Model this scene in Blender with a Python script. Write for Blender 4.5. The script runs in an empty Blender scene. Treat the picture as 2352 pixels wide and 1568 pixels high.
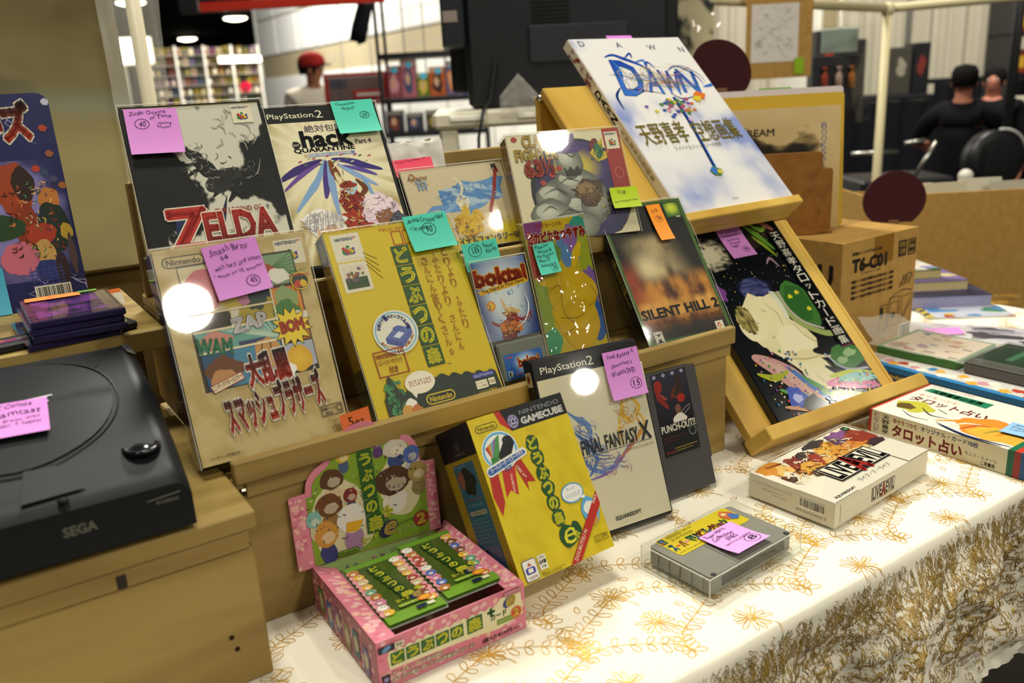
import bpy, math, random
from mathutils import Vector, Matrix, Euler, noise
R=random.Random(7)
sc=bpy.context.scene
COL=sc.collection
rad=math.radians
def hexc(h):
    if not isinstance(h,str): return tuple(h)
    o=[]
    for i in (0,2,4):
        v=int(h[i:i+2],16)/255
        o.append(v/12.92 if v<=.04045 else ((v+.055)/1.055)**2.4)
    return tuple(o)
def mix(a,b,t):
    a=hexc(a);b=hexc(b);t=max(0,min(1,t)); return tuple(a[i]*(1-t)+b[i]*t for i in range(3))
def sstep(a,b,x):
    t=max(0,min(1,(x-a)/(b-a))); return t*t*(3-2*t)
def nz(x,y,z=0,o=3): return noise.fractal(Vector((x,y,z)),1.0,2.0,o)
# ---------------------------------------------------------------- camera, world, lights, exposure
cd=bpy.data.cameras.new('camera'); cam=bpy.data.objects.new('camera',cd); COL.objects.link(cam); sc.camera=cam
RC=Matrix(((0.83306875,-0.55059375,-0.05331962),(0.1997,0.20945726,0.95720821),(-0.51586468,-0.80806817,0.28444587)))
cam.matrix_world=Matrix.Translation((0,0,.462)) @ RC.transposed().to_4x4()
cd.sensor_width=36; cd.lens=29.848; cd.clip_start=.02; cd.clip_end=200
cd.dof.use_dof=True; cd.dof.focus_distance=.93; cd.dof.aperture_fstop=4.6; cd.dof.aperture_blades=7
sc.view_settings.view_transform='Standard'; sc.view_settings.look='None'
sc.view_settings.gamma=1; sc.view_settings.use_curve_mapping=False
sc.view_settings.exposure=0.14
W=bpy.data.worlds.new('hall_ambience'); sc.world=W; W.use_nodes=True
W.node_tree.nodes['Background'].inputs[0].default_value=(1,.95,.82,1)
W.node_tree.nodes['Background'].inputs[1].default_value=.15
def area(loc,tgt,power,size,col=(1,.95,.80),shape='DISK',sy=None):
    l=bpy.data.lights.new('hall_or_fill_lamp','AREA'); l.energy=power; l.size=size; l.shape=shape; l.color=col
    if sy: l.size_y=sy
    o=bpy.data.objects.new('hall_or_fill_lamp',l); COL.objects.link(o); o.location=loc
    o.rotation_euler=(Vector(tgt)-Vector(loc)).to_track_quat('-Z','Y').to_euler(); return o
area((1.45,3.0,3.3),(.6,.6,0),135,.6,(1,.97,.87))
area((1.42,-5.0,3.3),(.5,.7,.2),62,.36)
area((.15,1.0,3.3),(.5,.75,.1),58,.6,(1,.96,.82))  # added overhead fill, lights the tilted covers more than the hanging cloth
area((2.58,-1.48,2.6),(.6,.8,.2),16,.07)
area((1.66,-2.08,3.3),(.6,.8,.2),30,.15)
area((5.42,-1.66,3.3),(.8,.8,.2),7,.11)
area((5.83,-9.9,3.3),(.6,.7,.2),44,.34)
area((-1.6,-1.5,3.3),(.4,.7,.2),22,.8)
area((3.2,8,3.3),(3.2,9,0),420,1.5,(1,.95,.85))  # added fill, strengthened to whiten the capped man's shirt
area((4.0,14,3.2),(6,14,1),330,2.0,(1,.98,.95))
area((7.5,24,3.0),(7,19,0),400,2.0,(1,1,1))  # added fill, placed to brighten the white wall end
area((4.2,2.6,3.2),(6.2,4.6,.6),190,.8,(1,.93,.8))  # added fill that brightens the grey booth drapes
# ---------------------------------------------------------------- materials
def mat(name,col=(.5,.5,.5),rough=.5,metal=0,attr=False,spec=.5,emit=None,es=1):
    m=bpy.data.materials.new(name); m.use_nodes=True; nt=m.node_tree; b=nt.nodes['Principled BSDF']
    b.inputs['Roughness'].default_value=rough; b.inputs['Metallic'].default_value=metal
    b.inputs['Specular IOR Level'].default_value=spec
    if attr:
        a=nt.nodes.new('ShaderNodeAttribute'); a.attribute_name='Col'; nt.links.new(a.outputs['Color'],b.inputs['Base Color'])
    else: b.inputs['Base Color'].default_value=(*hexc(col),1)
    if emit:
        b.inputs['Emission Color'].default_value=(*hexc(emit),1); b.inputs['Emission Strength'].default_value=es
    return m
PRINT=mat('printed_card',attr=True,rough=.42,spec=.28)
GLOSS=mat('glossy_print',attr=True,rough=.13,spec=.5)
PAPER=mat('matte_paper',attr=True,rough=.85,spec=.15)
PLAST=mat('moulded_plastic',attr=True,rough=.42,spec=.4)
CLOTHM=mat('dull_fabric',attr=True,rough=.9,spec=.1)
GOLD=mat('gold_thread',attr=True,rough=.45,metal=.25)
METAL=mat('screw_metal','b0aea6',.3,1)
LAMP=mat('lamp_glow','ffffff',.5,emit='fff4d8',es=9)
def clear(name,tint=(1,1,1),gl=1.0,rough=.03,f0=.045):
    m=bpy.data.materials.new(name); m.use_nodes=True; nt=m.node_tree; nt.nodes.remove(nt.nodes['Principled BSDF'])
    out=nt.nodes['Material Output']; t=nt.nodes.new('ShaderNodeBsdfTransparent'); g=nt.nodes.new('ShaderNodeBsdfGlossy')
    mx=nt.nodes.new('ShaderNodeMixShader'); lw=nt.nodes.new('ShaderNodeLayerWeight'); lw.inputs[0].default_value=.5
    p=nt.nodes.new('ShaderNodeMath'); p.operation='POWER'; p.inputs[1].default_value=5
    q=nt.nodes.new('ShaderNodeMath'); q.operation='MULTIPLY_ADD'; q.inputs[1].default_value=1-f0; q.inputs[2].default_value=f0
    nt.links.new(lw.outputs['Facing'],p.inputs[0]); nt.links.new(p.outputs[0],q.inputs[0]); nt.links.new(q.outputs[0],mx.inputs[0])
    t.inputs[0].default_value=(*tint,1); g.inputs['Roughness'].default_value=rough; g.inputs[0].default_value=(gl,gl,gl,1)
    nt.links.new(t.outputs[0],mx.inputs[1]); nt.links.new(g.outputs[0],mx.inputs[2]); nt.links.new(mx.outputs[0],out.inputs[0])
    return m
CLEAR=clear('clear_sleeve',(.97,.97,.95)); CLEARB=clear('clear_hard_case',(.93,.94,.92),rough=.06)
def frosty(name,col,alpha):
    m=bpy.data.materials.new(name); m.use_nodes=True; b=m.node_tree.nodes['Principled BSDF']
    b.inputs['Base Color'].default_value=(*hexc(col),1); b.inputs['Alpha'].default_value=alpha; b.inputs['Roughness'].default_value=.18
    return m
EDGE=frosty('sleeve_edge','f0eee4',.42); MILKY=frosty('milky_plastic_bag','e8e6dc',.28)
def wood(name,c1,c2,c3,sc3=(3,40,40),rough=.5,knots=0):
    m=bpy.data.materials.new(name); m.use_nodes=True; nt=m.node_tree; b=nt.nodes['Principled BSDF']; L=nt.links.new
    tc=nt.nodes.new('ShaderNodeTexCoord'); mp=nt.nodes.new('ShaderNodeMapping'); mp.inputs['Scale'].default_value=sc3
    n1=nt.nodes.new('ShaderNodeTexNoise'); n1.inputs['Scale'].default_value=1; n1.inputs['Detail'].default_value=5; n1.inputs['Distortion'].default_value=.6
    r=nt.nodes.new('ShaderNodeValToRGB'); e=r.color_ramp.elements
    e[0].position=.3; e[0].color=(*hexc(c1),1); e[1].position=.72; e[1].color=(*hexc(c3),1)
    x=e.new(.5); x.color=(*hexc(c2),1)
    L(tc.outputs['Object'],mp.inputs[0]); L(mp.outputs[0],n1.inputs['Vector']); L(n1.outputs[0],r.inputs[0]); L(r.outputs[0],b.inputs['Base Color'])
    bp=nt.nodes.new('ShaderNodeBump'); bp.inputs['Strength'].default_value=.12; bp.inputs['Distance'].default_value=.002
    L(n1.outputs[0],bp.inputs['Height']); L(bp.outputs[0],b.inputs['Normal'])
    b.inputs['Roughness'].default_value=rough; b.inputs['Specular IOR Level'].default_value=.35
    return m
W_CRATE=wood('pale_pine_crate','7d6332','9c8348','ae9457',(2.2,30,16),.5)
W_RISE=wood('pine_riser','786030','957c45','a58a50',(2.5,30,20),.5)
W_EASEL=wood('varnished_easel','b38b38','c8a24a','d6b25c',(9,3,2),.38)
W_PLY=wood('brown_hardboard','7c4f1c','8d5c24','996628',(40,40,40),.45)
def card(name,col,col2,s=60):
    m=mat(name,col,.75,spec=.2); nt=m.node_tree; b=nt.nodes['Principled BSDF']
    tc=nt.nodes.new('ShaderNodeTexCoord'); n=nt.nodes.new('ShaderNodeTexNoise'); n.inputs['Scale'].default_value=s; n.inputs['Detail'].default_value=4
    r=nt.nodes.new('ShaderNodeValToRGB'); r.color_ramp.elements[0].position=.35; r.color_ramp.elements[0].color=(*hexc(col2),1); r.color_ramp.elements[1].position=.65; r.color_ramp.elements[1].color=(*hexc(col),1)
    nt.links.new(tc.outputs['Object'],n.inputs['Vector']); nt.links.new(n.outputs[0],r.inputs[0]); nt.links.new(r.outputs[0],b.inputs['Base Color'])
    return m
CARDB=card('corrugated_board','b08a4a','a47e40'); 
BLACKP=card('black_fine_plastic','17191c','121416',900)
for _n in ('black_fine_plastic',): bpy.data.materials[_n].node_tree.nodes['Principled BSDF'].inputs['Roughness'].default_value=.48
GREYP=card('grey_fine_plastic','8a8880','83817a',700)
DKGREY=card('charcoal_cart_plastic','4a4848','444242',700)
MAROON=card('maroon_felt','3c1014','300c10',300)
# ---------------------------------------------------------------- mesh builder
class MB:
    def __init__(s): s.v=[];s.f=[];s.c=[];s.m=[];s.cc=(.8,.8,.8);s.mi=0
    def col(s,c): s.cc=hexc(c); return s
    def add(s,vs,fs,c=None):
        b=len(s.v); s.v+=[tuple(p) for p in vs]; k=hexc(c) if c is not None else s.cc
        s.c+=[k]*len(vs)
        for f in fs: s.f.append([b+i for i in f]); s.m.append(s.mi)
    def box(s,x0,y0,z0,x1,y1,z1,b=0,c=None,M=None):
        if b<=0:
            vs=[(x,y,z) for z in (z0,z1) for y in (y0,y1) for x in (x0,x1)]
            fs=[(0,2,3,1),(4,5,7,6),(0,1,5,4),(2,6,7,3),(0,4,6,2),(1,3,7,5)]
        else:
            b=min(b,(x1-x0)*.49,(y1-y0)*.49,(z1-z0)*.49)
            vs=[];ix={}
            lo=(x0,y0,z0);hi=(x1,y1,z1)
            for sx in (0,1):
                for sy in (0,1):
                    for sz in (0,1):
                        S=(sx,sy,sz)
                        for a in range(3):
                            p=[(hi if S[i] else lo)[i] for i in range(3)]
                            for i in range(3):
                                if i!=a: p[i]+=(-b if S[i] else b)
                            ix[(S,a)]=len(vs); vs.append(tuple(p))
            fs=[]
            for a in range(3):
                o=[i for i in range(3) if i!=a]
                for sa in (0,1):
                    q=[]
                    for u,w in ((0,0),(1,0),(1,1),(0,1)):
                        S=[0,0,0];S[a]=sa;S[o[0]]=u;S[o[1]]=w;q.append(ix[(tuple(S),a)])
                    if (sa==1)!=(a==1): fs.append(q)
                    else: fs.append(q[::-1])
            for a in range(3):
                o=[i for i in range(3) if i!=a]
                for u in (0,1):
                    for w in (0,1):
                        S0=[0,0,0];S0[o[0]]=u;S0[o[1]]=w;S1=list(S0);S1[a]=1;S0=tuple(S0);S1=tuple(S1)
                        q=[ix[(S0,o[0])],ix[(S1,o[0])],ix[(S1,o[1])],ix[(S0,o[1])]]
                        cen=Vector([(lo[i]+hi[i])/2 for i in range(3)])
                        A,B,C_=[Vector(vs[i]) for i in q[:3]]
                        if (B-A).cross(C_-A).dot(A-cen)<0: q=q[::-1]
                        fs.append(q)
            for sx in (0,1):
                for sy in (0,1):
                    for sz in (0,1):
                        S=(sx,sy,sz);q=[ix[(S,0)],ix[(S,1)],ix[(S,2)]]
                        cen=Vector([(lo[i]+hi[i])/2 for i in range(3)]);A,B,C_=[Vector(vs[i]) for i in q]
                        if (B-A).cross(C_-A).dot(A-cen)<0: q=q[::-1]
                        fs.append(q)
        if M is not None: vs=[M@Vector(p) for p in vs]
        s.add(vs,fs,c); return s
    def prism(s,poly,y0,y1,c=None,M=None,axis='y'):
        n=len(poly)
        mk={'y':lambda p,t:(p[0],t,p[1]),'z':lambda p,t:(p[0],p[1],t),'x':lambda p,t:(t,p[0],p[1])}[axis]
        vs=[mk(p,y0) for p in poly]+[mk(p,y1) for p in poly]
        if M is not None: vs=[M@Vector(p) for p in vs]
        fs=[list(range(n)),list(range(2*n-1,n-1,-1))]+[(i,n+i,n+(i+1)%n,(i+1)%n) for i in range(n)]
        s.add(vs,fs,c); return s
    def tube(s,pts,r,n=8,c=None,cap=True):
        pts=[Vector(p) for p in pts]; vs=[];fs=[]
        rr=r if isinstance(r,(list,tuple)) else [r]*len(pts)
        up=Vector((0,0,1))
        for i,p in enumerate(pts):
            t=(pts[min(i+1,len(pts)-1)]-pts[max(i-1,0)]).normalized()
            a=t.cross(up); a=a.normalized() if a.length>.05 else t.cross(Vector((0,1,0))).normalized()
            b=t.cross(a)
            for k in range(n):
                an=2*math.pi*k/n; vs.append(p+(a*math.cos(an)+b*math.sin(an))*rr[i])
        for i in range(len(pts)-1):
            for k in range(n): fs.append((i*n+k,i*n+(k+1)%n,(i+1)*n+(k+1)%n,(i+1)*n+k))
        if cap: fs.append(list(range(n))[::-1]); fs.append([(len(pts)-1)*n+k for k in range(n)])
        s.add(vs,fs,c); return s
    def lathe(s,prof,n=24,c=None,M=None,sx=1,sy=1):
        vs=[];fs=[]
        for r,z in prof:
            for k in range(n):
                a=2*math.pi*k/n; vs.append(Vector((r*math.cos(a)*sx,r*math.sin(a)*sy,z)))
        for i in range(len(prof)-1):
            for k in range(n): fs.append((i*n+k,i*n+(k+1)%n,(i+1)*n+(k+1)%n,(i+1)*n+k))
        fs.append(list(range(n))[::-1]); fs.append([(len(prof)-1)*n+k for k in range(n)])
        if M is not None: vs=[M@p for p in vs]
        s.add(vs,fs,c); return s
    def ball(s,cx,cy,cz,rx,ry=None,rz=None,n=14,c=None):
        ry=ry or rx;rz=rz or rx
        prof=[(math.sin(math.pi*i/8)+1e-4,-math.cos(math.pi*i/8)) for i in range(9)]
        return s.lathe(prof,n,c,Matrix.Translation((cx,cy,cz))@Matrix.Diagonal((rx,ry,rz,1)))
    def grid(s,nx,ny,fn,c=None,cf=None):
        b=len(s.v)
        for j in range(ny+1):
            for i in range(nx+1):
                s.v.append(tuple(fn(i/nx,j/ny))); s.c.append(hexc(cf(i/nx,j/ny)) if cf else (hexc(c) if c is not None else s.cc))
        for j in range(ny):
            for i in range(nx):
                a=b+j*(nx+1)+i; s.f.append([a,a+1,a+nx+2,a+nx+1]); s.m.append(s.mi)
        return s
    def build(s,name,mats,parent=None,smooth=False,loc=None,rot=None,mod=None):
        me=bpy.data.meshes.new(name); me.from_pydata(s.v,[],s.f)
        if not isinstance(mats,(list,tuple)): mats=[mats]
        for m in mats: me.materials.append(m)
        if len(mats)>1: me.polygons.foreach_set('material_index',s.m)
        ca=me.color_attributes.new('Col','FLOAT_COLOR','POINT')
        fl=[]
        for c in s.c: fl+= [c[0],c[1],c[2],1]
        ca.data.foreach_set('color',fl)
        if smooth: me.polygons.foreach_set('use_smooth',[True]*len(me.polygons))
        me.update()
        o=bpy.data.objects.new(name,me); COL.objects.link(o)
        if parent: o.parent=parent
        if loc: o.location=loc
        if rot: o.rotation_euler=rot
        return o
def tag(o,label,cat,group=None,kind=None):
    if label: o['label']=label
    if cat: o['category']=cat
    if group: o['group']=group
    if kind: o['kind']=kind
    return o
def thing(name,label,cat,loc=(0,0,0),rot=(0,0,0),group=None):
    o=bpy.data.objects.new(name,None); COL.objects.link(o); o.location=loc; o.rotation_euler=rot; o.empty_display_size=.02
    return tag(o,label,cat,group)
def lean(yaw,l): return (-rad(l),0,rad(yaw))
# ---------------------------------------------------------------- flat print: lettering and shapes laid on a face
_tc={}
def glyphs(st,bold=0.0):
    k=(st,bold)
    if k in _tc: return _tc[k]
    thick=bold if bold>.015 else 0
    cu=bpy.data.curves.new('lettering','FONT'); cu.body=st; cu.size=1; cu.resolution_u=2; cu.offset=0 if thick else bold
    o=bpy.data.objects.new('lettering',cu); COL.objects.link(o)
    me=o.to_mesh(); me.calc_loop_triangles()
    vs=[(v.co.x,v.co.y) for v in me.vertices]; ts=[tuple(t.vertices) for t in me.loop_triangles]
    o.to_mesh_clear(); bpy.data.objects.remove(o); bpy.data.curves.remove(cu)
    xs=[v[0] for v in vs] or [0,1]; ys=[v[1] for v in vs] or [0,1]
    if thick:   # heavier strokes: a band along every outline edge
        cnt={}
        for t in ts:
            for i in range(3):
                e=tuple(sorted((t[i],t[(i+1)%3]))); cnt[e]=cnt.get(e,0)+1
        for (i,j),n in cnt.items():
            if n>1: continue
            x0,y0=vs[i];x1,y1=vs[j];dx,dy=x1-x0,y1-y0;l=math.hypot(dx,dy)
            if l<1e-6: continue
            dx,dy=dx/l*thick,dy/l*thick; q=len(vs)
            vs+=[(x0-dx*.6-dy,y0-dy*.6+dx),(x0-dx*.6+dy,y0-dy*.6-dx),(x1+dx*.6+dy,y1+dy*.6-dx),(x1+dx*.6-dy,y1+dy*.6+dx)]
            ts+=[(q,q+1,q+2),(q,q+2,q+3)]
    _tc[k]=(vs,ts,(min(xs),min(ys),max(xs),max(ys))); return _tc[k]
class Art:
    """Canvas 100 wide, y down; P maps (x,y,layer offset) to the thing's own coordinates."""
    def __init__(s,w,h,P=None,base=.0003,step=.00002):
        s.w=w;s.h=h;s.k=w/100;s.H=100*h/w;s.v=[];s.f=[];s.c=[];s.n=0;s.base=base;s.step=step;s.clip=True
        s.P=P or (lambda a,b,o:(a,-o,h-b))
    def put(s,pts,fs,cols):
        o=s.base+s.n*s.step; b=len(s.v)
        xs=[p[0] for p in pts]; ys=[p[1] for p in pts]; s.n+=.15 if max(xs)-min(xs)<7 and max(ys)-min(ys)<7 else 1; k=s.k; P=s.P
        if s.clip:
            Hc=s.H; pts=[(min(100,max(0,x)),min(Hc,max(0,y))) for x,y in pts]
        for x,y in pts: s.v.append(P(x*k,y*k,o))
        s.c+=cols
        for f in fs: s.f.append([b+i for i in f])
        return s
    def poly(s,pts,c): return s.put(pts,[list(range(len(pts)))],[hexc(c)]*len(pts))
    def rect(s,x,y,w,h,c,c2=None,horiz=False):
        a=hexc(c);b=hexc(c2) if c2 else a
        return s.put([(x,y),(x+w,y),(x+w,y+h),(x,y+h)],[[0,1,2,3]],[a,b,b,a] if horiz else [a,a,b,b])
    def bg(s,c,c2=None): return s.rect(0,0,100,s.H,c,c2)
    def ell(s,cx,cy,rx,ry,c,n=28,rot=0,c2=None):
        ca,sa=math.cos(rot),math.sin(rot); pts=[(cx,cy)]
        for i in range(n):
            a=2*math.pi*i/n; x=rx*math.cos(a);y=ry*math.sin(a); pts.append((cx+x*ca-y*sa,cy+x*sa+y*ca))
        c=hexc(c); o=hexc(c2) if c2 else c
        return s.put(pts,[[0,1+i,1+(i+1)%n] for i in range(n)],[c]+[o]*n)
    def blob(s,cx,cy,rx,ry,c,seed=0,amp=.3,n=40,c2=None,rot=0):
        ca,sa=math.cos(rot),math.sin(rot); pts=[(cx,cy)]
        for i in range(n):
            a=2*math.pi*i/n; q=1+amp*nz(math.cos(a)*1.3+seed*3.7,math.sin(a)*1.3,seed,3); x=rx*q*math.cos(a);y=ry*q*math.sin(a)
            pts.append((cx+x*ca-y*sa,cy+x*sa+y*ca))
        c=hexc(c);o=hexc(c2) if c2 else c
        return s.put(pts,[[0,1+i,1+(i+1)%n] for i in range(n)],[c]+[o]*n)
    def ring(s,cx,cy,rx,ry,t,c,n=36):
        pts=[]
        for i in range(n):
            a=2*math.pi*i/n; pts+= [(cx+rx*math.cos(a),cy+ry*math.sin(a)),(cx+(rx-t)*math.cos(a),cy+(ry-t)*math.sin(a))]
        return s.put(pts,[[2*i,2*((i+1)%n),2*((i+1)%n)+1,2*i+1] for i in range(n)],[hexc(c)]*2*n)
    def star(s,cx,cy,r1,r2,n,c,rot=0,sy=1):
        pts=[(cx,cy)]+[(cx+(r1 if i%2==0 else r2)*math.cos(rot+math.pi*i/n),cy+sy*(r1 if i%2==0 else r2)*math.sin(rot+math.pi*i/n)) for i in range(2*n)]
        return s.put(pts,[[0,1+i,1+(i+1)%(2*n)] for i in range(2*n)],[hexc(c)]*len(pts))
    def line(s,pts,w,c,taper=False,c2=None):
        n=len(pts);vs=[];cs=[]
        for i,(x,y) in enumerate(pts):
            x0,y0=pts[max(i-1,0)];x1,y1=pts[min(i+1,n-1)];dx,dy=x1-x0,y1-y0;l=math.hypot(dx,dy) or 1
            q=w/2*((1-abs(2*i/(n-1)-1))**.6+.06 if taper else 1)
            vs+=[(x-dy/l*q,y+dx/l*q),(x+dy/l*q,y-dx/l*q)]
            k=mix(c,c2,i/(n-1)) if c2 else hexc(c); cs+=[k,k]
        return s.put(vs,[[2*i,2*i+1,2*i+3,2*i+2] for i in range(n-1)],cs)
    def curve(s,p,w,c,taper=False,c2=None,n=16):
        """smooth stroke through the points"""
        q=[]
        for i in range(len(p)-1):
            p0=p[max(i-1,0)];p1=p[i];p2=p[i+1];p3=p[min(i+2,len(p)-1)]
            for j in range(n if i==len(p)-2 else n-1):
                t=j/(n-1)
                q.append(tuple(.5*((2*p1[a])+(-p0[a]+p2[a])*t+(2*p0[a]-5*p1[a]+4*p2[a]-p3[a])*t*t+(-p0[a]+3*p1[a]-3*p2[a]+p3[a])*t**3) for a in (0,1)))
        return s.line(q,w,c,taper,c2)
    def scrib(s,cx,cy,rx,ry,n,cols,w=.7,L=5,seed=1):
        r=random.Random(seed)
        for _ in range(n):
            a=r.random()*6.28;q=r.random()**.5; x=cx+rx*q*math.cos(a);y=cy+ry*q*math.sin(a); d=r.random()*3.14; l=L*r.uniform(.4,1)
            s.curve([(x,y),(x+l*.5*math.cos(d),y+l*.5*math.sin(d)),(x+l*math.cos(d+.6),y+l*math.sin(d+.6))],w*r.uniform(.6,1.5),r.choice(cols),True,n=5)
        return s
    def frame(s,x,y,w,h,t,c):
        return s.put([(x,y),(x+w,y),(x+w,y+h),(x,y+h),(x+t,y+t),(x+w-t,y+t),(x+w-t,y+h-t),(x+t,y+h-t)],[[0,1,5,4],[1,2,6,5],[2,3,7,6],[3,0,4,7]],[hexc(c)]*8)
    def rrect(s,x,y,w,h,r,c,n=5):
        pts=[]
        for cx,cy,a0 in ((x+w-r,y+r,-90),(x+w-r,y+h-r,0),(x+r,y+h-r,90),(x+r,y+r,180)):
            for i in range(n+1):
                a=rad(a0+90*i/n); pts.append((cx+r*math.cos(a),cy+r*math.sin(a)))
        return s.poly(pts,c)
    def oval(s,st,x,y,w,h,bgc,ink,t=None):
        t=t or h*.11
        s.rrect(x,y,w,h,h/2,ink); s.rrect(x+t,y+t,w-2*t,h-2*t,h/2-t,bgc)
        return s.text(st,x+h*.38,y+h*.25,w-h*.76,h*.5,ink,bold=.025)
    def field(s,x,y,w,h,nx,ny,fn):
        pts=[];cs=[];ok=[]
        for j in range(ny+1):
            for i in range(nx+1):
                q=fn(i/nx,j/ny); pts.append((x+w*i/nx,y+h*j/ny)); ok.append(q is not None); cs.append(hexc(q) if q is not None else (0,0,0))
        fs=[]
        for j in range(ny):
            for i in range(nx):
                f=[j*(nx+1)+i,j*(nx+1)+i+1,(j+1)*(nx+1)+i+1,(j+1)*(nx+1)+i]
                if all(ok[k] for k in f): fs.append(f)
        return s.put(pts,fs,cs)
    def text(s,st,x,y,w,h,c,bold=0.0,sh=0,rot=0,c2=None,wob=0,ow=0,oc=None):
        if h*s.k<.0026: bold=min(bold,.015)
        if oc: s.text(st,x,y,w,h,oc,bold+ow,sh,rot,None,wob)
        _,_,(x0,y0,x1,y1)=glyphs(st,0.0); vs,ts,_=glyphs(st,bold)
        ky=h/max(y1-y0,1e-6); kx=(w/max(x1-x0,1e-6)) if w else ky
        ca,sa=math.cos(rad(rot)),math.sin(rad(rot)); pts=[];cs=[]
        ph=len(st)*1.7+x
        for a,b in vs:
            t=(b-y0)/max(y1-y0,1e-6)
            px=(a-x0)*kx; py=(y1-b)*ky
            if wob:
                px+=wob*h*(math.sin(py/h*3+px/h*1.1+ph)*.10+math.sin(px/h*2.3+ph*2)*.08); py+=wob*h*(math.sin(px/h*1.3+ph)*.14+math.sin(px/h*3.1+ph*3)*.06)
            px+=sh*(h-py)
            pts.append((x+px*ca-py*sa,y+px*sa+py*ca)); cs.append(mix(c,c2,1-t) if c2 else hexc(c))
        return s.put(pts,ts,cs)
    def vtext(s,st,x,y,w,h,c,bold=0.0,tile=None,gap=0.0,drift=0,wob=0):
        n=len(st); ch=h/n
        for i,k in enumerate(st):
            if tile: s.rect(x+drift*i,y+i*ch+gap/2,w,ch-gap,tile)
            if k in ' ': continue
            m=.14 if tile else .06
            hh=ch*(1-2*m); ww=w*(1-2*m)
            if k in 'ー': s.rect(x+w*.46+drift*i,y+i*ch+ch*.08,w*.1,ch*.84,c); continue
            if k in 'っゃょッャ・。': ww*=.62;hh*=.62
            s.text(k,x+(w-ww)/2+drift*i,y+i*ch+(ch-hh)/2,ww,hh,c,bold,wob=wob)
        return s
    def bars(s,x,y,w,h,c='16181a',seed=3):
        r=random.Random(seed); q=x+w*.05
        s.rect(x,y,w,h,'e6e2d2')
        while q<x+w*.93:
            t=w*r.choice((.012,.02,.03)); s.rect(q,y+h*.08,t,h*.72,c); q+=t+w*r.choice((.012,.018,.028))
        return s
    def build(s,name,mt,parent): 
        m=MB(); m.v=s.v;m.f=s.f;m.c=s.c;m.m=[0]*len(s.f); return m.build(name,mt,parent)
def n64(a,x,y,w,h,paper='ddd6bd'):
    """little cube-letter emblem over the console's name"""
    a.rect(x,y,w,h,paper); a.text('NINTENDO',x+w*.06,y+h*.07,w*.74,h*.13,'23306e',.04); a.text('64',x+w*.81,y+h*.04,w*.13,h*.1,'b02a22',.04)
    X,Y,S=x+w*.5,y+h*.6,w*.26
    for p,c in (([(-1,-.35),(-.45,-.15),(-.45,.95),(-1,.7)],'1f7a3c'),([(-.45,-.15),(-.1,-.3),(-.1,.8),(-.45,.95)],'27408f'),([(-1,-.35),(-.6,-.55),(.0,.25),(-.3,.75)],'b9342a'),
                ([(1,-.35),(.45,-.15),(.45,.95),(1,.7)],'27408f'),([(.45,-.15),(.1,-.3),(.1,.8),(.45,.95)],'1f7a3c'),([(.0,-.05),(.3,-.35),(.95,.35),(.5,.75)],'c9a32a'),([(-.35,-.5),(0,-.8),(.35,-.5),(0,-.2)],'1f7a3c'),([(-.1,.1),(.12,.05),(.12,.9),(-.1,.95)],'b9342a')):
        a.poly([(X+u*S,Y+v*S*h/w) for u,v in p],c)
# ---------------------------------------------------------------- notes, boxes
PINK,TEAL,LIME,ORNG,HOT,CYAN='d58ad6','52c9b0','b6cf2a','f0932a','f0506a','4fb4d8'
def note(parent,x,y,w,h,rot,color,lines,price=None,off=.0036,curl=.004,ink='2a2440',P=None,label=None,name='price_note'):
    """x,y,w,h in metres from the face's top-left corner (y down); P maps face metres"""
    ca,sa=math.cos(rad(rot)),math.sin(rad(rot))
    def Q(a,b,o):
        t=b/h; o2=off+o+curl*t**3
        return P(x+a*ca-b*sa,y+a*sa+b*ca,o2)
    s=Art(w,h,Q,base=0); s.field(0,0,100,s.H,4,8,lambda u,v:mix(color,'ffffff',.04*v))
    o=s.build(name,PAPER,parent)
    if label: o['label']=label
    t=Art(w,h,Q,base=.0004)
    for st,lx,ly,lw,lh in lines: t.text(st,lx,ly*s.H/100,lw,lh*s.H/100,ink,-.004,.12,R.uniform(-4,0),wob=1.0)
    if price:
        st,px,py,pr=price; py*=s.H/100
        t.text(st,px-pr*.6,py-pr*.5,pr*1.2,pr,ink,-.002,.1,-4,wob=.6); t.ring(px,py,pr*1.15,pr*.98,1.1,ink)
    if t.n: t.build('handwriting',PAPER,o)
    return o
def sleeve(parent,w,h,d,m=.0016,mt=None,lip=.004):
    b=MB(); x0,x1,y0,y1,z0,z1=-m,w+m,-m,d+m,-m,h+m
    for q in ([(x0,y0,z0),(x1,y0,z0),(x1,y0,z1),(x0,y0,z1)],[(x0,y1,z0),(x0,y0,z0),(x0,y0,z1),(x0,y1,z1)],[(x1,y0,z0),(x1,y1,z0),(x1,y1,z1),(x1,y0,z1)],[(x0,y0,z1),(x1,y0,z1),(x1,y1,z1),(x0,y1,z1)],[(x0,y1,z0),(x0,y1,z1),(x1,y1,z1),(x1,y1,z0)]): b.add(q,[(0,1,2,3)])
    b.mi=1; b.tube([(x0,y0,z1),(x1,y0,z1)],.0006,5); b.tube([(x0,y0,z0),(x0,y0,z1)],.0004,5); b.tube([(x1,y0,z0),(x1,y0,z1)],.0004,5); b.tube([(x0,y1,z1),(x1,y1,z1)],.0004,5)
    return b.build('plastic_sleeve',[mt or CLEAR,EDGE],parent)
def boxed(name,label,cat,P,yaw,ln,w,h,d,side,slv=True,mt=PRINT,bev=.0012,body='carton'):
    t=thing(name,label,cat,P,lean(yaw,ln))
    MB().box(0,0,0,w,d,h,bev,side).build(body,mt,t)
    if slv: sleeve(t,w,h,d)
    return t,Art(w,h)
def LEFT(w,h,d): return lambda a,b,o:(-o,d-a,h-b)
def TOP(w,h,d): return lambda a,b,o:(a,d-b,h+o)
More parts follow.
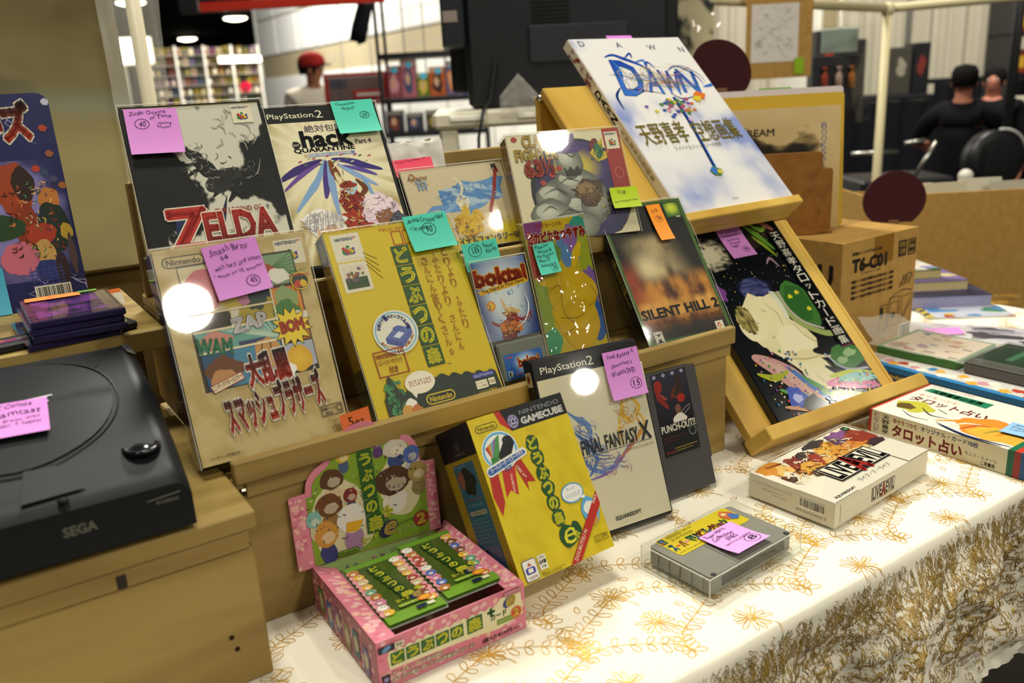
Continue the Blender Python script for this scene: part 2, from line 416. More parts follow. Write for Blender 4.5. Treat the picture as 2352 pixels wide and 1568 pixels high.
# ---------------------------------------------------------------- the hall: floor, ceiling, walls
def D(px,py,dep):
    """world point seen at a place of the photograph, dep metres ahead of the camera"""
    q=RC.transposed()@Vector(((px-1176)/1950.06,-(py-784)/1950.06,-1)); return Vector((0,0,.462))+q*dep
FACE=-33.4            # yaw of things that stand square to the photographer
def struct(name,mb,m,smooth=False): o=mb.build(name,m,None,smooth); o['kind']='structure'; return o
FL=-.75
struct('floor',MB().box(-25,-12,FL-.1,30,47,FL),card('grey_carpet','4a4540','3c3834',5))
struct('ceiling',MB().box(-25,-12,3.52,30,47,3.62),mat('dark_ceiling','17161a',.8))
struct('wall_back',MB().box(-25,46,FL,30,46.3,3.52),mat('dark_far_wall','2c2622',.8))
wr=struct('wall_right',MB().box(6.02,4.6,FL,6.2,18.6,3.52),mat('beige_wall','a89a78',.7))
PW=mat('white_wall_panel','e4e2d8',.5)
for r in range(3):
    for k in range(12):
        MB().box(5.985,4.7+k*1.16,1.38+r*.7,6.02,4.7+k*1.16+1.13,1.38+r*.7+.67,.01).build('panel',PW,wr)
MB().box(5.97,4.6,FL,6.02,18.6,.94,.01).build('white_dado_panel',PW,wr)
MB().box(5.97,18.6,FL,6.3,18.7,3.5,.01).build('wall_end_post',PW,wr)
for p,g in (((540,40),1),((430,88),1),((300,4),0)):
    for z in (3.42,):
        d=Vector(D(*p,1))-Vector((0,0,.462)); q=Vector((0,0,.462))+d*((z-.462)/d.z)
        s=.42
        t=thing('ceiling_lamp',{540:'round glowing ceiling lamp above the white wall end',430:'small round ceiling lamp farthest off over the figure shelves',300:'bright ceiling lamp behind the clear poster sleeve'}[p[0]],'lamp',q)
        MB().lathe([(s*.5,.1),(s*1.05,.06),(s*1.1,0),(s*.98,-.02)],20,'cfc8b8').build('housing',PLAST,t,True)
        MB().lathe([(s*.96,.0),(s*.9,-.05),(s*.5,-.1),(.02,-.12)],20,'ffffff').build('diffuser',LAMP,t,True)
        MB().box(-.03,-.03,.1,.03,.03,.11,0,'cfc8b8').build('ceiling_plate',PLAST,t)
# ---------------------------------------------------------------- table and its cloth
TX0,TX1,TY0,TY1=-1.0,1.69,.42,1.22
tb=thing('folding_table','long folding table hidden under the embroidered cream cloth','table',(0,0,FL))
MB().box(TX0+.01,TY0+.012,-FL-.03,TX1-.01,TY1-.01,-FL-.003,.004,'d8d2c0').build('tabletop',PLAST,tb)
for x in (TX0+.15,TX1-.15):
    for y in (TY0+.12,TY1-.12): MB().tube([(x,y,0),(x,y,-FL-.03)],.014,8,'777777').build('leg',PLAST,tb)
HEM=.238
def cloth(s,t,lift=0):
    """s along the table, t>0 back over the top, t<0 down the hanging front"""
    wr=.0009*nz(s*14,t*14,1)+.0005*nz(s*40,t*40,4)
    if t>=0:
        rr=.005
        if t<rr: 
            a=(1-t/rr)*math.pi/4; return Vector((s,TY0+rr-rr*math.sin(a)*1.0-lift*math.sin(a),-rr+rr*math.cos(a)+wr+.0002+lift*math.cos(a)))
        return Vector((s,TY0+t,wr*min(1,(t-rr)*40)+.0002+lift))
    d=-t; g=sstep(0,.09,d)
    dd=s*1.35+.18*d
    fold=.010*math.sin(s*38+nz(s*6,d*3,2)*2.6)+.015*math.sin(s*17+1+d*7)+.012*nz(s*17,d*9,9,4)+.009*nz(s*30+d*36,d*24-s*12,5,4)
    y=TY0-.002-g*(.014+fold)-lift
    return Vector((s+.01*g*math.sin(s*31+d*11),y,-.0035-d*(1-.05*g)+.004*g*nz(s*25,d*25,3)))
def csheet():
    m=MB(); nx,nt=420,0
    ts=[TY1-TY0,.6,.4,.3,.25,.2,.16,.12,.09,.06,.04,.02,.012,.008,.004,0]+[-HEM*(i/44) for i in range(1,45)]
    xs=[TX0]+[ -.1+ (TX1+.1)*i/nx for i in range(nx+1)]
    vs=[cloth(x,t) for t in ts for x in xs]; n=len(xs)
    fs=[(j*n+i,(j+1)*n+i,(j+1)*n+i+1,j*n+i+1) for j in range(len(ts)-1) for i in range(n-1)]
    m.add(vs,fs,'eee4cc')
    # the cloth over the far end
    b=[(TX1,TY0+.0,0.0002),(TX1,TY1,.0002),(TX1+.012,TY1,-.2),(TX1+.012,TY0-.01,-.2)]; m.add(b,[(0,1,2,3)],'eee4cc')
    return m
TC=thing('tablecloth','cream cloth with gold vine embroidery draped over the long sales table','tablecloth',(0,0,0))
csheet().build('cloth',mat('cream_cloth','efe8d6',.85,spec=.1),TC,True)
def stitch():
    m=MB(); r=random.Random(11)
    def strip(pts,w,c,lift=.0007):
        n=len(pts);vs=[]
        for i,(x,y) in enumerate(pts):
            x0,y0=pts[max(i-1,0)];x1,y1=pts[min(i+1,n-1)];dx,dy=x1-x0,y1-y0;l=math.hypot(dx,dy) or 1
            for sg in (-1,1): vs.append(cloth(x-sg*dy/l*w/2,y+sg*dx/l*w/2,lift))
        m.add(vs,[(2*i,2*i+1,2*i+3,2*i+2) for i in range(n-1)],c)
    def loop(x,y,a,L,wd,c,w=.0007,lift=.0005):
        pts=[]
        for i in range(9):
            q=math.pi*2*i/8; u=L*(1-math.cos(q))/2; v=wd*math.sin(q)*(.6+.4*(1-math.cos(q))/2)
            pts.append((x+u*math.cos(a)-v*math.sin(a),y+u*math.sin(a)+v*math.cos(a)))
        strip(pts,w,c,lift)
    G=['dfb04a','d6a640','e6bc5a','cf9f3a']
    def vine(pts,side=1,stepn=3,L=.013,c=None):
        strip(pts,.0007,'d9ac44')
        for i in range(2,len(pts)-1,stepn):
            x,y=pts[i];a=math.atan2(pts[i+1][1]-pts[i-1][1],pts[i+1][0]-pts[i-1][0])
            for sg in (1,-1): loop(x,y,a+sg*(1.05+r.uniform(-.15,.15)),L*r.uniform(.8,1.15),L*.30,r.choice(G))
    def flower(x,y,R0=.017,stem=None):
        n=12
        for i in range(n): 
            a=2*math.pi*i/n+r.uniform(-.15,.15); loop(x+.003*math.cos(a),y+.003*math.sin(a),a,R0*r.uniform(.75,1.05),.0026,r.choice(G))
        for i in range(5):
            a=r.uniform(0,6.28); loop(x,y,a,.004,.0018,r.choice(G))
        if stem:
            a0=r.uniform(-.4,.4)
            pts=[(x+stem[0]*math.sin(t*1.5)*1.0,y-stem[1]*t-.0) for t in [i/12 for i in range(13)]]
            strip(pts,.0007,'d9ac44')
    per=.148
    for row,(t0,ph) in enumerate(((.014,0),(.066,.5),(.118,.5),(.218,0),(.318,.5),(.43,0))):
        for k in range(-1,13):
            x0=(k+ph)*per
            if x0>1.72 or x0<.12: continue
            arc=[(x0+per*.5*(1-math.cos(math.pi*i/16))*1.02,t0+.052*math.sin(math.pi*i/16)+.004*math.sin(i*.9)) for i in range(17)]
            arc=[tuple(arc[j//3][a]*(1-(j%3)/3)+arc[min(16,j//3+1)][a]*(j%3)/3 for a in (0,1)) for j in range(49)]
            vine(arc,L=.0125); 
            side=[(x0+.006*math.sin(i*.8),t0-.002-.055*i/26) for i in range(27)]
            if t0>.1: vine(side,L=.011)
            flower(x0+per*.5+r.uniform(-.008,.008),t0+.004+r.uniform(-.006,.006),stem=(.014,.026))
            for q in range(2):
                bx=x0+per*r.uniform(.1,.9); 
                loop(bx,t0+.07+r.uniform(-.006,.006),r.uniform(0,6.28),.010,.003,r.choice(G))
    H=['a8873c','967632','b8974a','86672a','c4a452']  # darker than the top's gold: shade of the hanging front put into the thread
    # the dense border on the hanging front
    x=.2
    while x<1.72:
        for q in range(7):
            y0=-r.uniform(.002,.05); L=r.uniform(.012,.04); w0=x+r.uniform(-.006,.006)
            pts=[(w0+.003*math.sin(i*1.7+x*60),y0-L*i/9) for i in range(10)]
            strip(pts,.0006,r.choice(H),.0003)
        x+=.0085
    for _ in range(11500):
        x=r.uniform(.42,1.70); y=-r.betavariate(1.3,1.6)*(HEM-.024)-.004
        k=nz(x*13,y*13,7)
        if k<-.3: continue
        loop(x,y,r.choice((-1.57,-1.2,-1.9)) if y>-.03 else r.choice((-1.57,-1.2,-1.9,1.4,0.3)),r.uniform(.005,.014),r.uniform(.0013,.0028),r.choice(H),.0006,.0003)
    for k in range(14):
        x=.25+k*.112; y=-.085-.05*(k%2)
        for ring_ in range(3):
            for i in range(14):
                a=6.28*i/14; loop(x+.008*ring_*math.cos(a),y+.008*ring_*math.sin(a),a,.012,.0025,r.choice(H),.0010,.0003)
    return m
e=stitch().build('embroidery',GOLD,TC); e['kind']='stuff'; e['label']='gold thread vines, flowers and a dense hanging border'
# ---------------------------------------------------------------- stepped wooden risers
r1=thing('display_riser','stepped pine riser holding the upright game boxes in two tiers','display riser',(0,0,0))
X0,X1=.152,.772
def rp(n,*a,b=.0015): return MB().box(*a,b).build(n,W_RISE,r1)
rp('front_panel',X0+.001,.706,.001,X1-.004,.718,.131)
rp('end_panel',X1-.012,.718,.001,X1-.001,1.0,.137); rp('end_panel',X0,.718,.001,X0+.012,1.0,.137)
rp('apron',X0+.012,.7025,.130,X1-.001,.7055,.1465,b=.001)
rp('lower_shelf',X0,.706,.1375,X1,.84,.1495); 
rp('lip_board',X0+.002,.6955,.1465,X1,.7055,.168)
rp('upper_panel',X0+.004,.832,.15,X1-.01,.842,.257)
rp('upper_shelf',X0,.825,.258,X1-.01,.985,.2695)
rp('upper_lip_board',X0,.8155,.262,X1-.01,.8245,.2875)
rp('back_panel',X0,.957,.27,X1-.01,.967,.391)
rp('side_wall',X0,.846,.15,X0+.012,.985,.257); rp('side_wall',X1-.022,.846,.15,X1-.010,.985,.257)
r2=thing('wooden_crate','pale pine crate carrying the black console and a shelf behind it','crate',(0,0,0))
def cp(n,*a,b=.0015,m=None): return MB().box(*a,b).build(n,m or W_CRATE,r2)
cp('front_board',-.62,.632,.0012,.147,.644,.122); 
cp('front_rail',-.62,.6292,.1225,.143,.641,.1375,b=.001)
cp('top_board',-.62,.628,.138,.151,.90,.1535)
cp('side_board',.135,.645,.0012,.147,.90,.137); cp('side_board',-.62,.645,.0012,-.608,.90,.137)
cp('back_board',-.607,.888,.0012,.134,.90,.137)
sl=MB().box(-.0035,-.0008,-.0055,.0035,.0012,.0055,.0008,'1c140c').build('slot',PLAST,r2,loc=(-.003+.063-.012,.6288,.1285)); sl['label']='small dark slot in the front rail'
cp('shelf_riser',-.62,.93,.1545,.135,.942,.236); cp('shelf_end',.123,.943,.1545,.135,1.09,.236)
cp('upper_shelf_board',-.62,.862,.237,.1485,1.10,.257); 
k=MB()
for x,z in ((.118,.048),(.121,.036)): k.lathe([(.0022,0),(.002,.0006)],10,'2a1a0c',Matrix.Translation((x,.6318,z))@Matrix.Rotation(rad(90),4,'X'))
k.build('knot',PAPER,r2)
# ---------------------------------------------------------------- lower wooden easel and the art book on it
P=(.824,.665,.033); e1=thing('book_easel','golden wooden easel on the table holding the black art book','easel',P,lean(-1.3,43.9))
MB().box(-.045,.0125,-.018,.252,.026,.305,.002).build('back_board',W_EASEL,e1)
MB().box(-.047,-.022,-.0195,.272,.0265,-.0005,.0015).build('ledge',W_EASEL,e1)
MB().box(-.045,.0115,-.0005,-.039,.0128,.303,0).build('edge_strip',W_EASEL,e1); MB().box(.2465,.0115,-.0005,.2515,.0128,.303,0).build('edge_strip',W_EASEL,e1)
a=rad(43.9); lg=Matrix.Translation((0,.027,.29))@Matrix.Rotation(rad(88),4,'X')
MB().box(.01,0,-.262,.19,.012,0,.002,M=Matrix.Translation((0,.027,.300))@Matrix.Rotation(rad(180-2*43.9+96),4,'X')@Matrix.Scale(1,4)).build('rear_leg',W_EASEL,e1)
# ---------------------------------------------------------------- support box and upper easel
sb=thing('support_box','plain wooden box hidden behind the lower easel that lifts the upper easel','box',(0,0,0))
MB().box(.79,.965,.0012,1.03,1.3,.252,.002).build('body',W_RISE,sb); MB().box(.785,.935,.2525,1.04,1.3,.265,.002).build('lid',W_RISE,sb)
P=(.819,.835,.285); e2=thing('book_easel','golden hinged wooden easel standing higher, holding the white art book','easel',P,lean(0,45.2))
MB().box(-.082,.0165,-.0145,.226,.0305,.268,.002).build('back_board',W_EASEL,e2)
MB().box(-.082,-.009,-.0145,.228,.0155,-.0005,.0015).build('ledge',W_EASEL,e2)
for x in (-.06,): MB().lathe([(.0048,0),(.0045,.0012),(.001,.0016)],12,M=Matrix.Translation((x+.075,.0165,.258))@Matrix.Rotation(rad(90),4,'X')).build('screw',METAL,e2,True)
MB().box(-.082,0,-.335,-.012,.012,0,.002,M=Matrix.Translation((0,.0315,.266))@Matrix.Rotation(rad(44),4,'X')).build('rear_leg',W_EASEL,e2)
MB().box(.16,0,-.335,.235,.012,0,.002,M=Matrix.Translation((0,.0315,.266))@Matrix.Rotation(rad(44),4,'X')).build('rear_leg',W_EASEL,e2)
MB().tube([(-.086,.031,.262),(-.070,.031,.262)],.004,10).build('hinge_pin',METAL,e2,True)
# ---------------------------------------------------------------- boxed games on the riser
def ink(u,v,s,t0=-.05,t1=.12,a='16181a',b='cfccbe'): return mix(a,b,sstep(t0,t1,nz(u*2.2+s,v*2.4,s,5)))
# black and white box, top tier
t,A=boxed('boxed_game','tall clear-sleeved box with black and white ink-splatter cover and large red lettering','game box',(.145,.839,.283),-5.5,31.4,.139,.213,.025,'17181b')
A.bg('131518')
def zf(u,v):
    k=1.15*nz(u*2.6+3,v*3.4,2.2,6)+.72*(.5-abs(u-.60))*1.5-.12 - (.55 if u<.12 else 0) +(.25 if v<.3 and u<.6 else 0)-(.5*sstep(.3,0,u)*sstep(.2,.5,v))-(.4*sstep(.82,1,u))
    return mix('15171a','cbc8bb',sstep(-.02,.10,k))
A.field(2,2,96,149,110,150,zf)
for p,w in (([(36,34),(44,42),(50,52),(58,60),(68,60),(77,66)],7),([(60,60),(56,70),(50,77)],4),([(68,62),(66,74),(60,82)],4.5),([(50,54),(42,55),(35,60)],3),([(46,50),(36,50),(30,54)],3),([(76,64),(84,60),(88,50)],3.2)): A.curve(p,w,'1a1b1d',True)
A.curve([(40,36),(47,43),(52,53)],2,'6a6a66',True); A.curve([(76,64),(85,61),(90,49)],1,'8a8a84',True)
A.line([(78,44),(88,26)],1.6,'33363a',True); A.line([(60,76),(53,95),(46,116)],4,'24304a',True)
A.blob(60,64,15,8,'1c1d1f',4,.16,c2='2c2d2e',rot=-.5); A.blob(49,52,6,11,'1b1c1e',6,.16,rot=-.55); A.blob(44,43,7,4,'1d1e20',9,.2,rot=.5); A.blob(70,70,7,6,'1a1b1d',12,.2)
A.scrib(56,58,20,18,46,['3c3d3e','585956','121314','7a7a74'],.8,7,3); A.scrib(45,40,9,8,24,['8a8a84','4a4b4a','c8c4b6'],.5,6,5); A.scrib(84,58,6,9,18,['6a6a66','2a2b2c'],.5,8,7); A.scrib(74,20,20,14,14,['a8a598','bdb9ab'],1.2,12,8); A.scrib(60,120,34,20,20,['3a3b3c','9a978c','bdb9ab'],1.6,14,9)
n64(A,77,3.6,15,15)
A.text('THE LEGEND OF',49,86.5,33,3.8,'8e2a22',.015)
A.poly([(16,87),(40,84),(41,88),(27,112),(39,110),(38,116),(15,118),(29,89),(16,91)],'c9c4b2')
A.poly([(21,91),(33,90),(26,112),(19,112)],'1f2c55'); A.poly([(25,100),(29,93),(31,99)],'d8b92c'); A.poly([(23,106),(26,100),(29,106)],'d8b92c')
A.text('Z',16,85.5,25,31,'a52a22',.05,ow=.02,oc='dcd6c2'); A.text('ELDA',40,90,49,22,'8f231d',.05,ow=.025,oc='dcd6c2',c2='5c1512'); A.text('ELDA',40,90,49,22,'a52a22',.03,c2='6d1815')
A.ell(86.5,88,1.2,1.2,'77757a')
for yy in (2,150): A.rect(2,yy,96,.5,'9a8a4a')
A.build('cover_print',PRINT,t)
note(t,.004,.004,.050,.0525,1.5,PINK,[('Zelda: Ocarina',8,6,70,8),('of Time',45,15,42,8),('- Missing',55,30,30,7),('Manual',58,38,24,6)],('40',30,33,12),P=A.P)
# white and gold burst case
t,A=boxed('game_case','black-edged tall case with white and gold burst cover and a teal price note','game case',(.294,.868,.289),-7,34,.1332,.201,.015,'111317')
A.bg('121418')
def hf(u,v):
    an=math.atan2(v-.30,u-.45); q=.5+.5*math.sin(an*26+nz(an*6,1,0)*3); d=math.hypot(u-.45,(v-.3)*1.3)
    return mix(mix('e9e2c8','8d7426',q*sstep(.25,.8,d)),'d9c98c',.25)
A.field(2,15.5,95,133,60,90,hf)
A.text('PlayStation',3.8,6,39,6.6,'e6dfc4',.005); A.text('2',45,4.6,6,7.4,'e6dfc4'); A.rect(43.6,10.4,.8,.8,'e6dfc4')
A.text('絶対包囲',32,19,34,7,'6d5f6b',.02)
A.text('hack',27.5,25,42,15,'15161a',.045); A.text('QUARANTINE',19,41,52,4.8,'15161a',.04); A.text('Part 4',73,35.5,14,4.6,'6d5f6b',.03)
A.star(22,37.5,4.2,3.6,3,'15161a'); A.text('DOT',19.5,36.6,5,2,'d8d0b4',.03)
A.rect(26,46.6,44,3.2,'c3b98f','6a83b8',True); A.rect(30,46.6,36,3.2,'7d92bd'); A.text('THE FINAL CHAPTER',29,47.2,38,2,'efe9d4',.03)
for p,w,c in (([(40,53),(25,58),(10,65),(0,71)],7,'3a2a72'),([(42,54),(32,72),(22,84),(8,100)],6,'7ea3cf'),([(43,54),(40,72),(35,90)],7,'4a3a86'),([(45,54),(43,78),(42,108)],6,'86a4d2'),([(48,53),(62,56),(76,62),(90,67)],6.5,'3a2f7c'),([(52,58),(66,70),(82,82)],5,'8aa8d6'),([(56,60),(72,66),(84,72)],4,'5a4aa0'),([(38,56),(20,66),(2,80)],4,'6b4a9a'),([(70,72),(76,92)],4,'7ea3cf')): A.curve(p,w,c,True)
for i in range(16): A.line([(20+i*4,54+4*math.sin(i*1.9)),(23+i*4,53+4*math.sin(i*1.9))],1.2,['b4486a','4c7a52','c9c2a4'][i%3])
A.curve([(46,54),(48,66),(52,80)],7,'7a4324',True); A.curve([(48,66),(52,78),(54,92)],7,'e4d7ac',True)
A.blob(56,96,10,16,'8a2a20',3,.4); A.blob(54,118,14,14,'9c3422',8,.5); A.blob(57,82,7,6,'a8c4d4',5,.4); A.blob(56,79,7,3.4,'8a3322',2,.3); A.curve([(62,92),(70,84),(64,74)],5,'6d3a20',True)
A.blob(28,112,18,12,'dcd8d6',4,.5); A.blob(30,120,10,10,'caa78a',6,.3); A.blob(24,108,14,8,'ece8e2',9,.6); A.blob(78,104,16,14,'d8c2d4',12,.5); A.blob(80,110,8,10,'8a5a38',2,.3); A.blob(76,98,14,8,'e6d4de',15,.5); A.blob(92,118,8,8,'4a4c5c',3,.5)
A.scrib(56,96,9,15,40,['5c1c14','b5472c','d9c08a','3a1a14','c8a83a'],.8,6,2); A.scrib(54,118,12,12,34,['6a2016','c9a83a','3a2a1a','d8c79a'],.9,6,4); A.scrib(78,101,15,11,44,['b49ab0','efe4ea','8a7488','f4eef2'],.6,9,5); A.scrib(27,110,16,10,40,['b4b0b0','f2efec','8d8a8c'],.6,9,6); A.scrib(91,118,7,7,18,['23242c','7a7c8a'],.6,5,7); A.scrib(50,72,6,20,22,['5c3018','a8764c','f0e4bc'],.6,6,8)
for i in range(22): A.line([(16+i*1.3,104+3*math.sin(i*2.3)),(12+i*1.5,116+4*math.sin(i*1.7))],.5,'9a949c')
A.build('cover_print',PRINT,t)
note(t,.0796,-.0021,.050,.0457,-.8,TEAL,[('Complete',10,7,46,9),('W/DvD',22,20,30,8)],('350',72,46,10),P=A.P)
# cream box with blue cape picture, sits behind the lip with a pink tab
t,A=boxed('game_box','small cream landscape box with blue drapery picture and a hot pink name tab','game box',(.438,.86,.284),0,27,.138,.105,.02,'4c4534')
A.bg('cfc0a0','c2b28c')
A.rect(1,66,98,9.5,'c9b42e','bda82a')
A.field(60,46,39,29,20,14,lambda u,v: mix('cfc0a0','ccb72c',sstep(.35,.75,u*.5+v*.7+.2*nz(u*3,v*3,1))))
A.poly([(12,40),(20,34),(32,34),(42,22),(54,14),(66,17),(78,16),(90,13),(98,15),(92,24),(84,32),(76,36),(70,40),(62,42),(56,46),(46,42),(36,42),(24,38)],'5f8fc4')
A.field(30,16,62,24,40,20,lambda u,v: mix('4f82bd','a9c0d2',sstep(-.1,.3,nz(u*4-v*2,v*3,3,4))) if abs(v-.5)<.5-.42*abs(u-.45) else None)
A.curve([(52,24),(44,34),(28,42),(12,46)],3,'7fa6cf',True); A.curve([(46,10),(52,14),(54,20),(50,28)],3,'d9cfae',True)
A.blob(50,34,6,7,'e0d8c0',3,.35); A.blob(50,42,4,6,'c9a82a',2,.2); A.blob(50,56,13,9,'d2ab28',7,.35); A.blob(44,50,7,5,'c89f24',3,.3); A.blob(60,48,6,6,'cda428',9,.4); A.curve([(44,48),(38,54),(36,62)],3,'b8891e',True); A.curve([(58,62),(48,66),(42,64)],2.4,'b07c1c',True)
A.line([(6,22),(40,48)],1.3,'b79a2c',True); A.line([(92,8),(84,28),(74,46)],3.4,'97302a'); A.line([(66,44),(80,48)],2.4,'97302a',True); A.poly([(89,9),(94,4),(95,10)],'7a2620')
A.scrib(50,53,14,12,50,['8a6a14','e6c84a','6a4a1a','c2881c','f0dc7a'],.5,5,3); A.scrib(50,33,6,6,26,['f4eed8','b8ae8a'],.4,5,4); A.scrib(44,60,12,8,22,['3a3440','6a5a7a','8a7a5a'],.6,5,5); A.scrib(80,52,12,9,16,['d8c8a0','c9a080'],.5,6,6); A.scrib(60,26,30,9,40,['3f6ea8','a8c4dc','6f98c8','d0dce0'],.5,8,7)
for i in range(5): A.curve([(4+i*3,10+i*2),(9+i*2,4+i*3),(14+i*2.4,10+i)],.9,['8a5a22','b98a2c','6a8ab4'][i%3],True)
A.text('FINAL FANTASY',5,7,18,3.2,'7a4a20',.01,.2); A.text('III',12,12,8,7,'7f9fc4',.02)
A.text('FF',89,2.6,4.4,4,'2b2c30',.06); A.text('ファイナルファンタジーIII',24,66,71,6.6,'3a3c54',.025,-.12)
A.build('cover_print',PRINT,t)
note(t,-.004,-.0155,.052,.021,-1,HOT,[('Final Fantasy III',6,12,78,12)],None,P=A.P,off=-.004,curl=0)
# red and purple landscape box, on the top tier beside the easel
t,A=boxed('boxed_game','squarish sleeved box with grey clay monster shapes, red side band and lime tag','game box',(.562,.834,.284),-13,25.5,.152,.137,.024,'8a6a2a')
A.bg('d8cfae','cfc5a2'); A.ell(56,52,44,46,'191a22'); A.ell(58,52,42,44,'372b6a',c2='241c4c')
A.field(34,8,56,40,24,18,lambda u,v: mix('c8b43a','372b6a',sstep(.15,.5,math.hypot(u-.35,v-.6))) if math.hypot((u-.5)*2,(v-.5)*2)<.98 else None)
def clayblob(x,y,rx,ry,s): A.blob(x,y,rx,ry,'a9ab9c',s,.14,c2='565a52'); A.blob(x-rx*.2,y-ry*.3,rx*.55,ry*.45,'c6c8ba',s+1,.1,c2='a9ab9c')
for b in ((46,62,32,24,1),(30,54,15,12,2),(26,70,18,14,3),(52,44,19,13,4),(50,26,12,15,6),(66,60,14,18,7),(44,80,22,12,8)): clayblob(*b)
A.blob(62,54,13,11,'6a5132',5,.35,c2='3d2c1a'); A.blob(60,50,8,5,'8d7148',11,.3); A.rect(42,2,17,13,'3a2463'); A.blob(50,16,13,3,'4c3078',3,.1)
A.blob(76,14,5,6,'6a2024',2,.2); A.poly([(74,16),(84,8),(82,20),(92,18),(84,26),(76,28),(70,20)],'c5ad2c'); A.blob(78,19,4,7,'2d6a45',4,.3)
for x,y in ((6.5,4),(33,36),(40,31),(24,42)): A.ell(x,y,2.6,2.2,'a5372a')
A.rect(85,0,15,H_:=52,'a02c26','8c231f'); n64(A,86.5,3,12,15); A.ring(93,39,4,5,.6,'c9635a')
A.scrib(62,52,12,10,40,['2c2012','8d7148','a8895a','4a3820'],.8,5,3); A.scrib(78,20,9,8,18,['2a3a6a','d8c24a','1c2a1c'],.6,4,4); A.scrib(76,66,8,10,20,['2a241c','c9a83a','6a5a3a'],.7,5,5)
for p in ([(22,52),(34,48),(44,54)],[(30,72),(42,66),(52,72)],[(48,18),(54,22),(58,18)],[(38,44),(46,40),(56,44)],[(18,66),(26,62),(32,66)]): A.curve(p,.9,'3f423c',True)
A.poly([(44,30),(47,34),(50,30),(53,34),(56,30),(59,34),(61,30),(58,38),(46,38)],'2a2c28')
A.text('CLAY',13,1.8,21,9.5,'b99a2e',.03,ow=.03,oc='4a3512'); A.text('FIGHTER',5,13.5,36,9,'b99a2e',.03,ow=.03,oc='4a3512'); A.text('63',11,23,14.5,13,'a8382a',.05,ow=.03,oc='5a1a14'); A.text('⅓',27,22,9,13,'a8382a',.03)
A.build('cover_print',PRINT,t)
note(t,.1195,.080,.038,.028,1,LIME,[('C1B',25,16,28,16),('Box in excellent shape',8,64,84,12)],None,P=A.P,off=.006)
# ---------------------------------------------------------------- second tier
t,A=boxed('boxed_game','large beige sleeved box with comic panels and slanted black-red title lettering','game box',(.133,.711,.165),0,20,.135,.191,.030,'b39c68')
A.bg('c4ae78','bda670')
A.field(0,0,100,A.H,30,40,lambda u,v: mix('c9b481','b9a269',sstep(-.2,.3,nz(u*7,v*10,2,4))))
A.oval('Nintendo',4.5,5,27,7.6,'c4ae78','26241f'); n64(A,78,4,20,17.5)
px,py=13,12
A.rect(12.4,11.6,77,84,'3a3428')
def panel(p,c,c2=None): A.poly(p,c)
panel([(13,13),(52,13),(52,44),(14,44)],'cdbd94'); A.blob(26,30,13,14,'d9848c',2,.12,c2='bd6670'); A.blob(18,38,8,7,'c9767e',4,.2); A.blob(44,40,10,8,'c7ad4a',5,.3); A.curve([(30,14),(40,18),(50,15)],3,'d8c294',True)
panel([(53,13),(88.5,13),(88.5,34),(53,34)],'7d9a78'); 
for i in range(9): A.line([(72,22),(90,12+i*3)],.7,'4f7a4c')
A.curve([(60,16),(70,22),(78,26)],6,'a24a30',True); A.blob(76,28,8,5,'e2ddd0',6,.3); A.blob(66,31,5,3,'3c3e42',2,.2)
panel([(53,36),(68,36),(68,56),(40,56)],'b8a23c'); A.blob(57,42,7,6,'3b4a3a',3,.4); A.blob(50,40,4,4,'c0809a',1,.2); A.rect(53,36,15,5,'2c3448'); A.poly([(40,44),(46,44),(42,56),(38,56)],'e0d8c0')
panel([(69,36),(88.5,36),(88.5,74),(69,74)],'c6702e'); 
for i in range(7): A.rect(70+i*2.7,37,1.2,36,'d99a3a')
A.blob(78,44,8,8,'8ca06a',4,.3); A.blob(76,52,9,7,'487a3c',2,.25); A.blob(84,58,6,4,'e0d8c4',5,.3)
panel([(14,57),(67.5,57),(67.5,70),(14,70)],'6aa39a'); 
for i in range(11): A.line([(66,69),(30+i*4,57)],.8,'bcd0bc')
A.blob(26,64,10,6,'c98a78',3,.3); A.rect(40,67,18,3,'3c4668')
panel([(14.5,71),(67,71),(67,95),(15,95)],'4d86a6'); A.poly([(14.5,71),(36,71),(30,95),(15,95)],'2f5578'); A.blob(27,84,12,9,'6c4326',3,.35); A.blob(26,88,9,5,'c08a5c',6,.3); A.blob(57,78,9,10,'c9945c',8,.2); A.curve([(55,70),(53,80),(58,88)],.9,'6a4020'); A.curve([(60,70),(60,80),(63,86)],.9,'6a4020')
panel([(68,75),(88.5,75),(88.5,92),(66,95)],'aab0c0'); A.blob(77,86,9,9,'d9b02c',9,.12,c2='c89a22'); A.blob(68,92,5,5,'e6e2d6',3,.3)
for p in ([(13,45),(69,45)],[(13,56.5),(68,56.5)],[(14,70.5),(69,70.5)],[(52.6,13),(52.6,36)],[(68.4,35),(68.4,95)]): A.line(p,1.3,'d9cba4')
A.text('ZAP',38,52,23,9,'cfc8c8',.04,ow=.03,oc='2a2a30',rot=-4); A.text('WAM',14,61,22,9.6,'3f7d58',.05,ow=.02,oc='21382c',rot=8)
A.star(77,64,14.5,9.6,13,'26241c',.2); A.star(77,64,13.6,8.8,13,'d8bd2c',.2); A.text('BOM',69,60,16,7.5,'b5482c',.05,ow=.03,oc='3a1710',rot=-3)
A.ell(90,34,6.6,6.2,'c9ae2c'); A.ell(90,34,5.8,5.4,'2c3a30'); A.blob(88,36,3,2.6,'b0402c',2,.3); A.blob(92,36,2.4,2.6,'c9a62c',4,.3); A.text('アクション',84,26,12,1.8,'4c7a2c',.02,rot=-6); A.text('64専用対戦可能',83,28.4,14,1.8,'b0402c',.02,rot=4)
def logo(st,x,y,w,h,rot,sh=0): A.text(st,x,y,w,h,'1a1a1c',.06,sh,rot,ow=.045,oc='d6d0c0'); A.text(st,x,y,w,h,'1d1b1c',.055,sh,rot,c2='b5381f')
